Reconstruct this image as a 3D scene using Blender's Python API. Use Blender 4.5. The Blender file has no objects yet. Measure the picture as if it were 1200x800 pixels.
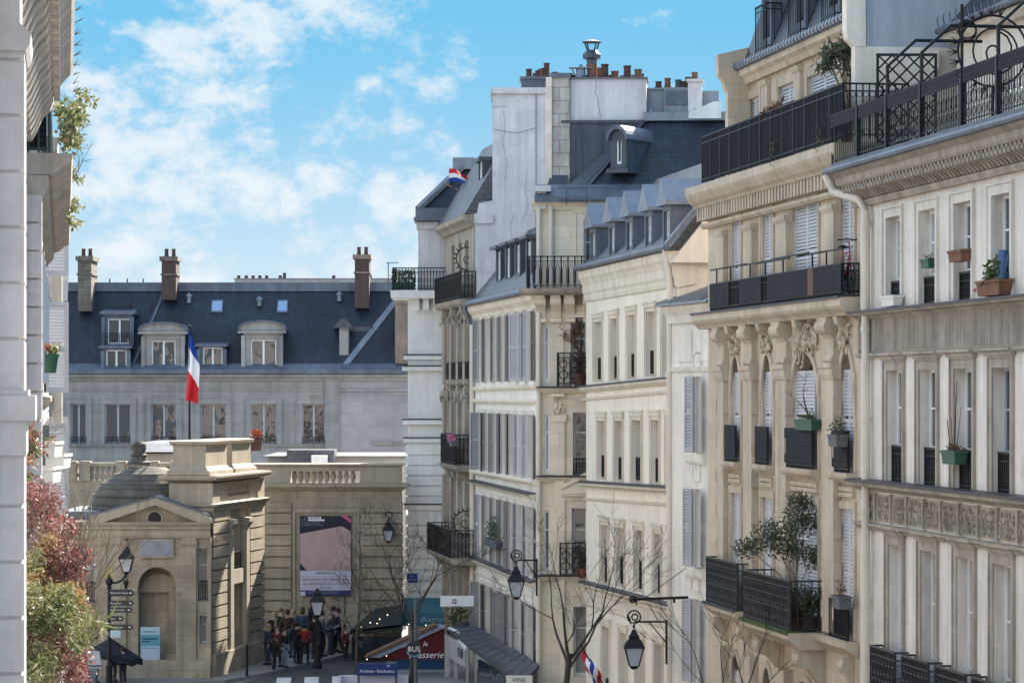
import bpy, math, random
from mathutils import Vector, Matrix
R = math.radians
random.seed(7)
SC = bpy.context.scene
COL = SC.collection

# ------------------------------------------------------------------ camera
F, HX, HY, CZ = 3600.0, 600.0, 460.0, 10.0        # focal length in photo pixels, principal point, eye height
cam = bpy.data.cameras.new('camera')
cam.sensor_width = 36.0
cam.lens = 36.0 * F / 1200.0
cam.shift_y = (HY - 400.0) / 1200.0
cam.clip_start, cam.clip_end = 0.5, 6000.0
camo = bpy.data.objects.new('camera', cam)
camo.location = (0, 0, CZ)
camo.rotation_euler = (R(90), 0, 0)
COL.objects.link(camo)
SC.camera = camo

# ------------------------------------------------------------------ sun and sky
SUN_EL, SUN_AZ = 34.0, 23.0                        # azimuth clockwise from +Y
sd = Vector((math.sin(R(SUN_AZ)) * math.cos(R(SUN_EL)), math.cos(R(SUN_AZ)) * math.cos(R(SUN_EL)), math.sin(R(SUN_EL))))
sl = bpy.data.lights.new('sun', 'SUN')
sl.energy = 5.0
sl.angle = R(0.5)
sl.color = (1.0, 0.91, 0.78)
so = bpy.data.objects.new('sun', sl)
so.rotation_euler = sd.to_track_quat('Z', 'Y').to_euler()
so.location = (30, 60, 60)
COL.objects.link(so)

W = bpy.data.worlds.new('World')
SC.world = W
W.use_nodes = True
nt = W.node_tree
for n in list(nt.nodes): nt.nodes.remove(n)
def N(t, **kw):
    n = nt.nodes.new(t)
    for k, v in kw.items(): setattr(n, k, v)
    return n
def L(a, b): nt.links.new(a, b)
def MATH(op, a, b=None, clamp=False):
    n = N('ShaderNodeMath', operation=op, use_clamp=clamp)
    for i, v in enumerate((a, b)):
        if v is None: continue
        if isinstance(v, (int, float)): n.inputs[i].default_value = v
        else: L(v, n.inputs[i])
    return n.outputs[0]
def MIX(fac, a, b, bt='MIX'):
    n = N('ShaderNodeMix', data_type='RGBA', blend_type=bt)
    for i, v in ((0, fac), (6, a), (7, b)):
        if isinstance(v, (int, float)): n.inputs[i].default_value = v
        elif isinstance(v, tuple): n.inputs[i].default_value = (*v, 1)
        else: L(v, n.inputs[i])
    return n.outputs[2]
tc = N('ShaderNodeTexCoord')
sep = N('ShaderNodeSeparateXYZ'); L(tc.outputs['Generated'], sep.inputs[0])
sky = N('ShaderNodeTexSky', sky_type='NISHITA', sun_disc=False, sun_elevation=R(SUN_EL), sun_rotation=R(SUN_AZ),
        air_density=1.0, dust_density=0.6, ozone_density=1.6)
skc = MIX(1.0, sky.outputs[0], (0.83, 0.97, 1.05), 'MULTIPLY')
# clouds: broken fair-weather field, thinning out to a clear patch
hz = MATH('MAXIMUM', sep.outputs[2], 0.0)
vx = N('ShaderNodeCombineXYZ')
L(MATH('ADD', MATH('MULTIPLY', sep.outputs[0], 46.0), 13.7), vx.inputs[0]); L(MATH('MULTIPLY', sep.outputs[1], 46.0), vx.inputs[1]); L(MATH('MULTIPLY', hz, 72.0), vx.inputs[2])
n1 = N('ShaderNodeTexNoise', noise_dimensions='3D'); n1.inputs['Scale'].default_value = 1.0; n1.inputs['Detail'].default_value = 9; n1.inputs['Roughness'].default_value = 0.62
n1.inputs['Distortion'].default_value = 0.12
L(vx.outputs[0], n1.inputs['Vector'])
n2 = N('ShaderNodeTexNoise'); n2.inputs['Scale'].default_value = 0.28; n2.inputs['Detail'].default_value = 2
L(vx.outputs[0], n2.inputs['Vector'])
def RANGE(v, a, b, c=0.0, d=1.0, smooth=True):
    m = N('ShaderNodeMapRange'); m.interpolation_type = 'SMOOTHSTEP' if smooth else 'LINEAR'
    L(v, m.inputs[0])
    for i, q in enumerate((a, b, c, d)): m.inputs[i + 1].default_value = q
    return m.outputs[0]
side = RANGE(sep.outputs[0], -0.025, 0.03, 0.0, -0.22)      # clear towards the east
den = MATH('ADD', MATH('ADD', n1.outputs[0], MATH('MULTIPLY', MATH('SUBTRACT', n2.outputs[0], 0.5), 0.5)), side)
cl = MATH('MAXIMUM', RANGE(den, 0.43, 0.68), RANGE(hz, 0.0, 0.07, 0.35, 0.0))
skd = MIX(RANGE(hz, -0.03, 0.135), (1.40, 1.56, 1.65), (0.315, 0.99, 1.52))      # pale haze at the horizon, azure above
skf = MIX(RANGE(hz, 0.13, 0.40), skd, MIX(1.0, skc, (1.18, 1.0, 0.80), 'MULTIPLY'))
cfac = MATH('MULTIPLY', cl, RANGE(hz, 0.25, 0.6, 0.78, 0.25))
out = MIX(cfac, skf, MIX(RANGE(hz, 0.13, 0.40), (1.60, 1.65, 1.69), (9.5, 8.8, 8.0)))
bg = N('ShaderNodeBackground'); bg.inputs['Strength'].default_value = 0.15
L(out, bg.inputs['Color'])
wo = N('ShaderNodeOutputWorld'); L(bg.outputs[0], wo.inputs['Surface'])

SC.view_settings.view_transform = 'Standard'
SC.view_settings.look = 'None'
SC.view_settings.exposure = 1.96
SC.view_settings.gamma = 1.0
SC.view_settings.use_curve_mapping = False
SC.render.engine = 'CYCLES'
SC.cycles.max_bounces = 8
SC.cycles.diffuse_bounces = 5
SC.cycles.use_denoising = True

# ------------------------------------------------------------------ materials
def _new(name):
    m = bpy.data.materials.new(name); m.use_nodes = True
    t = m.node_tree; b = t.nodes['Principled BSDF']
    return m, t, b
def mat(name, col, rough=0.85, var=0.14, vs=0.5, streak=0.0, bump=0.0, bs=18.0, joints=None, jd=0.35, metal=0.0, spec=0.3, island=0.0, dirt=None, patch=0.0, dirtc=(0.16, 0.13, 0.10)):
    m, t, b = _new(name)
    def n(ty, **kw):
        q = t.nodes.new(ty)
        for k, v in kw.items(): setattr(q, k, v)
        return q
    def noise(scale, detail=6, rough_=0.6, sx=(1, 1, 1)):
        mp = n('ShaderNodeMapping'); mp.inputs['Scale'].default_value = sx
        t.links.new(tcn.outputs['Object'], mp.inputs[0])
        q = n('ShaderNodeTexNoise'); q.inputs['Scale'].default_value = scale; q.inputs['Detail'].default_value = detail; q.inputs['Roughness'].default_value = rough_
        t.links.new(mp.outputs[0], q.inputs['Vector']); return q.outputs[0]
    def rng(v, a, b_, c, d):
        q = n('ShaderNodeMapRange'); t.links.new(v, q.inputs[0])
        for i, x in enumerate((a, b_, c, d)): q.inputs[i + 1].default_value = x
        return q.outputs[0]
    def mix(f, a, b_, bt='MIX'):
        q = n('ShaderNodeMix', data_type='RGBA', blend_type=bt)
        for i, v in ((0, f), (6, a), (7, b_)):
            if isinstance(v, (int, float)): q.inputs[i].default_value = v
            elif isinstance(v, tuple): q.inputs[i].default_value = (*v, 1)
            else: t.links.new(v, q.inputs[i])
        return q.outputs[2]
    def gray(v):
        q = n('ShaderNodeCombineColor')
        for i in range(3): t.links.new(v, q.inputs[i])
        return q.outputs[0]
    tcn = n('ShaderNodeTexCoord')
    c = tuple(col)
    cur = mix(1.0, c, gray(rng(noise(vs), 0.3, 0.7, 1 - var, 1 + var)), 'MULTIPLY')
    cur = mix(1.0, cur, gray(rng(noise(9.0, 5), 0.3, 0.7, 1 - var * 0.45, 1 + var * 0.45)), 'MULTIPLY')
    if streak:
        cur = mix(1.0, cur, gray(rng(noise(1.0, 5, 0.65, (2.6, 2.6, 0.22)), 0.38, 0.72, 1.0, 1.0 - streak)), 'MULTIPLY')
    if streak >= .14:
        cur = mix(1.0, cur, gray(rng(noise(1.0, 6, 0.7, (4.2, 4.2, 0.30)), 0.48, 0.76, 1.0, 1.0 - streak * 0.9)), 'MULTIPLY')
    if patch:
        cur = mix(1.0, cur, gray(rng(noise(0.55, 3, 0.55, (1, 1, 1.6)), 0.515, 0.535, 1.0, 1.0 - patch)), 'MULTIPLY')
    if dirt:
        cur = mix(rng(noise(0.8, 9, 0.72, (1, 1, 0.6)), 0.55, 0.78, 0.0, dirt), cur, dirtc)
    h = None
    if joints:
        bw, bh, mort = joints
        sx = n('ShaderNodeSeparateXYZ'); t.links.new(tcn.outputs['Object'], sx.inputs[0])
        ad = n('ShaderNodeMath', operation='ADD'); t.links.new(sx.outputs[0], ad.inputs[0]); t.links.new(sx.outputs[1], ad.inputs[1])
        cb = n('ShaderNodeCombineXYZ'); t.links.new(ad.outputs[0], cb.inputs[0]); t.links.new(sx.outputs[2], cb.inputs[1])
        br = n('ShaderNodeTexBrick'); br.inputs['Scale'].default_value = 1.0
        br.inputs['Brick Width'].default_value = bw; br.inputs['Row Height'].default_value = bh; br.inputs['Mortar Size'].default_value = mort
        br.inputs['Color1'].default_value = (1.08, 1.07, 1.05, 1); br.inputs['Color2'].default_value = (0.92, 0.91, 0.90, 1); br.inputs['Mortar'].default_value = (1 - jd, 1 - jd, 1 - jd, 1)
        t.links.new(cb.outputs[0], br.inputs['Vector'])
        cur = mix(1.0, cur, br.outputs['Color'], 'MULTIPLY')
        h = br.outputs['Fac']
    if island:
        g = n('ShaderNodeNewGeometry')
        cur = mix(1.0, cur, gray(rng(g.outputs['Random Per Island'], 0, 1, 1 - island, 1 + island)), 'MULTIPLY')
    t.links.new(cur, b.inputs['Base Color'])
    b.inputs['Roughness'].default_value = rough
    b.inputs['Metallic'].default_value = metal
    b.inputs['Specular IOR Level'].default_value = spec
    if bump:
        bp = n('ShaderNodeBump'); bp.inputs['Strength'].default_value = bump; bp.inputs['Distance'].default_value = 0.02
        t.links.new(noise(bs, 8, 0.7), bp.inputs['Height'])
        if h is not None:
            b2 = n('ShaderNodeBump'); b2.inputs['Strength'].default_value = 0.6; b2.inputs['Distance'].default_value = 0.01; b2.invert = True
            t.links.new(h, b2.inputs['Height']); t.links.new(bp.outputs[0], b2.inputs['Normal']); t.links.new(b2.outputs[0], b.inputs['Normal'])
        else: t.links.new(bp.outputs[0], b.inputs['Normal'])
    return m
def leafmat(name, cols, rough=0.55):
    m, t, b = _new(name)
    g = t.nodes.new('ShaderNodeNewGeometry'); r = t.nodes.new('ShaderNodeValToRGB')
    t.links.new(g.outputs['Random Per Island'], r.inputs[0])
    e = r.color_ramp.elements
    while len(e) < len(cols): e.new(0.5)
    for i, c in enumerate(cols):
        e[i].position = i / max(1, len(cols) - 1); e[i].color = (*c, 1)
    t.links.new(r.outputs[0], b.inputs['Base Color'])
    b.inputs['Roughness'].default_value = rough
    b.inputs['Specular IOR Level'].default_value = 0.35
    tr = t.nodes.new('ShaderNodeBsdfTranslucent'); t.links.new(r.outputs[0], tr.inputs[0])
    mx = t.nodes.new('ShaderNodeMixShader'); mx.inputs[0].default_value = 0.35
    t.links.new(b.outputs[0], mx.inputs[1]); t.links.new(tr.outputs[0], mx.inputs[2])
    t.links.new(mx.outputs[0], t.nodes['Material Output'].inputs[0])
    return m
def glassmat(name, col=(0.018, 0.022, 0.028), wav=0.25, sc=1.3, rough=0.04):
    m, t, b = _new(name)
    tcn = t.nodes.new('ShaderNodeTexCoord'); q = t.nodes.new('ShaderNodeTexNoise'); q.inputs['Scale'].default_value = sc; q.inputs['Detail'].default_value = 2
    t.links.new(tcn.outputs['Object'], q.inputs['Vector'])
    bp = t.nodes.new('ShaderNodeBump'); bp.inputs['Strength'].default_value = wav; bp.inputs['Distance'].default_value = 0.1
    t.links.new(q.outputs[0], bp.inputs['Height']); t.links.new(bp.outputs[0], b.inputs['Normal'])
    b.inputs['Base Color'].default_value = (*col, 1); b.inputs['Roughness'].default_value = rough; b.inputs['Specular IOR Level'].default_value = 0.7
    return m
M = {}
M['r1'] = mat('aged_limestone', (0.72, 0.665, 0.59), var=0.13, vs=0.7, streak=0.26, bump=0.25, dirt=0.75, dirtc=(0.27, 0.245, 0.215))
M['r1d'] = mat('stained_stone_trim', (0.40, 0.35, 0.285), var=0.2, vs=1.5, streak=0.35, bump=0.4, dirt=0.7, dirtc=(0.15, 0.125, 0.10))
M['r2'] = mat('ochre_ashlar', (0.56, 0.47, 0.36), var=0.12, vs=0.6, streak=0.2, bump=0.25, joints=(0.9, 0.42, 0.008), jd=0.2, dirt=0.25, dirtc=(0.3, 0.24, 0.17))
M['r2t'] = mat('ochre_carved_stone', (0.53, 0.445, 0.34), var=0.15, vs=1.2, streak=0.25, bump=0.3, dirt=0.35, dirtc=(0.24, 0.19, 0.13))
M['r3'] = mat('cream_render', (0.79, 0.71, 0.59), var=0.10, vs=0.35, streak=0.17, bump=0.12, dirt=0.4, dirtc=(0.48, 0.43, 0.36))
M['r3t'] = mat('cream_stone_trim', (0.70, 0.62, 0.50), var=0.1, vs=1.0, streak=0.2, bump=0.2, dirt=0.35, dirtc=(0.38, 0.31, 0.23))
M['r4'] = mat('pale_render', (0.77, 0.72, 0.635), patch=.05, var=0.10, vs=0.4, streak=0.2, bump=0.12, dirt=0.38, dirtc=(0.44, 0.41, 0.36))
M['r5'] = mat('cream_ashlar', (0.74, 0.66, 0.53), var=0.09, vs=0.5, streak=0.12, bump=0.15, joints=(1.0, 0.38, 0.006), jd=0.14, dirt=0.4, dirtc=(0.40, 0.34, 0.27))
M['r6'] = mat('grimy_limestone', (0.36, 0.315, 0.255), var=0.18, vs=1.0, streak=0.35, bump=0.35, dirt=0.6, dirtc=(0.17, 0.15, 0.12))
M['white'] = mat('white_stucco', (0.82, 0.81, 0.78), patch=.05, var=0.07, vs=0.4, streak=0.16, bump=0.1, dirt=0.3, dirtc=(0.5, 0.48, 0.45))
M['plaster'] = mat('grey_plaster', (0.64, 0.61, 0.615), patch=.10, var=0.10, vs=0.45, streak=0.2, bump=0.25, dirt=0.55, dirtc=(0.36, 0.34, 0.34))
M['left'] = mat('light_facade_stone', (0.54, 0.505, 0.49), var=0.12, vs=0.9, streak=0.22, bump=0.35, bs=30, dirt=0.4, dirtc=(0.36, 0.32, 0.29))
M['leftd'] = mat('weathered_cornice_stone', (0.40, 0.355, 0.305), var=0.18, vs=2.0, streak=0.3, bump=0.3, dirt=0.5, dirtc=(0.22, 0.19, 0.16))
M['museum'] = mat('grey_limestone', (0.34, 0.322, 0.305), var=0.14, vs=0.5, streak=0.25, bump=0.2, joints=(1.1, 0.45, 0.01), jd=0.18, dirt=0.4, dirtc=(0.22, 0.2, 0.17))
M['mplain'] = mat('worn_plaster', (0.345, 0.33, 0.335), var=0.16, vs=0.4, streak=0.08, bump=0.2, patch=.09, joints=(1.3, 0.6, 0.006), jd=0.10, dirt=0.5, dirtc=(0.27, 0.255, 0.25))
M['pav'] = mat('golden_limestone', (0.355, 0.30, 0.225), var=0.26, vs=0.6, streak=0.26, bump=0.25, joints=(0.85, 0.4, 0.010), jd=0.18, dirt=0.5, dirtc=(0.22, 0.18, 0.135))
M['pavt'] = mat('golden_stone_trim', (0.39, 0.33, 0.25), var=0.12, vs=1.2, streak=0.25, bump=0.25, dirt=0.4, dirtc=(0.27, 0.22, 0.16))
M['dome'] = mat('mossy_stone_slabs', (0.115, 0.105, 0.088), var=0.25, vs=1.2, streak=0.3, bump=0.4, joints=(0.9, 0.3, 0.02), jd=0.4, dirt=0.6, dirtc=(0.10, 0.10, 0.08))
M['slate'] = mat('blue_slate', (0.026, 0.034, 0.054), rough=0.5, var=0.42, vs=0.35, streak=0.45, joints=(0.24, 0.15, 0.012), jd=0.5, bump=0.25, spec=0.4, dirt=0.35, dirtc=(0.075, 0.08, 0.085))
M['slate2'] = mat('grey_slate', (0.10, 0.108, 0.125), rough=0.55, var=0.22, vs=0.8, streak=0.2, joints=(0.3, 0.2, 0.015), jd=0.45, bump=0.1)
M['zinc'] = mat('zinc_sheet', (0.215, 0.24, 0.28), rough=0.42, var=0.14, vs=0.9, streak=0.2, metal=0.35, spec=0.5)
M['zincd'] = mat('dark_zinc_sheet', (0.065, 0.075, 0.096), rough=0.45, var=0.2, vs=0.9, streak=0.3, metal=0.2, spec=0.5)
M['lead'] = mat('weathered_lead', (0.135, 0.152, 0.19), rough=0.5, var=0.2, vs=1.2, streak=0.3, metal=0.2)
M['brick'] = mat('red_brick', (0.075, 0.052, 0.047), var=0.2, vs=1.0, joints=(0.24, 0.085, 0.012), jd=-0.5, bump=0.2, streak=0.2)
M['brickd'] = mat('brown_brick', (0.235, 0.185, 0.15), var=0.2, vs=1.0, joints=(0.24, 0.085, 0.012), jd=-0.3, bump=0.2, streak=0.25)
M['cutst'] = mat('pale_cut_stone', (0.50, 0.47, 0.42), var=0.22, vs=1.5, joints=(0.62, 0.42, 0.02), jd=0.35, bump=0.4, streak=0.3, dirt=0.5, dirtc=(0.25, 0.23, 0.2))
M['plasterd'] = mat('dark_plaster_crack', (0.27, 0.255, 0.25))
M['rubble'] = mat('rubble_chimney_stone', (0.15, 0.13, 0.11), var=0.25, vs=2.0, joints=(0.5, 0.4, 0.02), jd=0.4, bump=0.4)
M['terra'] = mat('terracotta', (0.21, 0.10, 0.062), var=0.3, vs=3.0, streak=0.4, island=0.3)
M['terrad'] = mat('sooty_terracotta', (0.095, 0.05, 0.038), var=0.3, vs=3.0, streak=0.4, island=0.3)
M['iron'] = mat('black_iron', (0.009, 0.009, 0.011), rough=0.5, var=0.2, spec=0.3)
M['screen'] = mat('dark_woven_screen', (0.009, 0.0095, 0.012), rough=0.85, var=0.4, vs=2.2, joints=(0.55, 0.09, 0.010), jd=-1.2)
M['ironl'] = mat('skylit_black_iron', (0.026, 0.026, 0.030), rough=0.45, var=0.3, spec=0.4)  # lighter than the plain iron: skylight on the bars put into the colour
M['pgreyl'] = mat('grey_batten', (0.06, 0.065, 0.075), rough=.6)
M['bronze'] = mat('brown_panel', (0.12, 0.07, 0.04), var=0.25)
M['shut'] = mat('white_shutter_paint', (0.50, 0.505, 0.525), rough=0.5, var=0.05)
M['shutg'] = mat('grey_shutter_paint', (0.19, 0.184, 0.18), rough=0.55, var=0.08, island=0.06)
M['shutl'] = mat('pale_grey_shutter', (0.36, 0.36, 0.37), rough=.55, var=.06, island=.06)
M['leadd'] = mat('dark_lead_capping', (0.045, 0.047, 0.055), rough=.5, var=.25, vs=2)
M['frame'] = mat('white_window_paint', (0.74, 0.74, 0.74), rough=0.45, var=0.04)
M['frameg'] = mat('grey_window_paint', (0.40, 0.42, 0.44), rough=0.5, var=0.06)
M['glass'] = glassmat('window_glass')
M['glassc'] = glassmat('curtained_glass', col=(0.30, 0.29, 0.27), rough=.08)
M['glassb'] = glassmat('blind_glass', col=(0.13, 0.125, 0.12), rough=.06)
M['glassw'] = glassmat('wavy_old_glass', wav=0.4, sc=1.2, col=(0.05, 0.05, 0.05))
M['skyglass'] = mat('sky_painted_roof_glass', (0.30, 0.42, 0.58), rough=.12, var=.05, metal=.7)  # sky reflection painted in as a blue metallic base for the skylight panes
M['pipe'] = mat('cream_downpipe', (0.66, 0.59, 0.49), rough=0.5, var=0.07, vs=1.0, streak=0.15, dirt=0.2)
M['asphalt'] = mat('asphalt', (0.055, 0.056, 0.060), rough=0.85, var=0.25, vs=0.4, bump=0.2, bs=40)
M['paving'] = mat('paving_slabs', (0.20, 0.195, 0.19), rough=0.8, var=0.15, vs=0.6, bump=0.1)
M['kerb'] = mat('granite_kerb', (0.24, 0.235, 0.23), var=0.15, vs=2.0)
M['paint'] = mat('road_paint', (0.62, 0.62, 0.60), var=0.2, vs=2.0)
M['bark'] = mat('dark_bark', (0.055, 0.045, 0.038), var=0.3, vs=3.0, bump=0.3)
M['barkl'] = mat('light_stem', (0.17, 0.14, 0.10), var=0.3, vs=3.0)

# ------------------------------------------------------------------ mesh helpers
def P(px, py, Y): return Vector(((px - HX) * Y / F, Y, CZ + (HY - py) * Y / F))
def gY(py): return CZ * F / (py - HY)
def lerp(a, b, t): return a + (b - a) * t

class MB:
    def __init__(s): s.v, s.f = [], []
    def add(s, vs, fs):
        o = len(s.v); s.v += [tuple(p) for p in vs]; s.f += [tuple(i + o for i in f) for f in fs]; return s
    def quad(s, a, b, c, d): return s.add([a, b, c, d], [(0, 1, 2, 3)])
    def hexa(s, p): return s.add(p, [(0, 3, 2, 1), (4, 5, 6, 7), (0, 1, 5, 4), (1, 2, 6, 5), (2, 3, 7, 6), (3, 0, 4, 7)])
    def box(s, x0, x1, y0, y1, z0, z1):
        return s.hexa([(x0, y0, z0), (x1, y0, z0), (x1, y1, z0), (x0, y1, z0), (x0, y0, z1), (x1, y0, z1), (x1, y1, z1), (x0, y1, z1)])
    def pbox(s, p0, p1, a0, a1, z0, z1, t0, t1, z0b=None, z1b=None):
        """box along the plan segment p0->p1 (local x, y): distances a0..a1, thickness t0..t1 to its left"""
        p0 = Vector(p0[:2]); d = (Vector(p1[:2]) - p0).normalized(); n = Vector((-d.y, d.x))
        A, B = p0 + d * a0, p0 + d * a1
        z0b = z0 if z0b is None else z0b; z1b = z1 if z1b is None else z1b
        q = [A + n * t0, B + n * t0, B + n * t1, A + n * t1]; zz0 = (z0, z0b, z0b, z0); zz1 = (z1, z1b, z1b, z1)
        return s.hexa([(q[i].x, q[i].y, zz0[i]) for i in range(4)] + [(q[i].x, q[i].y, zz1[i]) for i in range(4)])
    def poly(s, a, b):
        """closed solid between two equal-length polygons"""
        n = len(a)
        return s.add(list(a) + list(b), [tuple(reversed(range(n))), tuple(range(n, 2 * n))] + [(i, (i + 1) % n, n + (i + 1) % n, n + i) for i in range(n)])
    def mould(s, u0, z0, u1, z1, prof):
        """profile [(out, dz)...] run along local x; out is towards the street (-y)"""
        return s.poly([(u0, -v, z0 + z) for v, z in prof], [(u1, -v, z1 + z) for v, z in prof])
    def prz(s, pts, y0, y1): return s.poly([(x, y0, z) for x, z in pts], [(x, y1, z) for x, z in pts])
    def prx(s, pts, x0, x1): return s.poly([(x0, y, z) for y, z in pts], [(x1, y, z) for y, z in pts])
    def tube(s, pts, r, n=6, cap=True):
        pts = [Vector(p) for p in pts]; m = len(pts)
        rs = r if isinstance(r, (list, tuple)) else [r] * m
        base = len(s.v); up = None
        for i, p in enumerate(pts):
            d = (pts[min(i + 1, m - 1)] - pts[max(i - 1, 0)])
            d = d.normalized() if d.length > 1e-9 else Vector((0, 0, 1))
            if up is None: up = Vector((0, 0, 1)) if abs(d.z) < 0.9 else Vector((1, 0, 0))
            a = (up - d * up.dot(d))
            a = a.normalized() if a.length > 1e-6 else d.orthogonal().normalized()
            up = a; b = d.cross(a)
            for k in range(n):
                t = 2 * math.pi * k / n
                s.v.append(tuple(p + (a * math.cos(t) + b * math.sin(t)) * rs[i]))
        for i in range(m - 1):
            for k in range(n):
                k2 = (k + 1) % n
                s.f.append((base + i * n + k, base + i * n + k2, base + (i + 1) * n + k2, base + (i + 1) * n + k))
        if cap:
            s.f.append(tuple(base + k for k in reversed(range(n)))); s.f.append(tuple(base + (m - 1) * n + k for k in range(n)))
        return s
    def ring(s, c, r, t, ax='y', n=12, k=4, a0=0.0, a1=2 * math.pi):
        pts = []
        for i in range(n + 1):
            a = lerp(a0, a1, i / n); q = (math.cos(a) * r, math.sin(a) * r)
            pts.append({'y': (c[0] + q[0], c[1], c[2] + q[1]), 'x': (c[0], c[1] + q[0], c[2] + q[1]), 'z': (c[0] + q[0], c[1] + q[1], c[2])}[ax])
        return s.tube(pts, t, k, cap=False)
    def lathe(s, c, prof, n=12, sq=False):
        base = len(s.v); m = len(prof)
        for r, z in prof:
            for k in range(n):
                t = 2 * math.pi * (k + 0.5) / n
                rr = r / math.cos(math.pi / n) if sq else r
                s.v.append((c[0] + rr * math.cos(t), c[1] + rr * math.sin(t), c[2] + z))
        for i in range(m - 1):
            for k in range(n):
                s.f.append((base + i * n + k, base + i * n + (k + 1) % n, base + (i + 1) * n + (k + 1) % n, base + (i + 1) * n + k))
        s.f.append(tuple(base + k for k in reversed(range(n)))); s.f.append(tuple(base + (m - 1) * n + k for k in range(n)))
        return s
    def ball(s, c, r, n=8, m=5, sz=1.0):
        return s.lathe(c, [(max(0.001, r * math.sin(math.pi * i / m)), -sz * r * math.cos(math.pi * i / m)) for i in range(m + 1)], n)
    def build(s, name, m, parent=None, label=None, smooth=False):
        me = bpy.data.meshes.new(name); me.from_pydata(s.v, [], s.f)
        me.materials.append(M[m] if isinstance(m, str) else m)
        if smooth:
            for p in me.polygons: p.use_smooth = True
        o = bpy.data.objects.new(name, me); COL.objects.link(o)
        if parent: o.parent = parent
        if label: o['label'] = label
        return o

def tag(o, label, cat, group=None, kind=None):
    o['label'] = label; o['category'] = cat
    if group: o['group'] = group
    if kind: o['kind'] = kind
    return o
def thing(name, label, cat, loc=(0, 0, 0), rz=0.0, group=None):
    o = bpy.data.objects.new(name, None); o.empty_display_size = 0.3
    o.location = loc; o.rotation_euler = (0, 0, rz); COL.objects.link(o)
    return tag(o, label, cat, group)
def structure(o):
    o['kind'] = 'structure'; return o
def lettering(txt, size, parent, loc, m, rot=(R(90), 0, 0), align='CENTER', sx=1.0, ext=0.002, shear=0.0, name='lettering'):
    c = bpy.data.curves.new(name, 'FONT'); c.body = txt; c.size = size; c.align_x = align; c.align_y = 'CENTER'; c.extrude = ext; c.shear = shear
    c.resolution_u = 2
    c.materials.append(M[m]); o = bpy.data.objects.new(name, c); COL.objects.link(o)
    me = bpy.data.meshes.new_from_object(o.evaluated_get(bpy.context.evaluated_depsgraph_get()))
    bpy.data.objects.remove(o)
    o = bpy.data.objects.new(name, me); COL.objects.link(o)
    o.parent = parent; o.location = loc; o.rotation_euler = rot; o.scale = (sx, 1, 1)
    return o

class Fac:
    """a building front: local x runs left to right as seen from the street, -y points at the street"""
    def __init__(s, name, label, cat, pL, pR, group=None, at=None):
        if at: a, b = Vector(at[0]), Vector(at[1])
        else: a, b = Vector(((pL[0] - HX) * pL[1] / F, pL[1])), Vector(((pR[0] - HX) * pR[1] / F, pR[1]))
        s.a = a; s.d = (b - a).normalized(); s.len = (b - a).length; s.n = Vector((s.d.y, -s.d.x))
        s.root = thing(name, label, cat, (a.x, a.y, 0), math.atan2(s.d.y, s.d.x), group)
    def u(s, px, v=0.0):
        k = (px - HX) / F; x0, y0 = s.a.x + v * s.n.x, s.a.y + v * s.n.y
        return (k * y0 - x0) / (s.d.x - k * s.d.y)
    def Y(s, u, v=0.0): return s.a.y + u * s.d.y + v * s.n.y
    def z(s, px, py, v=0.0): return CZ + (HY - py) * s.Y(s.u(px, v), v) / F
    def uz(s, px, py, v=0.0): return s.u(px, v), s.z(px, py, v)
    def w(s, u, v, z): return Vector((s.a.x + u * s.d.x + v * s.n.x, s.a.y + u * s.d.y + v * s.n.y, z))
    def open(s, l, r, t, b, tr=None, br=None):
        u0, u1 = s.u(l), s.u(r); pc = (l + r) / 2
        return [u0, u1, s.z(pc, b), s.z(pc, t)]

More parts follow.
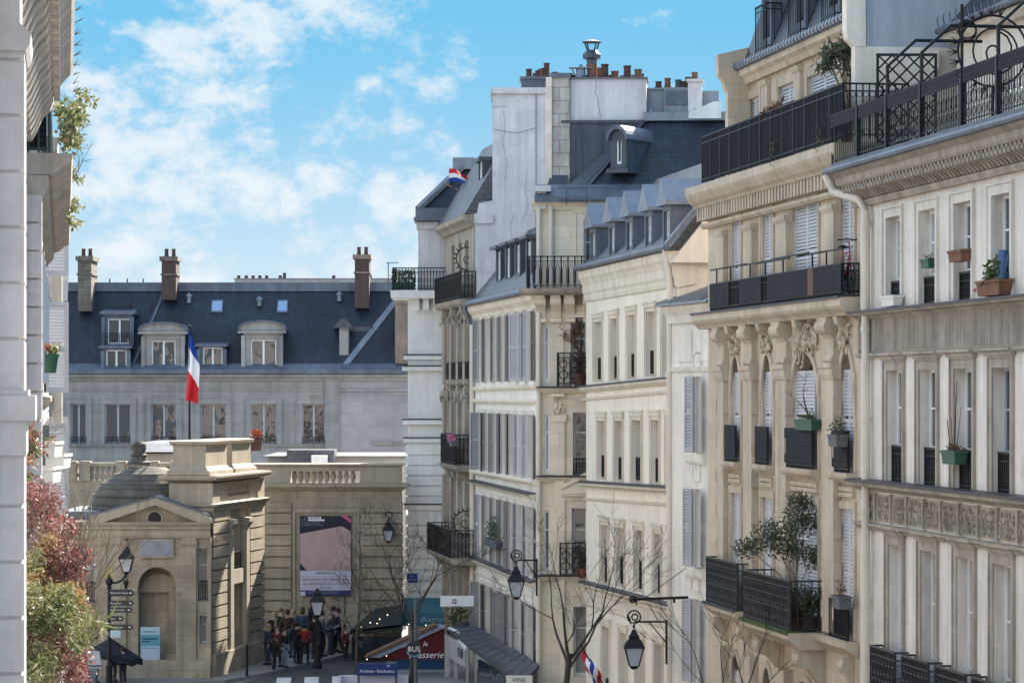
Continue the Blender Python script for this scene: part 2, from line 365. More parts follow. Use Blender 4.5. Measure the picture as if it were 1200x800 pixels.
def wall(f, u0, u1, z0, z1, holes=(), v=0.0, reveal=0.3, depth=9.0, mat_='r3', name='wall', arch=(), body=True, parent=None, cut=None):
    """front wall with real openings and their reveals; arch = indices of arched holes"""
    mb = MB(); y = -v
    us = sorted({round(q, 4) for q in [u0, u1] + [h[0] for h in holes] + [h[1] for h in holes] if u0 - 1e-6 <= q <= u1 + 1e-6})
    for a, b in zip(us[:-1], us[1:]):
        m = (a + b) / 2
        spans = sorted([(max(z0, h[2]), min(z1, h[3])) for h in holes if h[0] < m < h[1]])
        z = z0
        for s0, s1 in spans + [(z1, z1)]:
            if s0 - z > 1e-4: mb.quad((a, y, z), (b, y, z), (b, y, s0), (a, y, s0))
            z = max(z, s1)
    for i, (a, b, c, d) in enumerate(holes):
        yr = y + reveal
        mb.quad((a, y, c), (b, y, c), (b, yr, c), (a, yr, c))
        if i in arch:
            w = (b - a) / 2; rise = min(w, 0.9); n = 12
            pts = [((a + b) / 2 - w * math.cos(math.pi * k / n), d - rise + rise * math.sin(math.pi * k / n)) for k in range(n + 1)]
            for p, q in zip(pts[:-1], pts[1:]):
                mb.quad((p[0], y, p[1]), (q[0], y, q[1]), (q[0], y, d + 0.001), (p[0], y, d + 0.001))
                mb.quad((p[0], y, p[1]), (p[0], yr, p[1]), (q[0], yr, q[1]), (q[0], y, q[1]))
                mb.quad((p[0], yr - .02, p[1]), (q[0], yr - .02, q[1]), (q[0], yr - .02, d), (p[0], yr - .02, d))
            zt = d - rise
        else:
            mb.quad((a, y, d), (a, yr, d), (b, yr, d), (b, y, d)); zt = d
        mb.quad((a, y, c), (a, yr, c), (a, yr, zt), (a, y, zt))
        mb.quad((b, y, c), (b, y, zt), (b, yr, zt), (b, yr, c))
    if body:
        yb = y + depth
        mb.quad((u1, y, z0), (u1, yb, z0), (u1, yb, z1), (u1, y, z1)); mb.quad((u0, y, z0), (u0, y, z1), (u0, yb, z1), (u0, yb, z0))
        mb.quad((u0, yb, z0), (u0, yb, z1), (u1, yb, z1), (u1, yb, z0)); mb.quad((u0, y, z1), (u1, y, z1), (u1, yb, z1), (u0, yb, z1))
    return mb.build(name, mat_, parent or f.root)

def leaf(mb, p0, p1, z0, z1, t=0.045, pitch=0.075):
    """one louvred shutter leaf standing on the plan segment p0->p1"""
    w = (Vector(p1[:2]) - Vector(p0[:2])).length; st = min(0.07, w * 0.2)
    mb.pbox(p0, p1, 0, st, z0, z1, 0, t); mb.pbox(p0, p1, w - st, w, z0, z1, 0, t)
    zm = (z0 + z1) / 2
    for q in ((z0, z0 + .1), (zm - .04, zm + .04), (z1 - .08, z1)): mb.pbox(p0, p1, st, w - st, q[0], q[1], 0.003, t - 0.003)
    z = z0 + .1 + .005
    d = (Vector(p1[:2]) - Vector(p0[:2])).normalized(); n = Vector((-d.y, d.x)); A = Vector(p0[:2]) + d * st; B = Vector(p0[:2]) + d * (w - st)
    while z < z1 - .11:
        if not (zm - .09 < z < zm + .04):
            q = []
            for (tt, zz) in ((0.004, z), (t - 0.004, z + .066), (t - 0.004, z + .076), (0.004, z + .014)):
                q.append((A + n * tt, B + n * tt, zz))
            mb.poly([(a.x, a.y, zz) for a, b, zz in q], [(b.x, b.y, zz) for a, b, zz in q])
        z += pitch

def railing(mb, p0, p1, z0, z1, pitch=0.13, r=0.008, deco=False, z0b=None, z1b=None):
    """iron railing between plan points: rails, square bars, optional scroll rings"""
    w = (Vector(p1[:2]) - Vector(p0[:2])).length
    if w < 0.05: return
    mb.pbox(p0, p1, 0, w, z1 - .035, z1, -.025, .025)
    mb.pbox(p0, p1, 0, w, z0 + .06, z0 + .085, -.012, .012)
    mb.pbox(p0, p1, 0, w, z1 - .17, z1 - .15, -.011, .011)
    n = max(2, round(w / pitch))
    d = (Vector(p1[:2]) - Vector(p0[:2])).normalized()
    for i in range(n + 1):
        a = w * i / n; rr = r * (1.7 if i in (0, n) else 1)
        mb.pbox(p0, p1, max(0, a - rr), min(w, a + rr), z0, z1 - .036, -rr, rr)
    if deco:
        for i in range(0, n, 1):
            c = Vector(p0[:2]) + d * (w * (i + .5) / n); rad = w / n * .42
            for zz in (z0 + .085 + rad, z1 - .17 - rad, (z0 + z1) / 2 - .05):
                pts = [(c.x + d.x * rad * math.cos(t), c.y + d.y * rad * math.cos(t), zz + rad * math.sin(t)) for t in [k * math.pi / 4 for k in range(9)]]
                mb.tube(pts, .008, 3, cap=False)

def casement(f, h, v, mat_='frame', glass='glass', bars=2, wname='window', parent=None, arch=False, half=False):
    """window: frame mesh with a glass pane child, standing at depth v inside hole h"""
    a, b, c, d = h; y = -v; mb = MB(); fw = 0.06; t = 0.05
    mb.box(a, a + fw, y - t, y, c, d); mb.box(b - fw, b, y - t, y, c, d)
    mb.box(a + fw, b - fw, y - t, y, c, c + .09); mb.box(a + fw, b - fw, y - t, y, d - fw, d)
    m = (a + b) / 2
    if b - a > .6 and not half: mb.box(m - .045, m + .045, y - t - .01, y, c + .09, d - fw)
    for k in range(1, bars + 1):
        zz = c + (d - c) * (k / (bars + 1) if bars != 1 else .68)
        mb.box(a + fw, b - fw, y - t + .012, y - .012, zz - .018, zz + .018)
    o = mb.build(wname, mat_, parent or f.root)
    hs = (int(abs(a * 7919 + c * 104729) * 10) * 2654435761) % 97
    if glass == 'glass': glass = 'glassc' if hs < 22 else 'glassb' if hs < 45 else 'glass'
    MB().quad((a, y - .012, c), (b, y - .012, c), (b, y - .012, d), (a, y - .012, d)).build('pane', glass, o)
    return o

def leadcap(f, u0, z0, u1, z1, v, par=None):
    mb = MB(); mb.mould(u0, z0, u1, z1, [(.002, 0), (v + .025, -.015), (v + .03, -.04), (v + .034, -.04), (v + .034, .012), (.002, .03)]); mb.build('lead_capping', 'leadd', par or f.root)
def surround(f, h, w=0.16, t=0.06, mat_='r3t', head=0.0, v=0.0, o=None, sill=0.0):
    a, b, c, d = h; mb = MB(); y = -v
    mb.box(a - w, a, y - t, y - .001, c, d); mb.box(b, b + w, y - t, y - .001, c, d)
    mb.box(a - w, b + w, y - t, y - .001, d, d + w)
    mb.box(a - w - .03, a - w, y - t - .03, y - .001, c, d + w); mb.box(b + w, b + w + .03, y - t - .03, y - .001, c, d + w)
    mb.box(a - w - .03, b + w + .03, y - t - .03, y - .001, d + w, d + w + .035)
    if head:
        mb.mould(a - w - .1, d + w + .036, b + w + .1, d + w + .036, [(0.002, 0), (t + .05, 0), (t + head * .6, .06), (t + head, .09), (t + head, .13), (.002, .15)])
    if sill: mb.box(a - w - .05, b + w + .05, y - sill, y - .001, c - .1, c)
    return mb.build('window_surround', mat_, o or f.root)
# ------------------------------------------------------------------ ground, road, pavements
def sheet(name, pts, z, m, th=0.0, kind='structure'):
    mb = MB()
    if th: mb.poly([(x, y, z - th) for x, y in pts], [(x, y, z) for x, y in pts])
    else: mb.add([(x, y, z) for x, y in pts], [tuple(range(len(pts)))])
    o = mb.build(name, m); o['kind'] = kind; return o
sheet('ground', [(-900, -400), (900, -400), (900, 1500), (-900, 1500)], 0.0, 'paving')
sheet('road', [(-1.5, -30), (8.0, -30), (-3.2, 98.5), (-5.6, 124), (-7.0, 138), (-22, 138), (-10.9, 118.5), (-8.9, 112.5), (-8.6, 108.6), (-9.6, 105.2), (-14.5, 100), (-10.5, 80)], 0.004, 'asphalt')
pv = [(-9.9, 105.6), (-8.72, 108.4), (-8.05, 110.6), (-7.2, 113.2), (-6.3, 116.2), (-5.2, 119.5), (-4.9, 126), (-30, 126), (-30, 104), (-12, 104.6)]
sheet('pavement', pv, 0.13, 'paving', 0.2)
kb = MB()
kp = pv[:7]
for a, b in zip(kp[:-1], kp[1:]): kb.pbox(a, b, 0, (Vector(b) - Vector(a)).length, 0.0, 0.137, -0.02, 0.16)
structure(kb.build('kerb', 'kerb'))
rp = [(4.1, 60), (1.0, 80), (-1.0, 92), (-3.1, 104), (-3.6, 112), (2.0, 112), (12, 60)]
sheet('pavement', rp, 0.13, 'paving', 0.2)
for k in range(5):
    x0 = -8.3 + k * .95 + .2; y0 = 106.6 + k * .25
    structure(MB().add([(x0, y0 - 1.2, .009), (x0 + .5, y0 - 1.2, .009), (x0 + .35, y0 + 1.3, .009), (x0 - .15, y0 + 1.3, .009)], [(0, 1, 2, 3)]).build('crossing_stripe', 'paint'))

# ------------------------------------------------------------------ grey stone house nearest on the east side
R1 = Fac('apartment_house', 'grimy cream stone apartment house with fluted frieze and a black roof terrace railing', 'building', (1008, 62.0), (1335, 46.0))
f = R1; U = f.len
rowA = [f.open(1039.5, 1056, 254, 352), f.open(1078, 1097, 247, 352), f.open(1119, 1139, 237, 350), f.open(1163, 1184.5, 226, 347)]
rowB = [f.open(1040, 1058, 436, 567), f.open(1078, 1097.6, 433, 571), f.open(1119, 1140, 431, 575), f.open(1164, 1185, 429, 579)]
rowC = [f.open(1042, 1058, 640, 799), f.open(1080, 1097, 646, 813), f.open(1122, 1141, 653, 826), f.open(1165, 1186, 660, 842)]
ZA, ZB, ZC = 11.62, 8.26, 4.05
def flat(row, zb, zt):
    for h in row: h[2] = zb; h[3] = zt
flat(rowA, ZA, sum(h[3] for h in rowA) / 4); flat(rowB, ZB, sum(h[3] for h in rowB) / 4); flat(rowC, ZC, sum(h[3] for h in rowC) / 4)
def more(row, n=2):
    p = (row[-1][0] - row[0][0]) / 3
    return row + [[row[-1][0] + p * k, row[-1][1] + p * k, row[-1][2], row[-1][3]] for k in range(1, n + 1)]
rows1 = [more(r) for r in (rowA, rowB, rowC)]
wall(f, 0, U, 0, 14.1, [h for r in rows1 for h in r], mat_='r1', reveal=.30, depth=9)
for ri, r in enumerate(rows1):
    for i, h in enumerate(r):
        w = casement(f, h, -.24, 'frame' if i != 3 or ri != 1 else 'frameg', bars=2)
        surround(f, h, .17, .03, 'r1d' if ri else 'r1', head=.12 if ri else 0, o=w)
        if ri < 2:
            g = MB(); railing(g, (h[0], .1), (h[1], .1), h[2], h[2] + (.55 if ri == 0 else .72), .1, .012, deco=True)
            g.build('guard_rail', 'iron', w)
        else:
            g = MB(); a, b = h[0] - .45, h[1] + .42
            g.box(a, b, -.30, -.001, h[2] - .07, h[2])
            for p0, p1 in (((a + .03, -.26), (b - .03, -.26)), ((b - .03, -.26), (b - .03, 0)), ((a + .03, -.26), (a + .03, 0))):
                railing(g, p0, p1, h[2], h[2] + 1.02, .11, .010, deco=True)
            for i in range(7):
                cx = a + .2 + i * (b - a - .4) / 6
                g.ring((cx, -.272, h[2] + .3), .10, .013, 'y', 10, 4); g.ring((cx, -.272, h[2] + .62), .10, .013, 'y', 10, 4, .6, 5.4); g.ball((cx, -.272, h[2] + .46), .03, 6, 4)
            g.build('balconet', 'ironl', w)
            s = MB(); s.pbox((a + .04, -.245), (b - .04, -.245), 0, b - a - .08, h[2] + .06, h[2] + .98, 0, .012); s.build('balcony_screen', 'screen', w)
# string courses, fluted frieze, carved frieze
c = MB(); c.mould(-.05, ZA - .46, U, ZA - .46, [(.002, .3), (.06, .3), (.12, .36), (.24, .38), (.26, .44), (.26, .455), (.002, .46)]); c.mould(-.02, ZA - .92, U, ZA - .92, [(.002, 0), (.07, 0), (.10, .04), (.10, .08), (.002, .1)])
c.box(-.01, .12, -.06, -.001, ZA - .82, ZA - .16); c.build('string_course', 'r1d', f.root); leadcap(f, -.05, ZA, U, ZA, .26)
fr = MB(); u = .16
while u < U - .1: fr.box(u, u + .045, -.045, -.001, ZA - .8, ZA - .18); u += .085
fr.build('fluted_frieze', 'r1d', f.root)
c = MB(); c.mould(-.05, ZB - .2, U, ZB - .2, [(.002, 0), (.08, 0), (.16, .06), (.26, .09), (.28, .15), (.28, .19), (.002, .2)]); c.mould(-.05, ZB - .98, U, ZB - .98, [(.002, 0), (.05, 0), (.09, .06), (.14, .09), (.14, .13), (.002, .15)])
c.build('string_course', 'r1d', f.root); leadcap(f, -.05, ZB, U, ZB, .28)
cf = MB(); u = .25; pit = rows1[1][1][0] - rows1[1][0][0]
while u < U - 1:
    w_ = pit / 2 - .18
    cf.box(u, u + w_, -.03, -.001, ZB - .79, ZB - .26)
    random.seed(int(u * 100)); q = u + .05
    while q < u + w_ - .02:
        for zz in (ZB - .70, ZB - .59, ZB - .47, ZB - .35):
            cf.ring((q + .03, -.045, zz), .045, .016, 'y', 6, 3, random.random() * 6, random.random() * 6 + 4.4)
        q += .105
    cf.prz([(u + w_ + .02, ZB - .8), (u + w_ + .16, ZB - .8), (u + w_ + .12, ZB - .5), (u + w_ + .16, ZB - .24), (u + w_ + .02, ZB - .24), (u + w_ + .06, ZB - .5)], -.07, -.001)
    u += pit / 2
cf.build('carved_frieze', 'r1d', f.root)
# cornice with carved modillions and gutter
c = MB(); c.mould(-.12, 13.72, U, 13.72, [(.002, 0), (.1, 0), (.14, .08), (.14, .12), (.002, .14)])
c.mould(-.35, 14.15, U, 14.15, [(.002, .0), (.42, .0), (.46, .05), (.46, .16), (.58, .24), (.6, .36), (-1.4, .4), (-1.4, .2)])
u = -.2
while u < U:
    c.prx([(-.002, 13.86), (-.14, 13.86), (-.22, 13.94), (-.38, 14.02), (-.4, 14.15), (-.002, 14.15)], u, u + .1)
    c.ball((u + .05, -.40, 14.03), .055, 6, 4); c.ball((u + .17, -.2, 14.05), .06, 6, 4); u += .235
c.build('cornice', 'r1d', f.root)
g = MB(); g.tube([(-.4, -.62, 14.47), (U, -.62, 14.47)], .07, 8); g.build('gutter', 'lead', f.root)
ZT = 14.62
T = MB(); T.box(-.2, U, -.55, 2.6, ZT - .1, ZT); T.build('terrace_floor', 'lead', f.root)
# terrace railing
a0, v0 = -.33, .5
rl = MB(); z1 = ZT + 1.0
railing(rl, (a0, -v0), (U, -v0), ZT, z1, .15, .007)
for k in range(int((U - a0) / .3)):
    if k > 14: rl.ring((a0 + .15 + k * .3, -v0, ZT + .45), .13, .008, 'y', 8, 3); rl.ring((a0 + .15 + k * .3, -v0, ZT + .2), .1, .008, 'y', 8, 3)
for px in (1006, 1040, 1080, 1128, 1170, 1215):
    uu = f.u(px, v0); rl.box(uu - .05, uu + .05, -v0 - .05, -v0 + .05, ZT, z1)
railing(rl, (a0, -v0), (a0, 2.0), ZT, z1, .1, .011)
rail1 = rl.build('terrace_railing', 'iron', f.root)
s = MB(); s.pbox((a0, -v0), (U, -v0), 0.0, U - a0, z1 - .27, z1 - .015, -.03, -.026); s.build('screen_band', 'screen', rail1)
# bent iron frames over the terrace
for px, py, dx in ((1040, 78, 1.3), (1080, 62, 1.5), (1170, 30, 1.4)):
    uu = f.u(px, v0); zt = f.z(px, py, v0)
    fm = MB(); fm.tube([(uu, -v0, ZT), (uu, -v0, zt), (uu, -v0 + .55, zt + .5), (uu, -v0 + .55 + dx, zt + .5)], .035, 6)
    fm.build('canopy_frame', 'iron', f.root)
# wrought sunburst screen between two terraces
uu = f.u(1163, -.05); cz = f.z(1163, 60, -.05); cy = .05
sb = MB(); sb.ring((uu, cy, cz), .62, .022, 'x', 28, 5); sb.ring((uu, cy + .05, cz), .40, .018, 'x', 20, 4)
sp = [(uu, cy + .05 + (.02 + .024 * k) * math.cos(k * .55), cz + (.02 + .024 * k) * math.sin(k * .55)) for k in range(15)]; sb.tube(sp, .018, 4)
for k in range(4, 19):
    a = k * math.pi / 12 + .3; ca, sa = math.cos(a), math.sin(a)
    for da, ln in ((-.09, .17), (0, .21), (.09, .17)): sb.tube([(uu, cy + .62 * ca, cz + .62 * sa), (uu, cy + (.62 + ln) * math.cos(a + da), cz + (.62 + ln) * math.sin(a + da))], [.016, .004], 4)
for q in (-1, 1): sb.ring((uu, cy - .45 + .0, cz + .35 + q * .02), .16, .016, 'x', 12, 4); sb.ring((uu, cy + .86, cz + .2), .2, .016, 'x', 12, 4)
sb.tube([(uu, -v0, ZT), (uu, -v0, cz + .8)], .03, 5); sb.tube([(uu, cy, ZT), (uu, cy, cz - .6)], .03, 5)
sb.build('scrollwork_screen', 'iron', f.root)
# attic behind the terrace
ha = [[3.2, 4.1, ZT, ZT + 1.75], [6.2, 7.1, ZT, ZT + 1.75], [9.0, 9.9, ZT, ZT + 1.75]]
wall(f, .4, U, 14.3, 17.15, ha, v=-1.9, depth=7, mat_='r3', name='attic_wall')
for h in ha: casement(f, h, -2.2, 'frame')
c = MB(); c.mould(.4, 17.0, U, 17.0, [(-1.9, 0), (-1.72, .0), (-1.6, .1), (-1.6, .2), (-1.9, .22)]); c.build('eaves_moulding', 'r3t', f.root)
g = MB(); g.tube([(.4, 1.5, 17.26), (U, 1.5, 17.26)], .075, 8)
u = .6
while u < U: g.tube([(u, 1.46, 17.3), (u - .05, 1.44, 17.46), (u + .05, 1.44, 17.55)], [.02, .015, .005], 4); u += .42
g.build('gutter', 'lead', f.root)
rf = MB(); rf.prx([(1.55, 17.23), (3.2, 19.0), (9, 19.0), (9, 17.23)], .4, U); rf.build('roof', 'slate', f.root)
# downpipe at the joint with the ochre house
d = MB(); ud = f.u(1014.5, .14); d.tube([(-.35, -.62, 14.4), (-.2, -.5, 14.05), (ud - .2, -.22, 13.85), (ud, -.14, 13.6), (ud, -.14, .3)], .085, 10)
for zz in (13.3, 11.2, 9.4, 7.6, 5.8, 4.0): d.tube([(ud, -.14, zz), (ud, -.14, zz + .12)], .105, 10)
d.build('downpipe', 'pipe', f.root)

# ------------------------------------------------------------------ ochre ornate house
R2 = Fac('ornate_apartment_house', 'ochre stone apartment house with carved brackets, arched windows and closed white shutters', 'building', (830, 76.2), (1008, 62.12))
f = R2; U = f.len - .02
A = [f.open(857, 868, 257, 320), f.open(894.5, 905.5, 246, 320), f.open(929.5, 959.5, 236, 320), f.open(985, 1001, 223, 320)]
B = [f.open(856.7, 868.3, 417, 540), f.open(892.7, 906.3, 417.5, 545), f.open(928, 959, 412, 549), f.open(984.5, 1001, 412, 551)]
C = [f.open(860, 868.5, 577, 700), f.open(895, 906, 583, 700), f.open(929.5, 958, 588, 700), f.open(986, 1001, 597, 700)]
D = [f.open(859.5, 871, 745, 800), f.open(898, 907, 763, 800), f.open(931, 957, 777, 800), f.open(989, 1000, 793, 800)]
av = lambda r, k: sum(h[k] for h in r) / len(r)
flat(A, 11.97, av(A, 3)); flat(B, av(B, 2), av(B, 3)); flat(C, 4.97, av(C, 3)); flat(D, .6, 3.75)
for a_, b_, c_, d_ in zip(A, B, C, D):                       # one vertical axis per bay
    l = (a_[0] + b_[0] + c_[0]) / 3; r = (a_[1] + b_[1] + c_[1]) / 3
    for h in (a_, b_, c_, d_): h[0], h[1] = l, r
allh = A + B + C + D
wall(f, 0, U, 0, 15.0, allh, mat_='r2', reveal=.36, depth=9, arch=set(range(4, 8)) | set(range(12, 16)))
def closed_shutters(f, h, v, parent=None, m='shut', top=None, gap=0.0):
    a, b, c, d = h; d = top or d; mid = (a + b) / 2
    for p, q in ((a, mid - .005), (mid + .005, b - gap)):
        mb = MB(); leaf(mb, (p, -v), (q, -v), c, d); mb.build('shutter', m, parent or f.root)
for ri, r in enumerate((A, B, C, D)):
    for i, h in enumerate(r):
        w = casement(f, h, -.34, 'frame', bars=1)
        arch = ri in (1, 3); top = h[3] - (min(h[1] - h[0], .9) * .42 if arch else 0)
        if not (ri == 1 and i == 2): closed_shutters(f, h, -.05, w, top=top)
        else:
            mb = MB(); leaf(mb, (h[0] + .02, .05), (h[1] - .5, .05), h[2], top); mb.build('shutter', 'shut', w)
        s = MB(); a, b, cc, d = h
        for k, (ww, tt) in enumerate(((.1, .025), (.2, .05))):
            s.box(a - ww - .0, a - ww + .1, -tt, -.001, cc, d - (.45 if arch else 0)); s.box(b + ww - .1, b + ww, -tt, -.001, cc, d - (.45 if arch else 0))
        if arch:
            n = 12; wd = b - a; rise = min(wd, .9)
            for k in range(n):
                t0, t1 = math.pi * k / n, math.pi * (k + 1) / n; o = .16
                pt = lambda t, e: ((a + b) / 2 - (wd / 2 + e) * math.cos(t), d - rise + (rise + e) * math.sin(t))
                s.prz([pt(t0, 0), pt(t1, 0), pt(t1, o), pt(t0, o)], -.05, -.001)
        else: s.box(a - .2, b + .2, -.05, -.001, d, d + .16)
        s.build('window_surround', 'r2t', w)
# pilasters
pil = [(f.u(a, .17), f.u(b, .17)) for a, b in ((839, 847), (870, 880), (908, 920), (962.5, 976))]
cz = f.z(915, 445)
for a, b in pil:
    p = MB(); p.box(a, b, -.16, -.001, 5.0, cz); p.mould(a - .05, cz, b + .05, cz, [(.001, 0), (.18, 0), (.21, .1), (.21, .2), (.24, .24), (.24, .34), (.001, .36)])
    p.box(a + .06, b - .06, -.14, -.001, cz + .36, 11.25); p.box(a, b, -.16, -.001, 12.0, 13.9)
    p.mould(a - .04, 13.75, b + .04, 13.75, [(.001, 0), (.17, 0), (.21, .08), (.21, .15), (.001, .17)])
    k = 5.3
    while k < cz - .3: p.box(a - .045, a + .02, -.175, -.001, k, k + .34); p.box(b - .02, b + .045, -.175, -.001, k, k + .34); k += .84
    p.box(a, b, -.2, -.001, .3, 3.9)
    p.build('pilaster', 'r2t', f.root)
def each_console(f, m, lst):
    for a in lst: k = MB(); console(k, *a); k.build('console', m, f.root)
def console(mb, u, z, h, dp, w):
    n = 10; pts = []
    for i in range(n + 1):
        t = i / n; pts.append((-(.04 + dp * (1 - t) ** 1.6 + .05 * math.sin(t * 6.3)), z - h * t))
    mb.prx([(-.001, z)] + pts + [(-.001, z - h)], u - w / 2, u + w / 2)
    mb.tube([(u - w / 2 - .02, -dp * .72, z - h * .2), (u + w / 2 + .02, -dp * .72, z - h * .2)], h * .17, 12)
    mb.tube([(u - w / 2 - .02, -.1, z - h * .9), (u + w / 2 + .02, -.1, z - h * .9)], h * .09, 10)
def carving(mb, u, z, w, h, n=26, out=.12, seed=1):
    random.seed(seed)
    for i in range(n):
        a, r = random.random() * 6.28, random.random() ** .6
        c = (u + math.cos(a) * r * w / 2, -out * (1.05 - r * .7), z + math.sin(a) * r * h / 2)
        if i % 2: mb.ball(c, random.uniform(.05, .1) * min(w, h) * 1.3, 7, 5)
        else: mb.ring(c, random.uniform(.06, .13) * w, .028, 'y', 8, 5, a, a + 4.6)
# second-floor balcony slab with its consoles, and carved keystones
sl2 = MB(); z0 = 11.95
sl2.mould(-.1, z0 - .38, U, z0 - .38, [(.001, 0), (.24, 0), (.28, .06), (.38, .14), (.42, .2), (.42, .36), (.001, .375)])
each_console(f, 'r2t', [((a + b) / 2, z0 - .385, .95, .26, (b - a) * .8) for a, b in pil] + [((h[0] + h[1]) / 2, z0 - .385, .5, .24, .3) for h in B])
sl2.build('balcony_slab', 'r2t', f.root); leadcap(f, -.1, z0, U, z0, .42)
for i, h in enumerate(B):
    k = MB(); carving(k, (h[0] + h[1]) / 2, h[3] + .28, (h[1] - h[0]) * (1.0 if i == 2 else .9), .75 if i == 2 else .6, 40 if i == 2 else 18, .16, i + 3)
    k.build('carved_keystone', 'r2t', f.root)
vb = .34
def seg(f, px0, px1, v): return f.u(px0, v), f.u(px1, v)
bal = MB(); zr = z0 + .02
pieces = [(833, 856, 's'), (856, 868, 'o'), (868, 894, 's'), (894, 901, 'o'), (901, 948, 's'), (948, 955, 'b'), (955, 988, 's')]
for a, b, k in pieces:
    p, q = seg(f, a, b, vb); railing(bal, (p, -vb), (q, -vb), zr, zr + .66, .11, .011, deco=(k == 'o'))
pe = f.u(988, vb); railing(bal, (pe, -vb), (pe, 0), zr, zr + .66, .11, .011, deco=True)
pa = f.u(833, vb); railing(bal, (pa, -vb), (pa, 0), zr, zr + .66, .11, .011)
for a, b in ((833, 856), (848, 875), (868, 905), (885, 925), (905, 948), (945, 968), (960, 988)):
    p, q = seg(f, a, b, vb); zz = zr + .93 + .02 * (int(a) % 3)
    bal.pbox((p, -vb), (q, -vb), 0, q - p, zz, zz + .035, -.018, .018); bal.box(lerp(p, q, .3), lerp(p, q, .3) + .035, -vb - .015, -vb + .015, zr + .66, zz)
bo = bal.build('balcony_railing', 'iron', f.root)
for a, b, k in pieces:
    if k in 'sb':
        p, q = seg(f, a, b, vb); s = MB(); s.pbox((p + .02, -vb), (q - .02, -vb), 0, q - p - .04, zr + .08, zr + .64, -.04, -.03); s.build('balcony_screen', 'screen' if k == 's' else 'bronze', bo)
# arched-window guards with screens and stone sills and panels
for i, h in enumerate(B):
    g = MB(); railing(g, (h[0] - .12, -.14), (h[1] + .1, -.14), h[2], h[2] + .86, .1, .011); go = g.build('guard_rail', 'iron', f.root)
    s = MB(); s.pbox((h[0] - .1, -.17), (h[1] + .08, -.17), 0, h[1] - h[0] + .18, h[2] + .1, h[2] + .86, 0, .01); s.build('balcony_screen', 'screen', go)
    p = MB(); p.mould(h[0] - .25, h[2] - .22, h[1] + .25, h[2] - .22, [(.001, 0), (.1, 0), (.22, .1), (.24, .16), (.24, .21), (.001, .22)])
    p.build('window_sill', 'r2t', f.root); p = MB()
    zt, zb = h[2] - .3, C[i][3] + .25
    for x0, x1, y0, y1 in ((h[0] - .1, h[0], zb, zt), (h[1], h[1] + .1, zb, zt), (h[0], h[1], zb, zb + .09), (h[0], h[1], zt - .09, zt)): p.box(x0, x1, -.07, -.001, y0, y1)
    p.build('sill_panel', 'r2t', f.root)
# first-floor balconies
zb = 4.95
s1 = MB(); vL, vC, vR = .42, .78, .22
uL0, uL1 = f.u(828, vL), f.u(864, vL); uC0, uC1 = f.u(872, vC), f.u(926, vC)
prof = lambda v: [(.001, -.36), (v - .22, -.36), (v - .14, -.28), (v - .02, -.2), (v + .06, -.14), (v + .08, 0), (.001, 0)]
s1.mould(uL0 - .1, zb, uL1 + .1, zb, prof(vL)); s1.build('balcony_slab', 'r2t', f.root); s1 = MB(); s1.mould(uC0 - .1, zb - .002, uC1 + .1, zb - .002, prof(vC)); s1.mould(uC1 + .102, zb, U, zb, prof(vR))
s1.build('balcony_slab', 'r2t', f.root)
each_console(f, 'r2t', [(uL0 + .4, zb - .36, .8, .34, .35), (uL1 - .3, zb - .36, .8, .34, .35), (uC0 + .35, zb - .36, 1.15, .6, .45), (uC1 - .3, zb - .36, 1.15, .6, .45), (U - .6, zb - .36, .8, .2, .35)])
leadcap(f, uL0 - .1, zb, uL1 + .1, zb, vL + .08); mo = MB(); mo.box(uC0 - .08, uC1 + .08, -vC - .1, -vC + .25, zb + .002, zb + .035); mo.box(uC0 - .08, uC1 + .08, -vC - .095, -vC - .08, zb - .05, zb + .03); mo.build('green_matting', mat('green_matting', (.05, .085, .025), var=.4, vs=6), f.root)
for a, b, v in ((uL0, uL1, vL), (uC0, uC1, vC)):
    g = MB(); zz = zb + 1.1
    railing(g, (a, -v), (b, -v), zb, zz, .1, .012); railing(g, (b, -v), (b, 0), zb, zz, .16, .012, deco=True); railing(g, (a, -v), (a, 0), zb, zz, .16, .012, deco=True)
    nn = int((b - a) / .26)
    for i in range(nn):
        cx = a + (i + .5) * (b - a) / nn
        g.ring((cx, -v - .012, zb + .36), .11, .013, 'y', 10, 4); g.ring((cx, -v - .012, zb + .62), .10, .013, 'y', 10, 4, .6, 5.4); g.ball((cx, -v - .012, zb + .84), .03, 6, 4); g.ring((cx, -v - .012, zb + .16), .06, .012, 'y', 8, 4)
    go = g.build('balcony_railing', 'ironl', f.root)
    s = MB(); s.pbox((a + .02, -v), (b - .02, -v), 0, b - a - .04, zb + .12, zz - .04, .03, .04); s.build('balcony_screen', 'screen', go)
h = C[3]; g = MB(); railing(g, (h[0] - .3, -.16), (h[1] + .1, -.16), zb, zb + .8, .1, .012); go = g.build('guard_rail', 'iron', f.root)
s = MB(); s.pbox((h[0] - .28, -.13), (h[1] + .08, -.13), 0, h[1] - h[0] + .34, zb + .1, zb + .78, 0, .01); s.build('balcony_screen', 'screen', go)
# main cornice with dentils
c = MB(); c.mould(-.12, 14.05, U, 14.05, [(.001, 0), (.12, 0), (.18, .06), (.18, .12), (.001, .14)])
c.mould(-.2, 14.55, U, 14.55, [(.001, 0), (.3, 0), (.34, .06), (.42, .12), (.52, .26), (.55, .32), (.55, .5), (-1.1, .55), (-1.1, .3)])
u = -.1
while u < U - .1: c.box(u, u + .15, -.27, -.001, 14.24, 14.55); u += .29
c.build('cornice', 'r2t', f.root)
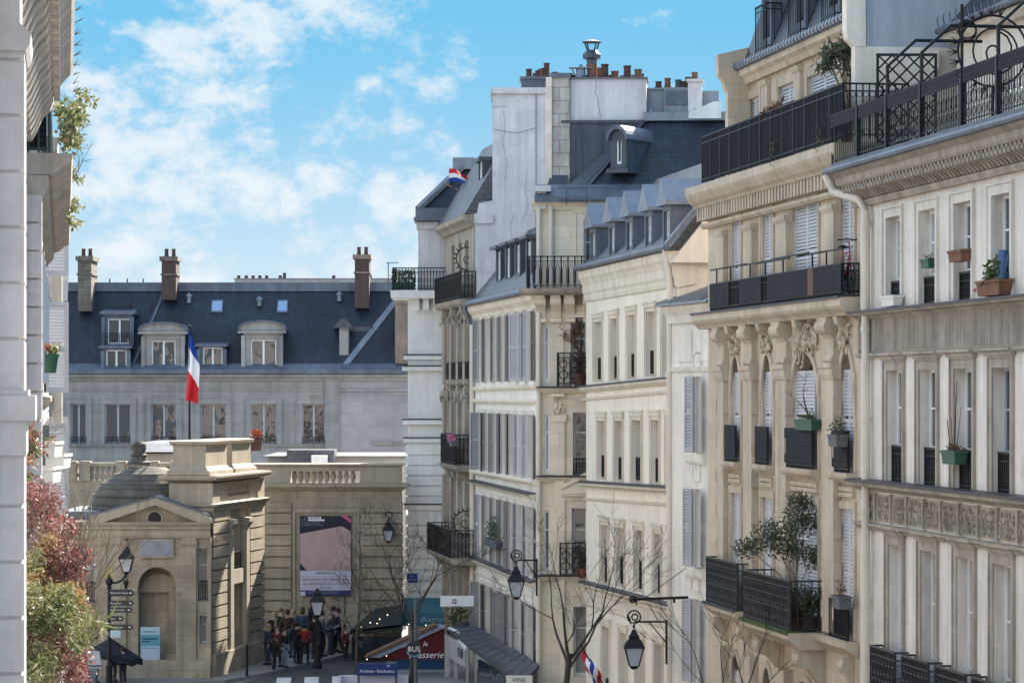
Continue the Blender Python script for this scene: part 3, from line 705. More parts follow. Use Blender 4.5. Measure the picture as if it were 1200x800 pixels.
# attic storey set back behind the top balcony
ZR = 15.1; va = -1.0
at = [[f.u(875, va), f.u(892, va), ZR, 17.25], [f.u(914, va), f.u(932, va), ZR, 17.25], [f.u(948, va), f.u(982, va), ZR, 17.2], [f.u(1004, va), f.u(1016, va), ZR, 17.25]]
wall(f, .3, U - .32, 15.0, 18.0, at, v=va, reveal=.3, depth=7, mat_='r2', name='attic_wall')
for h in at:
    w = casement(f, h, va - .28, 'frame', bars=1); closed_shutters(f, h, va - .05, w, gap=.12)
    s = MB(); s.box(h[0] - .14, h[0], .94, 1.0, h[2], h[3] + .2); s.box(h[1], h[1] + .14, .94, 1.0, h[2], h[3] + .2); s.box(h[0], h[1], .95, 1.0, h[3], h[3] + .2); s.build('window_surround', 'r2t', w)
for px in (900, 938, 990):
    uu = f.u(px, va); p = MB(); p.box(uu - .3, uu + .3, .9, 1.0, 15.1, 17.55); p.mould(uu - .34, 17.4, uu + .34, 17.4, [(-1.0, 0), (-.88, .0), (-.84, .08), (-.84, .13), (-1, .15)]); p.build('pilaster', 'r2t', f.root)
c = MB(); c.mould(.3, 17.62, U - .3, 17.62, [(-1.0, 0), (-.86, 0), (-.8, .12), (-.7, .2), (-.7, .36), (-1.0, .4)]); c.build('eaves_moulding', 'r2t', f.root)
g = MB(); u = .3; g.tube([(.3, .66, 18.05), (U - .3, .66, 18.05)], .085, 8)
while u < U - .3: g.tube([(u, .66, 18.05), (u + .09, .66, 18.05)], .11, 8); u += .3
g.build('gutter', 'zinc', f.root)
rf = MB(); rf.prx([(.78, 18.02), (2.3, 22.3), (3.4, 23.0), (8, 23.0), (8, 18.02)], .3, U - .3); ro = rf.build('roof', 'slate', f.root)
for uu in (f.u(905, -1.0), f.u(945, -1.0), f.u(985, -1.0)):
    dm = MB(); hh = [uu - .36, uu + .36, 18.5, 20.6]
    dm.box(hh[0] - .14, hh[0], .85, 2.2, 18.2, 20.7); dm.box(hh[1], hh[1] + .14, .85, 2.2, 18.2, 20.7); dm.box(hh[0] - .2, hh[1] + .2, .75, 2.6, 20.7, 20.85); dm.box(hh[0], hh[1], .85, 1.6, 18.2, 18.5)
    do = dm.build('dormer', 'lead', f.root); casement(f, hh, -1.1, 'frame', bars=2, parent=do)
    g = MB(); railing(g, (hh[0] - .2, .72), (hh[1] + .2, .72), 18.2, 19.3, .16, .008); railing(g, (hh[1] + .2, .72), (hh[1] + .2, 1.1), 18.2, 19.3, .16, .008); g.build('guard_rail', 'iron', do)
# party walls at both ends
p = MB(); p.box(0, .3, .43, 9, 15.0, 17.4); p.prx([(.43, 17.4), (.36, 17.55), (.32, 17.7), (.2, 17.85), (.18, 18.35), (9, 20.5), (9, 17.4)], 0, .3); p.build('party_wall', 'r2', f.root)
p = MB(); p.box(U - .3, U, -.1, 9, 14.6, 17.0); p.mould(U - .34, 17.0, U + .02, 17.0, [(.1, 0), (.14, .05), (.24, .15), (.28, .3), (.28, 1.0), (-.12, 1.0), (-.12, 0)]); p.build('party_wall', 'r3', f.root)
p = MB(); p.box(U - .3, U - .02, .14, 9, 17.0, 24); p.build('gable_wall', mat('blue_grey_plaster', (.40, .41, .45), var=.1, vs=.5, streak=.2, bump=.15, dirt=.3, dirtc=(.26, .26, .28)), f.root)
# attic balcony railing with its screen
vt = .46; a, b = f.u(823, vt), f.u(988, vt)
g = MB(); railing(g, (a, -vt), (b, -vt), ZR, ZR + 1.12, .105, .012); railing(g, (b, -vt), (b, .9), ZR, ZR + 1.12, .13, .012, deco=True); railing(g, (a, -vt), (a, .9), ZR, ZR + 1.12, .13, .012)
go = g.build('attic_railing', 'iron', f.root); pk = MB()
for i in range(1, 13): q = lerp(a, b, i / 13); pk.box(q - .012, q + .012, -vt - .03, -vt - .012, ZR + .02, ZR + 1.08)
pk.box(a, b, -vt - .026, -vt - .014, ZR + .94, ZR + .952)
pk.build('screen_batten', 'pgreyl', go)
s = MB(); s.pbox((a + .02, -vt), (b - .02, -vt), 0, b - a - .04, ZR + .08, ZR + 1.06, .03, .04); s.build('balcony_screen', 'screen', go)
# sloping waste pipe on the gable
d = MB(); q = []
for px, py in ((1014, 135), (1016, 117), (1062, 103), (1092, 90), (1098, 78), (1101, 60)):
    k = (px - HX) / F; yy = f.w(U + .14, 0, 0).y; t = ((k * yy - f.w(U + .14, 0, 0).x) / f.n.x); q.append((U + .14, -t, f.z(1008, py)))
d.tube(q, .085, 8)
for e in q[1:-1]: d.ball(e, .115, 8, 5)
d.build('waste_pipe', 'pipe', f.root)

# ------------------------------------------------------------------ narrow white house
R2b = Fac('narrow_house', 'narrow off-white house, one shuttered window per floor, between ochre house and cream house', 'building', (786, 80.6), (846, 76.4))
f = R2b; U = f.len
rows = [f.open(814.5, 821, 441, 530), f.open(813, 820, 573, 664), f.open(812, 819, 702, 800)]
wall(f, 0, U, 0, 12.4, rows, mat_='r4', reveal=.22, depth=5)
for h in rows:
    w = casement(f, h, -.2, 'frame', bars=2)
    n = (h[1] - h[0]) * 1.05
    for q in (-1, 1):
        mb = MB(); e = h[0] - .02 if q < 0 else h[1] + .02
        if q < 0: leaf(mb, (e - n * .97, -.14), (e, -.06), h[2], h[3])
        else: leaf(mb, (e, -.14), (e + n * .97, -.3), h[2], h[3])
        mb.build('shutter', 'shutl', w)
    p = MB(); p.mould(h[0] - .5, h[2] - .3, h[1] + .5, h[2] - .3, [(.001, 0), (.06, 0), (.1, .08), (.12, .24), (.12, .29), (.001, .3)]); p.build('window_sill', 'r4', w); p = MB()
    for x0, x1, y0, y1 in ((h[0] - .1, h[0] - .04, h[3] + .2, h[3] + .62), (h[1] + .04, h[1] + .1, h[3] + .2, h[3] + .62), (h[0] - .04, h[1] + .04, h[3] + .2, h[3] + .25), (h[0] - .04, h[1] + .04, h[3] + .57, h[3] + .62)): p.box(x0, x1, -.04, -.001, y0, y1)
    p.build('lintel_panel', 'r4', w)
c = MB(); zt = f.z(815, 357); c.mould(0, zt - .45, U, zt - .45, [(.001, 0), (.08, .0), (.14, .2), (.3, .38), (.3, .44), (.001, .45)]); c.mould(0, zt - 1.7, U, zt - 1.7, [(.001, 0), (.06, 0), (.1, .1), (.001, .12)])
for x0 in (.7, 2.2): c.box(x0, x0 + 1.2, -.04, -.001, zt - 1.45, zt - .65)
c.build('cornice', 'r4', f.root)
rf = MB(); rf.prx([(-.42, zt), (-.42, zt + .05), (1.6, zt + .75), (1.6, zt)], -.1, U + .0)
for k in range(8): rf.prx([(-.42, zt + .05), (-.42, zt + .1), (1.6, zt + .8), (1.6, zt + .75)], k * U / 8, k * U / 8 + .05)
rf.build('roof', 'zinc', f.root)

# ------------------------------------------------------------------ cream house with gabled dormers
R3 = Fac('cream_house', 'plain cream rendered house with five pointed zinc dormers above deep narrow windows', 'building', (687, 94.0), (793, 80.5))
f = R3; U = f.len
def row3(xs, ts, bs): return [f.open(a, b, t, c) for (a, b), t, c in zip(xs, ts, bs)]
rA = row3([(697, 706), (716, 724.5), (736, 745), (758, 768), (777, 787)], (377, 373, 369, 365, 362), (447, 446, 444, 441, 440))
rB = row3([(701, 710), (721, 730), (741, 752), (764, 773), (782, 791)], (493, 493, 492, 492, 491), (562, 565, 566, 568, 569))
rC = row3([(705, 713), (723, 732), (745, 754), (767, 775), (785, 792.5)], (615, 618, 621, 625, 628), (686, 688, 694, 699, 706))
rD = row3([(706, 715), (727, 735), (746, 755), (768, 777), (785.5, 792.5)], (734, 741, 748, 755, 761), (830, 838, 846, 854, 862))
wall(f, 0, U, 0, 13.7, rA + rB + rC + rD, mat_='r3', reveal=.4, depth=9)
for ri, r in enumerate((rA, rB, rC, rD)):
    for i, h in enumerate(r):
        w = casement(f, h, -.36, 'frame', bars=2)
        surround(f, h, .1, .03, 'r3t', head=.07, o=w)
        g = MB(); railing(g, (h[0], .12), (h[1], .12), h[2] + .08, h[2] + (.85 if ri > 1 else .72), .12, .014, deco=ri > 1); g.build('guard_rail', 'iron', w)
led = MB()
def sband(mb, f, l, r, prof): (ua, za), (ub, zb_) = f.uz(*l), f.uz(*r); mb.mould(ua, za, ub, zb_, prof)
sband(led, f, (683, 455), (792.5, 444), [(.001, -.12), (.08, -.12), (.16, -.04), (.16, .02), (.001, .08)]); sband(led, f, (683, 467), (792.5, 457), [(.001, -.08), (.05, -.06), (.07, 0), (.001, .02)])
sband(led, f, (686, 566), (792.5, 573), [(.001, -.12), (.08, -.12), (.2, -.04), (.2, .02), (.001, .08)]); sband(led, f, (686, 583), (792.5, 590), [(.001, -.08), (.05, -.06), (.07, 0), (.001, .02)])
sband(led, f, (687, 683), (792.5, 711), [(.001, -.14), (.1, -.14), (.22, -.04), (.22, .02), (.001, .08)]); sband(led, f, (688, 694), (792.5, 723), [(.001, -.4), (.06, -.36), (.1, -.1), (.12, 0), (.001, .04)])
led.build('string_course', 'r3t', f.root)
for l, r, v in (((683, 455), (792.5, 444), .16), ((686, 566), (792.5, 573), .2), ((687, 683), (792.5, 711), .22)):
    (ua, za), (ub, zb_) = f.uz(*l), f.uz(*r); leadcap(f, ua, za + .06, ub, zb_ + .06, v)
c = MB(); c.mould(-.05, 12.75, U + .05, 12.75, [(.001, 0), (.05, .04), (.07, .14), (.07, .22), (.11, .3), (.12, .5), (.18, .66), (.23, .74), (.25, .95), (-.5, 1.0), (-.5, .1)]); c.build('cornice', 'r3t', f.root)
g = MB(); g.tube([(-.15, -.3, 13.8), (U + .12, -.3, 13.8)], .09, 8); g.build('gutter', 'lead', f.root)
rf = MB(); rf.prx([(-.24, 13.72), (2.2, 16.55), (9, 17.2), (9, 13.72)], 0, U - .01); rf.build('roof', 'slate2', f.root)
gw = MB(); gw.prx([(-.2, 13.4), (2.2, 16.4), (9, 16.9), (9, 13.4)], U, U + .25); gw.build('gable_wall', 'r3', f.root)
cp = MB(); cp.prx([(-.35, 13.74), (-.35, 13.9), (2.2, 16.95), (9, 17.35), (9, 17.15), (2.3, 16.72)], U - .06, U + .32); cp.build('gable_coping', 'lead', f.root)
dl = [(692, 713), (715, 735), (735, 756), (757, 779), (779, 800)]
for i, (a, b) in enumerate(dl):
    um = f.u((a + b) / 2 - 5, -.1); zt = 15.0; hh = [um - .38, um + .38, 13.92, 14.86]
    dm = MB(); dm.box(hh[0] - .14, hh[0], .02, 2.0, 13.8, zt); dm.box(hh[1], hh[1] + .14, .02, 2.0, 13.8, zt); dm.box(hh[0], hh[1], .02, .3, zt - .16, zt)
    do = dm.build('dormer', 'lead', f.root)
    casement(f, hh, -.16, 'frame', bars=2, parent=do)
    rr = MB(); rr.prz([(um - .68, zt - .02), (um + .68, zt - .02), (um + .68, zt + .06), (um, zt + .72), (um - .68, zt + .06)], -.14, 2.6); rr.build('dormer_roof', 'zinc', do)
d = MB(); d.tube([(U - .1, -.28, 13.75), (U - .1, -.2, 13.2), (U - .1, -.16, 12.9), (U - .1, -.16, .2)], .09, 10)
for zz in (12.2, 10.4, 7.5, 5.0, 3.0): d.tube([(U - .1, -.16, zz), (U - .1, -.16, zz + .14)], .115, 10)
d.build('downpipe', 'pipe', f.root)
# ------------------------------------------------------------------ big cream house whose front turns towards the eye
R5 = Fac('corner_house', 'tall cream ashlar house with slate mansard, eyebrow dormer and crowded chimney stack', 'building', (631, 95.9), (850, 95.5))
f = R5; U = f.len; YW = 95.8
Z = lambda py: CZ + (HY - py) * YW / F
X = lambda px: f.u(px)
holes = [[X(684), X(720), Z(337), Z(258)], [X(669), X(704), Z(450), Z(372)], [X(671.5), X(704), Z(557), Z(483)], [X(670), X(704), Z(675), Z(595)], [X(672), X(704), Z(792), Z(710)]]
slits = [[X(637), X(644), Z(447), Z(382)], [X(638), X(644), Z(552), Z(485)], [X(637), X(645), Z(668), Z(598)]]
wall(f, 0, U, 0, Z(236), holes + slits, mat_='r5', reveal=.4, depth=8)
for h in holes:
    w = casement(f, h, -.36, 'frame', bars=1); surround(f, h, .22, .07, 'r5', head=.1, o=w)
for h in slits:
    w = casement(f, h, -.12, 'frame', bars=1)
pl = MB(); pl.box(X(651), X(662), -.16, -.001, .3, Z(492)); pl.box(X(648), X(664), -.2, -.001, Z(494), Z(486)); pl.build('pilaster', 'r5', f.root)
k = MB(); carving(k, X(653), Z(475), .55, .75, 26, .16, 5); k.box(X(646), X(662), -.2, -.001, Z(465), Z(461)); k.build('carved_capital', 'r5', f.root)
c = MB(); led = [(.001, -.12), (.12, -.12), (.2, -.05), (.3, .0), (.3, .06), (.001, .08)]
for py in (456, 560, 676): c.mould(-.05, Z(py), U, Z(py), led)
c.build('string_course', 'r5', f.root)
for py in (456, 560, 676): leadcap(f, -.05, Z(py) + .07, U, Z(py) + .07, .3)
p = MB(); zl, zh = Z(578), Z(561); p.prz([(X(659), zl), (X(722), zl), (X(722), zl + .12), (X(690), zh + .12), (X(659), zl + .12)], -.2, -.001)
p.mould(X(659), zl - .14, X(722), zl - .14, [(.001, 0), (.14, 0), (.24, .08), (.24, .13), (.001, .135)]); p.prz([(X(657), zl + .12), (X(690), zh + .12), (X(690), zh + .26), (X(657), zl + .26)], -.28, -.2); p.build('window_pediment', 'r5', f.root)
# top balcony on stone brackets
zb = Z(338); vb = .85
s = MB(); s.mould(-.55, zb - .22, U, zb - .22, [(.001, 0), (vb - .1, 0), (vb + .02, .08), (vb + .06, .2), (.001, .22)]); s.build('balcony_slab', 'r1d', f.root)
each_console(f, 'r5', [(X(px), zb - .23, .85, .6, .3) for px in (634, 652, 668, 690)])
g = MB(); a = -.3; railing(g, (a, -vb), (U, -vb), zb, zb + .98, .21, .02)
for i in range(30):
    x0 = a + .105 + .21 * i
    g.tube([(x0 - .07, -vb, zb + .12), (x0 - .07, -vb, zb + .55), (x0, -vb, zb + .8), (x0 + .07, -vb, zb + .55), (x0 + .07, -vb, zb + .12)], .012, 4)
railing(g, (a, -vb), (a, .3), zb, zb + .98, .1, .016); g.build('balcony_railing', 'iron', f.root)
for (l, r, t, b) in ((654, 712, 413, 452), (657, 712, 635, 675)):
    g = MB(); zb2 = Z(b); x0 = X(l); v = .32
    railing(g, (x0, -v), (x0 + 1.6, -v), zb2, Z(t), .2, .016, deco=True); railing(g, (x0, -v), (x0, 0), zb2, Z(t), .16, .014)
    for i in range(5): g.ring((x0 + .18 + i * .3, -v, zb2 + .35), .13, .014, 'y', 10, 4); g.ring((x0 + .18 + i * .3, -v, zb2 + .68), .12, .014, 'y', 10, 4)
    g.build('balcony_railing', 'iron', f.root)
g = MB(); railing(g, (holes[2][0], .05), (holes[2][1], .05), Z(557), Z(537), .1, .013, deco=True); g.build('guard_rail', 'iron', f.root)
d = MB(); d.tube([(.02, -.12, Z(240)), (.02, -.12, .3)], .075, 10); d.tube([(X(646), -.12, Z(240)), (X(646), -.12, Z(338))], .07, 10)
for zz in (12, 10, 8, 6, 4, 2): d.tube([(.02, -.12, zz), (.02, -.12, zz + .12)], .095, 10)
d.build('downpipe', 'pipe', f.root)
c = MB(); c.mould(-.2, Z(246), U, Z(246), [(.001, 0), (.08, 0), (.16, .12), (.28, .2), (.28, .3), (-1, .32), (-1, .02)]); c.build('cornice', 'r5', f.root)
# roof: lower apron, slope towards the eye, hip, top ridge
ze = Z(237); zr = Z(133)
rf = MB(); rf.poly([(X(680), .45, ze), (X(684), .5, Z(216)), (X(752), 2.3, zr), (X(752), 8, zr), (X(680), 8, ze)], [(U + 3, .45, ze), (U + 3, .5, Z(216)), (U + 3, 2.3, zr), (U + 3, 8, zr), (U + 3, 8, ze)])
ro = rf.build('roof', 'slate', f.root)
ap = MB(); ap.prx([(-.42, ze - .02), (-.42, ze + .16), (.46, Z(215)), (.52, Z(215)), (-.3, ze)], -.1, U + 3); ap.build('lead_apron', 'lead', f.root)
hp = MB(); hp.poly([(X(662), .9, Z(217)), (X(690), .38, Z(217)), (X(753), 2.1, Z(137)), (X(744), 2.3, Z(137))], [(X(662), 1.3, Z(217)), (X(690), .6, Z(217)), (X(753), 2.3, Z(137)), (X(744), 2.5, Z(137))]); hp.build('hip_flashing', 'zincd', f.root)
rg = MB(); rg.box(X(752), U + 3, 2.1, 2.9, zr - .05, zr + .22)
for i in range(9): rg.box(X(760) + i * .7, X(760) + i * .7 + .05, 2.05, 2.95, zr + .2, zr + .32)
rg.build('ridge_flashing', 'zinc', f.root)
g = MB()
for i in range(12): g.box(X(664) + i * .62, X(664) + i * .62 + .03, -.46, -.43, ze - .1, ze + .42)
g.box(X(655), U, -.46, -.43, ze + .4, ze + .43); g.box(X(655), U, -.46, -.43, ze + .02, ze + .06); g.build('eaves_guard', 'zincd', f.root)
# eyebrow dormer
dz0, dz1 = Z(196), Z(164); a, b = X(723), X(744)
hh = [a + .18, b - .18, dz0 + .12, dz1 + .08]
dm = MB(); yf = .35
dm.box(a, hh[0], yf, 2.4, dz0, dz1); dm.box(hh[1], b, yf, 2.4, dz0, dz1); dm.box(hh[0], hh[1], yf, 2.2, dz0 - .02, hh[2]); dm.box(a - .1, b + .1, yf - .12, 1.5, dz0 - .16, dz0 - .02)
do = dm.build('dormer', 'zincd', ro)
casement(f, hh, -yf - .12, 'frame', bars=0, parent=do)
n = 10; arc = [((a + b) / 2 - (b - a) / 2 * 1.1 * math.cos(math.pi * k / n), dz1 + .36 * math.sin(math.pi * k / n)) for k in range(n + 1)]
arc2 = [((a + b) / 2 - (b - a) / 2 * 1.3 * math.cos(math.pi * k / n), dz1 + .06 + .44 * math.sin(math.pi * k / n)) for k in range(n + 1)]
rr = MB(); rr.prz(arc, yf, 2.4); rr.build('dormer_front', 'zincd', do)
rr = MB(); rr.prz(arc + arc2[::-1], yf - .14, 3.6); rr.build('dormer_roof', 'lead', do)
th = R(-26); cx_ = (a + b) / 2; do.rotation_euler = (0, 0, th); do.location = (cx_ - (cx_ * math.cos(th) - .9 * math.sin(th)), .9 - (cx_ * math.sin(th) + .9 * math.cos(th)), 0)
# chimney stack: quoined pier, white render, zinc panels, pots
yc = 2.35
cs = MB(); cs.box(X(664), X(755), yc + .02, yc + 1.5, Z(134), Z(84)); co = cs.build('chimney_stack', 'plaster', f.root)
q = MB(); q.box(X(642), X(663.5), yc - .1, yc + 1.5, Z(215), Z(82)); q.build('chimney_pier', 'cutst', co)
q = MB(); q.box(X(635), X(642), yc - .2, yc + 1.5, Z(236), Z(82)); q.build('chimney_quoin', 'r5', co)
q = MB(); q.box(X(640), X(664), yc - .2, yc + 1.6, Z(82), Z(77)); q.box(X(664), X(757), yc - .06, yc + 1.6, Z(84), Z(82)); q.build('chimney_cap', 'lead', co)
q = MB(); q.box(X(655), X(757), yc - .04, yc + 1.4, Z(222), Z(134.5))
for px in (656, 668, 676, 700, 726, 745): q.box(X(px), X(px) + .05, yc - .08, yc - .035, Z(215), Z(138))
q.box(X(653), X(758), yc - .12, yc - .035, Z(137), Z(133.5)); q.build('zinc_panel', 'zincd', co)
q = MB(); q.poly([(X(636), yc - .6, Z(219)), (X(658), yc - .6, Z(219)), (X(661), yc - .1, Z(199)), (X(640), yc - .1, Z(199))], [(X(636), yc - .1, Z(219)), (X(658), yc - .1, Z(219)), (X(661), yc, Z(199)), (X(640), yc, Z(199))]); q.build('flashing', 'zincd', co)
q = MB(); q.box(X(628), X(646), -.35, .7, Z(225), Z(218)); q.box(X(630), X(640), -.2, .6, Z(245), Z(225)); q.build('parapet_block', 'plaster', co)
def pot(par, x, y, z, r, h, m, kind=0):
    r *= .66; mb = MB(); mb.lathe((x, y, z), [(r * 1.15, 0), (r * 1.15, .06), (r, .09), (r * .92, h - .06), (r * 1.06, h - .05), (r * 1.06, h)], 10)
    return mb.build('chimney_pot', m, par)
for px, pt, m, r, dy in ((683, 76, 'terrad', .16, .9), (697, 66, 'terra', .16, 1.1), (705, 65, 'terrad', .19, .3), (712, 76, 'terrad', .17, .9), (717, 73, 'terra', .19, .4), (727, 76, 'zinc', .2, 1.0), (732, 67, 'terrad', .19, .3), (738, 76, 'zinc', .2, .9), (745, 71, 'terra', .19, .4), (688, 78, 'terra', .14, .9), (749, 78, 'zinc', .16, 1.0), (657, 75, 'terrad', .15, .9), (668, 77, 'terrad', .2, .5), (650, 79, 'zinc', .14, .9), (661, 72, 'terrad', .14, 1.2), (680, 79, 'zincd', .15, .2), (693, 74, 'terrad', .15, 1.2), (701, 77, 'terra', .15, .3), (721, 78, 'terrad', .14, 1.1), (735, 79, 'terra', .14, 1.2), (748, 74, 'terrad', .14, 1.0), (645, 75, 'terrad', .16, .4)):
    pot(co, X(px), yc + dy, Z(83.5 if px > 664 else 77), r, Z(pt) - Z(83.5 if px > 664 else 77), m)
k = MB(); x0 = X(689); z0 = Z(83); k.lathe((x0, yc + .4, z0), [(.16, 0), (.16, .4), (.18, .42), (.18, .5)], 10); k.build('chimney_pot', 'terra', co)
k = MB(); k.lathe((x0, yc + .4, z0 + .5), [(.16, 0), (.18, .14), (.3, .18), (.3, .3), (.2, .42), (.16, .44)], 10)
for i in range(4): a = i * math.pi / 2 + .6; k.tube([(x0 + .16 * math.cos(a), yc + .4 + .16 * math.sin(a), z0 + .92), (x0 + .28 * math.cos(a), yc + .4 + .28 * math.sin(a), z0 + 1.2)], .025, 4)
k.lathe((x0, yc + .4, z0 + 1.18), [(.32, 0), (.32, .03), (.05, .1)], 10); k.build('chimney_cowl', 'zincd', co)
k = MB(); cr_ = [(694, 85), (695, 94), (693.5, 100), (697, 107), (698, 118), (700, 128)]; k.tube([(X(a_), yc + .018, Z(b_)) for a_, b_ in cr_], .012, 3); k.build('wall_crack', 'r1d', co)
k = MB(); x0 = X(676); k.lathe((x0, yc + .3, Z(84)), [(.2, 0), (.16, .3), (.16, .36), (.06, .4), (.06, .5)], 10); k.box(x0 - .38, x0 + .38, yc + .1, yc + .5, Z(70), Z(69)); k.tube([(x0 - .2, yc + .3, Z(78)), (x0 - .28, yc + .3, Z(70))], .02, 4); k.tube([(x0 + .2, yc + .3, Z(78)), (x0 + .28, yc + .3, Z(70))], .02, 4); k.build('chimney_cowl', 'zinc', co)
# rear zinc stack to the right
rs = MB(); rs.box(X(755), X(776), 3.2, 4.4, Z(140), Z(94)); rs.box(X(776), X(806), 3.0, 4.4, Z(140), Z(92)); rs.box(X(754), X(777), 3.1, 4.5, Z(94), Z(92)); rs.box(X(822), X(842), 3.4, 5, Z(140), Z(95)); so2 = rs.build('rear_stack', 'zinc', f.root)
k = MB(); k.box(X(805), X(822), 2.8, 4.0, Z(125), Z(86)); k.box(X(803), X(824), 2.7, 4.1, Z(86), Z(83)); k.build('chimney_stack', 'plaster', so2)
k = MB(); k.box(X(778), X(804), 2.94, 2.99, Z(113), Z(96)); k.build('zinc_panel', 'lead', so2)
for px, zb_, pt, m in ((769, 92, 83, 'terrad'), (780, 92, 79, 'terra'), (793, 92, 81, 'zincd'), (805, 92, 78, 'terrad'), (813, 83, 72, 'terra'), (799, 92, 83, 'terrad')): pot(so2, X(px), 3.5, Z(zb_), .16, Z(pt) - Z(zb_), m)
# white kerb panels on the right of the ridge
k = MB(); k.poly([(X(806), 2.0, Z(126)), (X(836), 2.0, Z(113)), (X(845), 2.0, Z(113)), (X(845), 2.0, Z(133)), (X(806), 2.0, Z(133))], [(X(806), 2.2, Z(126)), (X(836), 2.2, Z(113)), (X(845), 2.2, Z(113)), (X(845), 2.2, Z(133)), (X(806), 2.2, Z(133))]); k.build('parapet_wall', 'white', f.root)

# ------------------------------------------------------------------ pale house with grey shutters
R4 = Fac('shuttered_house', 'pale rendered house with many grey louvred shutters ajar, slate roof and four small dormers', 'building', (556, 110.8), (631, 96.2))
f = R4; U = f.len
wc = [564.5, 573.5, 583, 592, 601.5, 611.5, 622]
rowspec = [((372, 447), (368, 447)), ((483, 550), (486, 562)), ((583, 648), (590, 682)), ((686, 740), (704, 790))]
allw = []
for (tl, bl), (tr, br) in rowspec:
    r = []
    zt = (f.z(564, tl) + f.z(622, tr)) / 2; zb = (f.z(564, bl) + f.z(622, br)) / 2
    for px in wc: u = f.u(px); r.append([u - .5, u + .5, zb, zt])
    allw.append(r)
ZE = 13.15
wall(f, 0, U, 0, ZE, [h for r in allw for h in r], mat_='r4', reveal=.25, depth=9)
for ri, r in enumerate(allw):
    for i, h in enumerate(r):
        w = casement(f, h, -.22, 'frame', bars=2)
        m = 'shutl' if i > 4 else 'shutg'
        random.seed(ri * 10 + i); op = random.choice((.08, .11, .13, .16, .24))
        mb = MB(); leaf(mb, (h[0] - .56, -.03 - op), (h[0] - .01, -.03), h[2], h[3]); mb.build('shutter', m, w)
        mb = MB(); leaf(mb, (h[1] + .01, -.03), (h[1] + .56, -.05 - op * .7), h[2], h[3]); mb.build('shutter', m, w)
        surround(f, h, .1, .03, 'r4', o=w)
led = MB()
for l, r in (((556, 455), (630, 452)), ((556, 469), (630, 470))): sband(led, f, l, r, [(.001, -.1), (.05, -.1), (.1, -.02), (.1, .03), (.001, .06)])
sband(led, f, (556, 551), (630, 564), [(.001, -.12), (.12, -.12), (.2, -.03), (.2, .03), (.001, .08)]); sband(led, f, (556, 564), (630, 581), [(.001, -.1), (.16, -.08), (.26, 0), (.26, .04), (.001, .08)])
sband(led, f, (556, 653), (630, 684), [(.001, -.14), (.12, -.14), (.22, -.03), (.22, .03), (.001, .08)]); sband(led, f, (556, 668), (630, 700), [(.001, -.06), (.05, -.05), (.06, 0), (.001, .02)])
led.build('string_course', 'r5', f.root)
for l, r, v in (((556, 564), (630, 581), .26), ((556, 653), (630, 684), .22)):
    (ua, za), (ub, zb_) = f.uz(*l), f.uz(*r); leadcap(f, ua, za + .06, ub, zb_ + .06, v)
c = MB(); c.mould(-.05, ZE - .5, U, ZE - .5, [(.001, 0), (.06, 0), (.1, .12), (.22, .25), (.26, .4), (.26, .48), (-.5, .5), (-.5, .1)]); c.build('cornice', 'r5', f.root)
g = MB(); g.tube([(-.3, -.34, ZE + .03), (U, -.34, ZE + .03)], .1, 8); g.tube([(-.15, -.34, ZE), (-.2, -.2, ZE - .5), (-.1, -.12, ZE - .8), (-.1, -.12, .3)], .07, 8); g.build('gutter', 'lead', f.root)
dp = MB(); dp.tube([(.12, -.1, ZE - .7), (.12, -.1, .3)], .09, 8); dp.build('downpipe', 'pipe', f.root)
rf = MB(); rf.prx([(-.26, ZE), (1.9, ZE + 2.7), (9, ZE + 3.0), (9, ZE)], .02, U - .02); ro = rf.build('roof', 'slate2', f.root)
for px, pt, pb in ((585.5, 292, 330), (596.5, 288, 328), (608, 284, 322), (621, 280, 318)):
    u = f.u(px, -.35); zt = f.z(px, pt, -.35); zb = f.z(px, pb, -.35); hh = [u - .42, u + .42, zb + .06, zt - .08]
    dm = MB(); dm.box(u - .62, hh[0], .3, 2.6, zb - .1, zt); dm.box(hh[1], u + .62, .3, 2.6, zb - .1, zt); dm.box(hh[0], hh[1], .3, .7, zb - .1, hh[2]); dm.prx([(.1, zt), (.1, zt + .1), (3, zt + .35), (3, zt)], u - .78, u + .78)
    do = dm.build('dormer', 'zincd', f.root); casement(f, hh, -.42, 'frame', bars=1, parent=do)

# ------------------------------------------------------------------ ornate narrow stone house
R6 = Fac('carved_stone_house', 'soot-stained narrow stone house with carved pilasters, wrought iron balconies and a tall plain chimney wall', 'building', (521, 119.6), (556, 111.0))
f = R6; U = f.len
hs = []
wpx = (530, 538, 546)
def rowz(t, b): return f.z(538, t), f.z(538, b)
specs = [(375, 440), (470, 540), (560, 640), (680, 740)]
rows6 = []
for t, b in specs:
    zt, zb = rowz(t, b); rows6.append([[f.u(px) - .5, f.u(px) + .5, zb, zt] for px in wpx])
ZE = f.z(538, 258)
wall(f, 0, U, 0, ZE, [h for r in rows6 for h in r] + [[f.u(px) - .45, f.u(px) + .45, f.z(538, 345), f.z(538, 285)] for px in (531, 539, 547)], mat_='r6', reveal=.3, depth=9)
for r in rows6:
    for h in r:
        w = casement(f, h, -.26, 'frame', bars=1); closed_shutters(f, h, -.14, w, m='shutg'); surround(f, h, .2, .1, 'r6', head=.1, o=w)
for px in (531, 539, 547):
    casement(f, [f.u(px) - .45, f.u(px) + .45, f.z(538, 345), f.z(538, 285)], -.26, 'frame', bars=1)
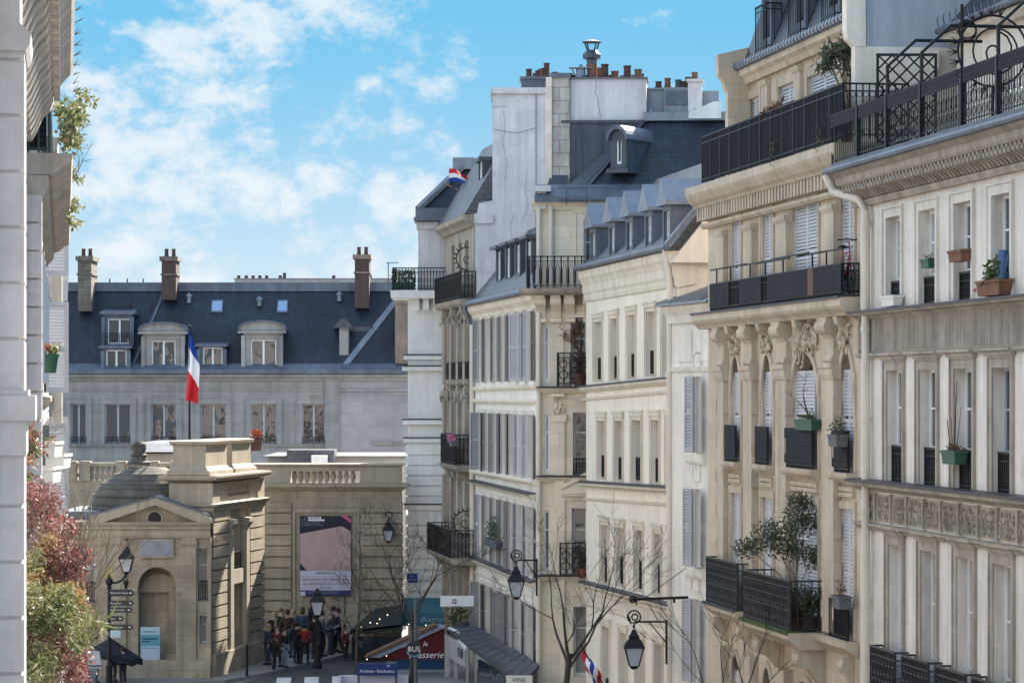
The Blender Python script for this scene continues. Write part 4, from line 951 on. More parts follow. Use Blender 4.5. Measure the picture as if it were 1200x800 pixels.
for px in (525.5, 534, 542, 550):
    u = f.u(px); p = MB(); z0, z1 = rowz(450, 372)[0], f.z(538, 366)
    p.box(u - .3, u + .3, -.22, -.001, z0, z1); p.box(u - .3, u + .3, -.22, -.001, f.z(538, 540), f.z(538, 456)); p.box(u - .3, u + .3, -.22, -.001, .3, f.z(538, 558))
    carving(p, u, z1 - .35, .9, .8, 16, .34, int(px)); carving(p, u, f.z(538, 465), .9, .7, 16, .34, int(px) + 1)
    p.build('pilaster', 'r6', f.root)
def balc(f, pxa, pxb, pxr, v, pt, pb, slab=.25, scr=True, mt='r6', deco=True):
    a, b = f.u(pxa, v), f.u(pxb, v); zt, zb = f.z((pxa + pxb) / 2, pt, v), f.z((pxa + pxb) / 2, pb, v)
    s = MB(); s.mould(a - .12, zb - slab, b + .12, zb - slab, [(.001, 0), (v - .12, 0), (v, .08), (v + .08, slab - .02), (.001, slab)])
    each_console(f, mt, [(lerp(a, b, q), zb - slab, .8, v * .8, .3) for q in (.15, .5, .85)])
    s.build('balcony_slab', mt, f.root)
    g = MB(); railing(g, (a, -v), (b, -v), zb, zt, .12, .014, deco=deco); railing(g, (b, -v), (b, 0), zb, zt, .14, .014, deco=deco); railing(g, (a, -v), (a, 0), zb, zt, .14, .014, deco=deco)
    go = g.build('balcony_railing', 'iron', f.root)
    if scr: s = MB(); s.pbox((a + .02, -v), (b - .02, -v), 0, b - a - .04, zb + .08, zt - .06, .02, .03); s.build('balcony_screen', 'screen', go)
    return a, b, zb, zt
balc(f, 510, 540, 556, .55, 322, 353)
balc(f, 523.5, 548, 552, .2, 424, 444, deco=False)
balc(f, 517, 534, 552, .6, 508, 543)
balc(f, 501, 528, 552, .95, 616, 648)
def sunburst(par, f, u, z, r, y):
    sb = MB(); sb.ring((u, y, z), r, .022, 'x', 22, 5)
    sb.tube([(u, y + (.02 + r * .055 * k) * math.cos(k * .6), z + (.02 + r * .055 * k) * math.sin(k * .6)) for k in range(14)], .018, 4)
    for k in range(2, 15):
        a = k * math.pi / 9; sb.tube([(u, y + r * math.cos(a), z + r * math.sin(a)), (u, y + r * 1.38 * math.cos(a), z + r * 1.38 * math.sin(a))], [.03, .008], 4)
    return sb.build('scrollwork_screen', 'iron', par)
sunburst(f.root, f, f.u(548, .05), f.z(548, 303, .05), .42, -.05)
sunburst(f.root, f, f.u(545, .3), f.z(545, 612, .3), .42, -.3)
c = MB(); c.mould(-.1, ZE - .45, U - .2, ZE - .45, [(.001, 0), (.1, 0), (.2, .14), (.38, .26), (.4, .42), (-.5, .5), (-.5, .1)]); c.build('cornice', 'r6', f.root)
rf = MB(); zt = f.z(560, 180, -1.6); rf.prx([(-.3, ZE + .02), (1.5, zt), (9, zt + .5), (9, ZE + .02)], .0, U - .4); ro = rf.build('roof', 'slate2', f.root)
u = f.u(566, -.6); zb, zt2 = f.z(566, 242, -.6), f.z(566, 190, -.6); hh = [u - .4, u + .4, zb, zt2]
dm = MB(); dm.box(u - .6, hh[0], .5, 2, zb - .1, zt2); dm.box(hh[1], u + .6, .5, 2, zb - .1, zt2); dm.box(u - .7, u + .7, .35, 2.2, zt2, zt2 + .15); do = dm.build('dormer', 'zincd', f.root); casement(f, hh, -.6, 'frame', bars=1, parent=do)
# tall blank party wall between the shuttered house and the carved house
yp = 110.6; ft = f.n
pw = Fac('party_wall_house', 'tall blank grey plastered chimney wall rising above the shuttered house roof', 'building', (575, yp), (640, yp))
q = pw; ZZ = lambda py: CZ + (HY - py) * yp / F; XX = lambda px: q.u(px)
k = MB(); k.box(XX(577), XX(640), 0, 3.5, 6, ZZ(104)); k.box(XX(575), XX(640), -.12, 3.6, ZZ(110), ZZ(103)); k.box(XX(576), XX(592), -.05, -.001, ZZ(125), ZZ(123)); k.build('wall', 'plaster', q.root); k = MB()
for cr_ in ([(590, 130), (592, 150), (589, 168), (594, 190), (592, 214)], [(618, 200), (615, 222), (619, 240), (612, 262)], [(602, 250), (598, 268), (601, 285)]): k.tube([(XX(a_), -.002, ZZ(b_)) for a_, b_ in cr_], .008, 3)
k.build('wall_crack', 'plasterd', q.root); k = MB(); k.tube([(XX(628), -.04, ZZ(110)), (XX(628), -.04, ZZ(330))], .018, 5); k.tube([(XX(628), -.04, ZZ(150)), (XX(606), -.04, ZZ(156)), (XX(580), -.04, ZZ(152))], .012, 4); k.build('wall_cable', 'plasterd', q.root)
k = MB(); k.box(XX(557), XX(577), 0, 3.2, 6, ZZ(250)); k.box(XX(556), XX(578), -.1, 3.3, ZZ(262), ZZ(251)); k.poly([(XX(559), 0, ZZ(250)), (XX(577), 0, ZZ(250)), (XX(577), 0, ZZ(235)), (XX(561), 0, ZZ(238))], [(XX(559), 3.2, ZZ(250)), (XX(577), 3.2, ZZ(250)), (XX(577), 3.2, ZZ(235)), (XX(561), 3.2, ZZ(238))]); k.build('lower_wall', 'plaster', q.root)
k = MB(); k.box(XX(611), XX(640), .6, 2.4, ZZ(103), ZZ(91)); k.box(XX(609), XX(640), .5, 2.5, ZZ(91), ZZ(88)); co = k.build('chimney_stack', 'lead', q.root)
for px, pt, m in ((620, 77, 'terrad'), (631, 79, 'terrad'), (634, 77, 'terra'), (641, 70, 'terrad'), (628, 82, 'terra'), (638, 76, 'terrad')): pot(co, XX(px), 1.2, ZZ(88), .17, ZZ(pt) - ZZ(88), m)

# ------------------------------------------------------------------ white house at the street corner
YW7 = 119.8
R7 = Fac('white_corner_house', 'white stucco house with stone bands, corner balcony and slate hipped roof flying a flag', 'building', (475, YW7), (560, YW7))
f = R7; X7 = lambda px: f.u(px); Z7 = lambda py: CZ + (HY - py) * YW7 / F
U = f.len
k = MB(); k.box(X7(478), U, 0, 2.3, 0, Z7(348)); k.build('wall', 'white', f.root)
k = MB(); k.box(X7(475), X7(523), -.12, 5, Z7(497), Z7(421)); k.build('wall', 'white', f.root) if False else None
for py, o, h in ((350, .12, .35), (421, .16, .22), (434, .22, .22), (497, .2, .25), (518, .16, .22), (597, .14, .28)):
    c = MB(); z = Z7(py); c.poly([(X7(478) - o, -o, z), (U, -o, z), (U, 2.3, z), (X7(478) - o, 2.3, z)], [(X7(478) - o, -o, z + h * .7), (U, -o, z + h * .7), (U, 2.3, z + h * .7), (X7(478) - o, 2.3, z + h * .7)]); c.build('string_course', 'white', f.root)
for py, o, h in ((421, .16, .22), (434, .22, .22), (497, .2, .25), (518, .16, .22), (597, .14, .28)):
    z = Z7(py) + h * .7; k = MB(); k.box(X7(478) - o - .03, U, -o - .03, 2.35, z, z + .05); k.build('lead_capping', 'leadd', f.root)
rs = MB(); z = Z7(595)
for py in list(range(522, 594, 12)) + list(range(604, 700, 13)):
    rs.box(X7(478) - .09, U, -.09, 2.36, Z7(py + 10.2), Z7(py))
rs.build('rusticated_course', 'white', f.root)
k = MB(); k.box(X7(490), U + .6, .1, 2.4, Z7(348), Z7(262)); k.box(X7(488), U + .6, -.0, 2.5, Z7(268), Z7(260)); k.build('attic_wall', 'plaster', f.root)
zb = Z7(341); v = .55
s = MB(); s.poly([(X7(459), -v - .1, zb - .3), (U, -v - .1, zb - .3), (U, 2, zb - .3), (X7(459), 2, zb - .3)], [(X7(458), -v - .15, zb), (U, -v - .15, zb), (U, 2, zb), (X7(458), 2, zb)])
for px in (485, 496, 508, 518): s.box(X7(px), X7(px) + .22, -v * .7, -.001, zb - .75, zb - .3)
s.build('balcony_slab', 'white', f.root)
g = MB(); zt = Z7(314); railing(g, (X7(461), -v), (U, -v), zb, zt, .12, .014, deco=True); railing(g, (X7(461), -v), (X7(461), 1.9), zb, zt, .12, .014, deco=True); g.build('balcony_railing', 'iron', f.root)
k = MB(); carving(k, X7(490), Z7(355), .6, .5, 16, .14, 4); k.build('carved_bracket', 'white', f.root)
rz0 = Z7(259)
g = MB(); g.box(X7(485), U, -.25, 2.6, rz0, rz0 + .14); g.box(X7(487), U, -.15, 2.5, rz0 + .14, rz0 + .5); g.build('gutter', 'lead', f.root)
rf = MB(); zt = Z7(190)
b = [(X7(490), 0, rz0 + .4), (X7(575), 0, rz0 + .4), (X7(575), 2.5, rz0 + .4), (X7(490), 2.5, rz0 + .4)]; t = [(X7(546), 1.2, zt), (X7(575), 1.2, zt), (X7(575), 1.8, zt), (X7(546), 1.8, zt)]
rf.poly(b, t); rf.build('roof', 'slate', f.root)
hp = MB(); hp.tube([(X7(490), -.05, rz0 + .45), (X7(546), 1.15, zt + .05)], .16, 6); hp.box(X7(530), X7(556), .9, 2.0, zt - .2, zt + .25); hp.build('hip_flashing', 'zinc', f.root)
# ------------------------------------------------------------------ row of houses along the left
VS = -.1458
def lx(o, y): return VS * y + o
def leftfac(name, label, o, y0, y1): return Fac(name, label, 'building', None, None, at=((lx(o, y0), y0), (lx(o, y1), y1)))
L1 = leftfac('near_facade', 'pale stone facade with big quoined pier and ribbed bracket cornice, nearest on the left', -.62, 8, 43.6)
f = L1; U = f.len; sc = U / (43.6 - 8)
def uy(y): return (y - f.a.y) / f.d.y
hl = [[uy(y) - .55, uy(y) + .55, z, z + 2.1] for y in (11, 14, 17, 25.5, 28.5, 31.5, 34.5, 37.5, 40.5) for z in (1.2, 4.4, 7.6, 10.6)]
wall(f, 0, U, 0, 14.6, hl, mat_='left', reveal=.28, depth=9)
for h in hl[12:]:
    w = casement(f, h, -.24, 'frame', bars=2); surround(f, h, .14, .06, 'left', o=w)
q = MB(); ya, yb = uy(22.0), uy(23.2); z = 0.0; k = 0
while z < 12.45:
    if not 9.45 < z < 9.95: q.box(ya, yb, -.33, -.001, z, min(z + .375, 12.45)); q.box(ya + .02, yb, -.30, -.001, z + .375, z + .4)
    z += .4
q.box(ya - .03, yb + .02, -.345, -.001, 9.55, 9.8); q.box(ya - .06, yb + .04, -.41, -.001, 9.80, 9.98); q.box(ya - .03, yb + .02, -.36, -.001, 9.98, 10.02)
q.build('quoin_pier', 'left', f.root)
q = MB(); q.mould(ya - .03, 12.45, yb + .03, 12.45, [(.001, 0), (.34, 0), (.37, .05), (.38, .12), (.34, .16), (.30, .2), (.30, .7), (.001, .7)]); q.build('pier_capital', 'left', f.root)
c = MB(); dz = .95; prof = [(.001, 12.6), (.16, 12.62), (.22, 12.72), (.32, 12.95), (.42, 13.05), (.46, 13.15), (.47, 13.3), (.001, 13.3)]
u = uy(23.5)
while u < uy(43.4): c.prx([(-v, z + dz) for v, z in prof], u, u + .5); u += .95
c.mould(uy(15), 13.3 + dz, U, 13.3 + dz, [(.001, 0), (.52, 0), (.55, .08), (.62, .18), (.70, .26), (.74, .34), (.74, .5), (-1, .55), (-1, .1)])
u = uy(23.5)
while u < U - .2: c.box(u, u + .16, -.56, -.47, 13.16 + dz, 13.3 + dz); u += .31
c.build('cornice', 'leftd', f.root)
L2 = leftfac('middle_facade', 'light stone facade with block-jointed end pier and dark green roof balcony, beyond the near pier', -.62, 43.6, 68)
f = L2; U = f.len
hl = [[uy(y) - .5, uy(y) + .5, z, z + 2.0] for y in (48.5, 51.5, 55, 58.5, 62, 65) for z in (1.0, 4.2, 7.3, 10.2)]
wall(f, 0, U, 0, 13.3, hl, mat_='left', reveal=.28, depth=9)
for h in hl:
    w = casement(f, h, -.24, 'frame', bars=2)
    surround(f, h, .14, .06, 'left', head=.2, o=w)
    for a, b in (((h[0] - .5, -.12), (h[0] - .01, -.03)), ((h[1] + .01, -.03), (h[1] + .45, -.3))):
        mb = MB(); leaf(mb, a, b, h[2], h[3]); mb.build('shutter', 'shut' if h[2] > 8 else 'shutg', w)
q = MB(); z = 0.0
while z < 12.75:
    q.box(0, .9, -.30, -.001, z + .03, min(z + .4, 12.8)); z += .4
q.box(0.05, .9, -.25, -.001, 0, 12.8)
q.build('block_pier', 'left', f.root)
c = MB(); c.mould(0, 12.8, .95, 12.8, [(.001, 0), (.3, 0), (.34, .08), (.40, .2), (.40, .29), (.001, .295)])
c.mould(0.0, 13.1, U, 13.1, [(.001, 0), (.45, 0), (.55, .06), (.6, .12), (.72, .18), (.74, .3), (-.8, .31), (-.8, .1)])
u = 1.2
while u < U: c.prx([(-.001, 12.6), (-.1, 12.62), (-.2, 12.75), (-.38, 12.95), (-.4, 13.09), (-.001, 13.09)], u, u + .22); u += .4
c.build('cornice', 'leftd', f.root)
g = MB(); railing(g, (.1, -.4), (U, -.4), 13.4, 14.35, .14, .014); railing(g, (.1, -.4), (.1, 1.2), 13.4, 14.35, .14, .014)
g.tube([(5.2, -.3, 13.4), (5.2, -.3, 15.6)], .05, 6)
go = g.build('roof_railing', mat('dark_green_iron', (.03, .055, .055), rough=.4), f.root)
k = MB(); k.pbox((.14, -.36), (.14, 1.1), 0, 1.4, 13.45, 14.25, 0, .02); k.build('balcony_screen', 'screen', go)
wall(f, .5, U - .5, 13.3, 15.6, [], v=-1.6, depth=6, mat_='left', name='attic_wall')
L3 = leftfac('far_facade', 'cream facade with white shutters and drainpipe, farthest along the left row', -.46, 68, 92)
f = L3; U = f.len
hl = [[uy(y) - .5, uy(y) + .5, z, z + 2.1] for y in (70.5, 74, 78, 82, 86, 90) for z in (1.2, 4.3, 7.2, 10.0, 12.7)]
wall(f, 0, U, 0, 15.5, hl, mat_='left', reveal=.28, depth=9)
for h in hl:
    w = casement(f, h, -.24, 'frame', bars=2)
    for a, b in (((h[0] - .5, -.1), (h[0] - .01, -.03)), ((h[1] + .01, -.03), (h[1] + .08, -.56))):
        mb = MB(); leaf(mb, a, b, h[2], h[3]); mb.build('shutter', 'shut', w)
d = MB(); d.tube([(6, -.3, 15), (6, -.3, .3)], .13, 8); d.build('downpipe', 'pipe', f.root)
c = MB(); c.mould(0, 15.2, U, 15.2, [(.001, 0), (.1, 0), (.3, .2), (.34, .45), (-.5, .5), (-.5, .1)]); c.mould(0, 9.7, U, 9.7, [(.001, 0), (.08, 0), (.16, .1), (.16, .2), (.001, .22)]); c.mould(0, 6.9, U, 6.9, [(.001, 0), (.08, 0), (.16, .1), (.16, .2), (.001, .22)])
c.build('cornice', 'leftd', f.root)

# ------------------------------------------------------------------ grey mansion across the square
YM = 150.0
MU = Fac('mansion', 'long grey stone mansion under a steep blue slate roof with mixed dormers', 'building', (20, YM), (480, YM))
f = MU; XM = lambda px: f.u(px); ZM = lambda py: CZ + (HY - py) * YM / F; U = f.len
wl = [(82, 102), (122, 154), (176, 208), (234, 266), (293, 325), (353, 382)]
hl = [[XM(a) + .04, XM(b) - .04, ZM(520), ZM(473)] for a, b in wl]
lo = [[XM(a), XM(b), 1.2, 4.2] for a, b in wl]
wall(f, 0, XM(391), 0, ZM(443), hl + lo, mat_='museum', reveal=.3, depth=10)
wall(f, XM(391), U, 0, ZM(443), [], mat_='mplain', depth=10, name='plain_wall')
for h in hl + lo:
    w = casement(f, h, -.22, 'frameg', glass='glassw', bars=0); surround(f, h, .25, .07, 'museum', o=w)
    g = MB(); railing(g, (h[0], -.02), (h[1], -.02), h[2], h[2] + .35, .3, .015); g.build('guard_rail', 'iron', w)
q = MB(); q.box(XM(381), XM(398), -.14, -.001, 0, ZM(446)); q.build('pilaster', 'museum', f.root)
c = MB(); c.mould(-.2, ZM(446), U, ZM(446), [(.001, 0), (.12, 0), (.2, .1), (.38, .2), (.4, .3), (-.5, .34), (-.5, .02)]); c.mould(0, ZM(458), U, ZM(458), [(.001, 0), (.06, 0), (.08, .1), (.001, .12)]); c.mould(0, ZM(523), XM(391), ZM(523), [(.001, 0), (.1, 0), (.16, .1), (.001, .14)])
c.build('cornice', 'museum', f.root)
k = MB(); k.mould(XM(398), ZM(462), U, ZM(462), [(.001, 0), (.05, 0), (.07, .08), (.001, .1)]); k.mould(XM(436), ZM(521), U, ZM(521), [(.001, 0), (.12, 0), (.16, .12), (.001, .16)]); k.build('string_course', 'museum', f.root)
g = MB(); g.prx([(-.5, ZM(438)), (-.5, ZM(433)), (.05, ZM(426)), (.3, ZM(426)), (.3, ZM(438))], -.2, U); g.build('gutter', 'lead', f.root)
ze, zr, run = ZM(430), ZM(334), 2.7
def slope(px, py): t = (ZM(py) - ze) / (zr - ze); return (XM(px), run * t, ZM(py))
rf = MB(); rf.prx([(0, ze), (run, zr), (run + 4, zr + .25), (10, ze)], -.2, XM(462)); ro = rf.build('roof', 'slate', f.root)
rg = MB(); rg.box(-.2, XM(462), run - .2, run + .6, zr - .05, zr + .22); rg.prx([(run - .22, zr - .22), (run - .1, zr - .22), (run + .1, zr), (run - .2, zr)], -.2, XM(462)); rg.build('ridge_flashing', 'lead', ro)
def strip(p, q_, w, m='lead', name='flashing'):
    a, b = Vector(slope(*p)), Vector(slope(*q_)); n = Vector((0, -(zr - ze), run)).normalized() * .06; s = (b - a).normalized().cross(n).normalized() * w / 2
    k = MB(); k.poly([tuple(a - s), tuple(a + s), tuple(b + s), tuple(b - s)], [tuple(a - s + n), tuple(a + s + n), tuple(b + s + n), tuple(b - s + n)]); return k.build(name, m, ro)
strip((404, 429), (463, 350), .28, 'zinc'); strip((156, 428), (184, 345), .12)
k = MB(); k.box(XM(463), XM(481), -.12, 3, ZM(426), ZM(356)); k.box(XM(462), XM(482), -.2, 3.1, ZM(356), ZM(352)); k.build('brick_gable', 'brickd', f.root)
def dormer(a, b, t, s, bt, style, par=ro, win=None):
    """stone dormer: a..b outer px, t top of wall px row, bt sill row"""
    yf = min(slope(a, bt)[1], slope(a, s)[1]) - .08; m = 'museum' if style != 'low' else 'lead'
    w0 = win or (a + (b - a) * .26, b - (b - a) * .26, t + 4, bt - 2); h = [XM(w0[0]), XM(w0[1]), ZM(w0[3]), ZM(w0[2])]
    dm = MB(); A, B = XM(a), XM(b)
    dm.box(A, h[0], yf, run + 1, ZM(bt), ZM(t)); dm.box(h[1], B, yf, run + 1, ZM(bt), ZM(t)); dm.box(h[0], h[1], yf, run, h[3], ZM(t)); dm.box(h[0], h[1], yf, yf + .6, ZM(bt), h[2])
    for xx in (A - .08, B - .1): dm.box(xx, xx + .18, yf - .1, yf - .001, ZM(bt), ZM(t + 3))
    do = dm.build('dormer', m, par); casement(f, h, -yf - .14, 'frame', glass='glassw', bars=0, parent=do)
    rr = MB(); n = 12; mid = (A + B) / 2; hw = (B - A) / 2 + .18; zt = ZM(t)
    if style == 'arch':
        rise = ZM(s) - zt
        arc = [(mid - hw * math.cos(math.pi * i / n), zt + .1 + (rise - .1) * math.sin(math.pi * i / n) ** .8) for i in range(n + 1)]
        rr.prz([(mid - hw, zt)] + arc + [(mid + hw, zt)], yf - .12, yf + .3); rr.build('dormer_pediment', m, do)
        r2 = MB(); arc2 = [(x * 1.0 + (x - mid) * .05, z + .08) for x, z in arc]; r2.prz(arc + arc2[::-1], yf - .25, run + .8); r2.build('dormer_roof', 'lead', do)
        r3 = MB(); r3.box(mid - hw - .05, mid + hw + .05, yf - .22, yf - .001, zt - .02, zt + .1); r3.build('dormer_cornice', m, do)
    else:
        rr.prx([(yf - .25, zt), (yf - .25, zt + .1), (run + .6, zt + .45), (run + .6, zt)], A - .15, B + .15); rr.build('dormer_roof', 'lead', do)
    return do
dormer(168, 215, 391, 379, 431, 'arch', win=(178, 206, 399, 430))
dormer(285, 330, 390, 377, 431, 'arch', win=(294, 324, 398, 430))
dormer(233, 264, 406, 400, 431, 'low', win=(238, 261, 407, 430))
do = dormer(119, 153, 368, 360, 404, 'low', win=(124, 152, 373, 403)); dormer(121, 152, 408, 404, 436, 'low', win=(125, 149, 410, 435))
k = MB(); yf = slope(120, 404)[1] - .5; railing(k, (XM(119), yf), (XM(154), yf), ZM(406), ZM(390), .12, .014); k.box(XM(118), XM(155), yf - .05, yf + .8, ZM(409), ZM(406)); k.build('guard_rail', 'iron', do)
k = MB(); k.prz([(XM(124), ZM(368)), (XM(150), ZM(368)), (XM(146), ZM(356)), (XM(128), ZM(356))], slope(120, 368)[1], run + .5); k.build('dormer_hood', 'slate', do)
k = MB(); k.box(XM(397), XM(408), .4, 1.6, ZM(421), ZM(384)); kd = k.build('dormer', 'museum', ro)
k = MB(); n = 8; xs = [(XM(390) + (XM(414) - XM(390)) * i / n, ZM(384) + .45 * math.sin(math.pi * i / n)) for i in range(n + 1)]; k.prz(xs, .15, run + .3); k.box(XM(408), XM(436), 1.2, run + .4, ZM(421), ZM(382)); k.build('dormer_roof', 'zincd', kd)
for a, b in ((243, 257), (321, 334)):
    k = MB(); p = [Vector(slope(a, 366)), Vector(slope(b, 366)), Vector(slope(b, 351)), Vector(slope(a, 351))]; n = Vector((0, -(zr - ze), run)).normalized()
    k.poly([tuple(q_ + n * .01) for q_ in p], [tuple(q_ + n * .1) for q_ in p]); ko = k.build('skylight', 'lead', ro)
    k = MB(); c0 = sum(p, Vector()) / 4; p2 = [c0 + (q_ - c0) * .8 + n * .105 for q_ in p]; k.add([tuple(q_) for q_ in p2], [(0, 1, 2, 3)]); k.build('pane', 'skyglass', ko)
for px, py in ((216, 348), (297, 350), (300, 352), (395, 346)):
    if px == 297: continue
    k = MB(); p = slope(px, py + 3); k.lathe((p[0], p[1] - .1, p[2] - .1), [(.12, 0), (.12, .3), (.2, .32), (.03, .5)], 8); k.build('roof_vent', 'zinc', ro)
def chim(a, b, t, bt, y, m, cap, npots, dep=1.6):
    k = MB(); k.box(XM(a), XM(b), y, y + dep, ZM(bt), ZM(t)); ko = k.build('chimney', m, f.root)
    k = MB(); k.box(XM(a) - .1, XM(b) + .1, y - .1, y + dep + .1, ZM(t), ZM(t) + .22); k.box(XM(a) - .06, XM(b) + .06, y - .06, y + dep + .06, ZM(t + 17), ZM(t + 15)); k.build('chimney_cap', cap, ko)
    for i in range(npots): pot(ko, lerp(XM(a), XM(b), (i + .5) / npots), y + dep * .4, ZM(t) + .22, .15, .4, 'terrad')
chim(185, 202, 304, 350, 1.6, 'brick', 'rubble', 2); chim(414, 431, 302, 360, 1.4, 'brick', 'brickd', 2); chim(87, 103, 304, 364, 1.2, 'rubble', 'rubble', 2, 2.2)
k = MB()
for px in (120, 141, 160): k.tube([(XM(px), run, zr), (XM(px), run, ZM(324))], .03, 4)
k.tube([(0, run + .3, ZM(331)), (XM(180), run + .3, ZM(331))], .025, 4); k.build('lightning_rod', 'iron', ro)
# far roof ridge with a line of pots
FR = thing('distant_roof', 'strip of distant rooftop with a row of chimney pots, just over the mansion ridge', 'building', P(330, 330, 185))
k = MB(); s_ = 185 / F; k.box(-55 * s_, 130 * s_, 0, 4, -18.0 + 4, 3 * s_); k.build('wall', 'mplain', FR)
k = MB(); k.box(-56 * s_, 131 * s_, -.1, 4.1, 3 * s_, 4 * s_); k.build('roof', 'zinc', FR)
for px in (-52, -43, -35, -27, -19, -3, 2, 96, 103, 60): pot(FR, px * s_, 1, 4 * s_, .16, 4 * s_ if px != 2 else 7 * s_, 'terrad')
FR['label'] = 'strip of distant rooftop with a row of chimney pots, just over the mansion ridge'

# ------------------------------------------------------------------ domed pavilion with pediment
YP = 106.55
PV = Fac('domed_pavilion', 'small domed stone pavilion with triangular pediment, blind arched niche and plaque', 'building', (66, YP), (247, YP))
f = PV; XP = lambda px: f.u(px); ZP = lambda py: CZ + (HY - py) * YP / F; U = f.len
hl = [[XP(94), XP(111), ZP(706), ZP(648)], [XP(232), XP(244), ZP(704), ZP(642)], [XP(234), XP(243), ZP(754), ZP(721)], [XP(160), XP(212), .3, ZP(666)]]
wall(f, 0, U, 0, ZP(613), hl[:3] + [[XP(162), XP(206), ZP(790), ZP(664)]], mat_='pav', reveal=.95, depth=5, arch={3})
for h in hl[:3]: casement(f, h, -.3, 'frameg', bars=1)
g = MB(); railing(g, (hl[1][0], .02), (hl[1][1], .02), hl[1][2], hl[1][2] + .7, .08, .012); railing(g, (hl[0][0], .02), (hl[0][1], .02), hl[0][2], hl[0][2] + .7, .08, .012); g.build('guard_rail', 'iron', f.root)
k = MB(); k.box(XP(162), XP(206), .92, .99, .1, ZP(664)); k.build('niche_back', 'pav', f.root)
for a_, b_ in ((150, 161.5), (206.5, 218)): k = MB(); k.mould(XP(a_), ZP(695), XP(b_), ZP(695), [(.001, 0), (.06, 0), (.1, .1), (.1, .2), (.001, .22)]); k.build('impost_band', 'pavt', f.root)
k = MB(); k.box(XP(162), XP(206), .7, .92, ZP(695), ZP(689)); k.build('impost_band', 'pavt', f.root)
k = MB(); n = 10; rr = .62
k.prz([(XP(184) - rr * math.cos(math.pi * i / n), ZP(694) + rr * math.sin(math.pi * i / n)) for i in range(n + 1)], .72, .92); k.build('niche_lunette', 'pavt', f.root)
q = MB()
for a, b in ((112, 148), (214, 230)):
    q.box(XP(a), XP(b), -.12, -.001, .5, ZP(630)); q.mould(XP(a) - .05, ZP(640), XP(b) + .05, ZP(640), [(.001, 0), (.14, 0), (.2, .1), (.2, .2), (.001, .22)])
q.build('pilaster', 'pav', f.root)
q = MB(); q.box(-.1, U, -.2, -.001, 0, .75); q.build('plinth', 'pav', f.root)
c = MB(); c.mould(0, ZP(630), U, ZP(630), [(.001, 0), (.1, 0), (.14, .1), (.14, .28), (.22, .32), (.22, .4), (.3, .46), (.34, .56), (-.6, .6), (-.6, .02)]); c.build('cornice', 'pavt', f.root)
zb, za = ZP(611), ZP(591); xl, xr, xm = XP(113), XP(242), XP(183)
t = MB(); t.prz([(xl, zb), (xr, zb), (xm, za)], .05, 2.5); t.build('pediment', 'pav', f.root)
t = MB()
for x0, s in ((xl, 1), (xr, -1)): t.prz([(x0 - .25 * s, zb - .02), (x0 - .1 * s, zb + .22), (xm, za + .24), (xm, za - .0), (x0 + .25 * s, zb - .02)], -.3, .049)
t.mould(xl - .15, zb - .16, xr + .1, zb - .16, [(-.02, 0), (.24, 0), (.32, .1), (.32, .15), (-.02, .155)]); t.build('pediment_cornice', 'pavt', f.root)
for s, x0 in ((1, xl - .15), (-1, xr + .15)):
    t = MB(); t.prz([(x0, zb + .2), (xm, za + .25), (xm, za + .31), (x0, zb + .26)], -.32, 3.2); t.build('pediment_roof', 'lead', f.root)
t = MB(); t.tube([(xm - .05, .044, ZP(607)), (xm - .05, .03, ZP(607))], .24, 16); t.build('oculus', 'iron', f.root)
t = MB(); t.ring((xm - .05, .04, ZP(607)), .27, .05, 'y', 20, 5); t.build('oculus_rim', 'pavt', f.root)
t = MB(); t.box(XP(163), XP(204), -.14, -.001, ZP(653), ZP(631)); t.build('plaque_frame', 'pavt', f.root)
t = MB(); t.box(XP(165), XP(202), -.16, -.141, ZP(651), ZP(633)); t.build('plaque', mat('grey_marble', (.24, .24, .26), var=.2, vs=3, rough=.5), f.root)
random.seed(77); q = MB(); pts_ = []
for i in range(18): a_ = i * 2 * math.pi / 18; r_ = random.uniform(.55, 1.0); pts_.append((XP(127) + .26 * r_ * math.cos(a_), ZP(672) + .34 * r_ * math.sin(a_)))
q.prz(pts_, -.1245, -.1205)
q.build('paint_splash', mat('yellow_splash', (.40, .325, .15), var=.2, vs=3), f.root)
# stepped dome and finial
dx, dy = XP(160), 3.2; zb = ZP(613)
d = MB(); rr = [2.1, 2.04, 1.86, 1.55, 1.12]; hh = [.0, .42, .88, 1.28, 1.6, 1.85]
for i, r in enumerate(rr): d.lathe((dx, dy, zb), [(r + .03, hh[i] + .03), (r + .02, hh[i] + .04), (lerp(r, rr[i + 1] if i < 4 else .5, .75), hh[i + 1]), (r - .5, hh[i + 1] + .02)], 24); d.lathe((dx, dy, zb), [(r + .09, hh[i] - .02), (r + .09, hh[i] + .05)], 24)
d.build('dome', 'dome', f.root, smooth=False)
d = MB(); d.lathe((dx - .3, dy, zb + 1.95), [(.42, 0), (.42, .1), (.3, .15), (.26, .3), (.32, .36), (.2, .42), (.27, .6), (.25, .75), (.12, .85)], 14); d.build('finial', 'dome', f.root)
d = MB(); d.box(0, XP(112), .8, 6, ZP(611), ZP(600)); d.box(XP(205), XP(250), .4, 4, ZP(611), ZP(603)); d.build('roof', 'lead', f.root)
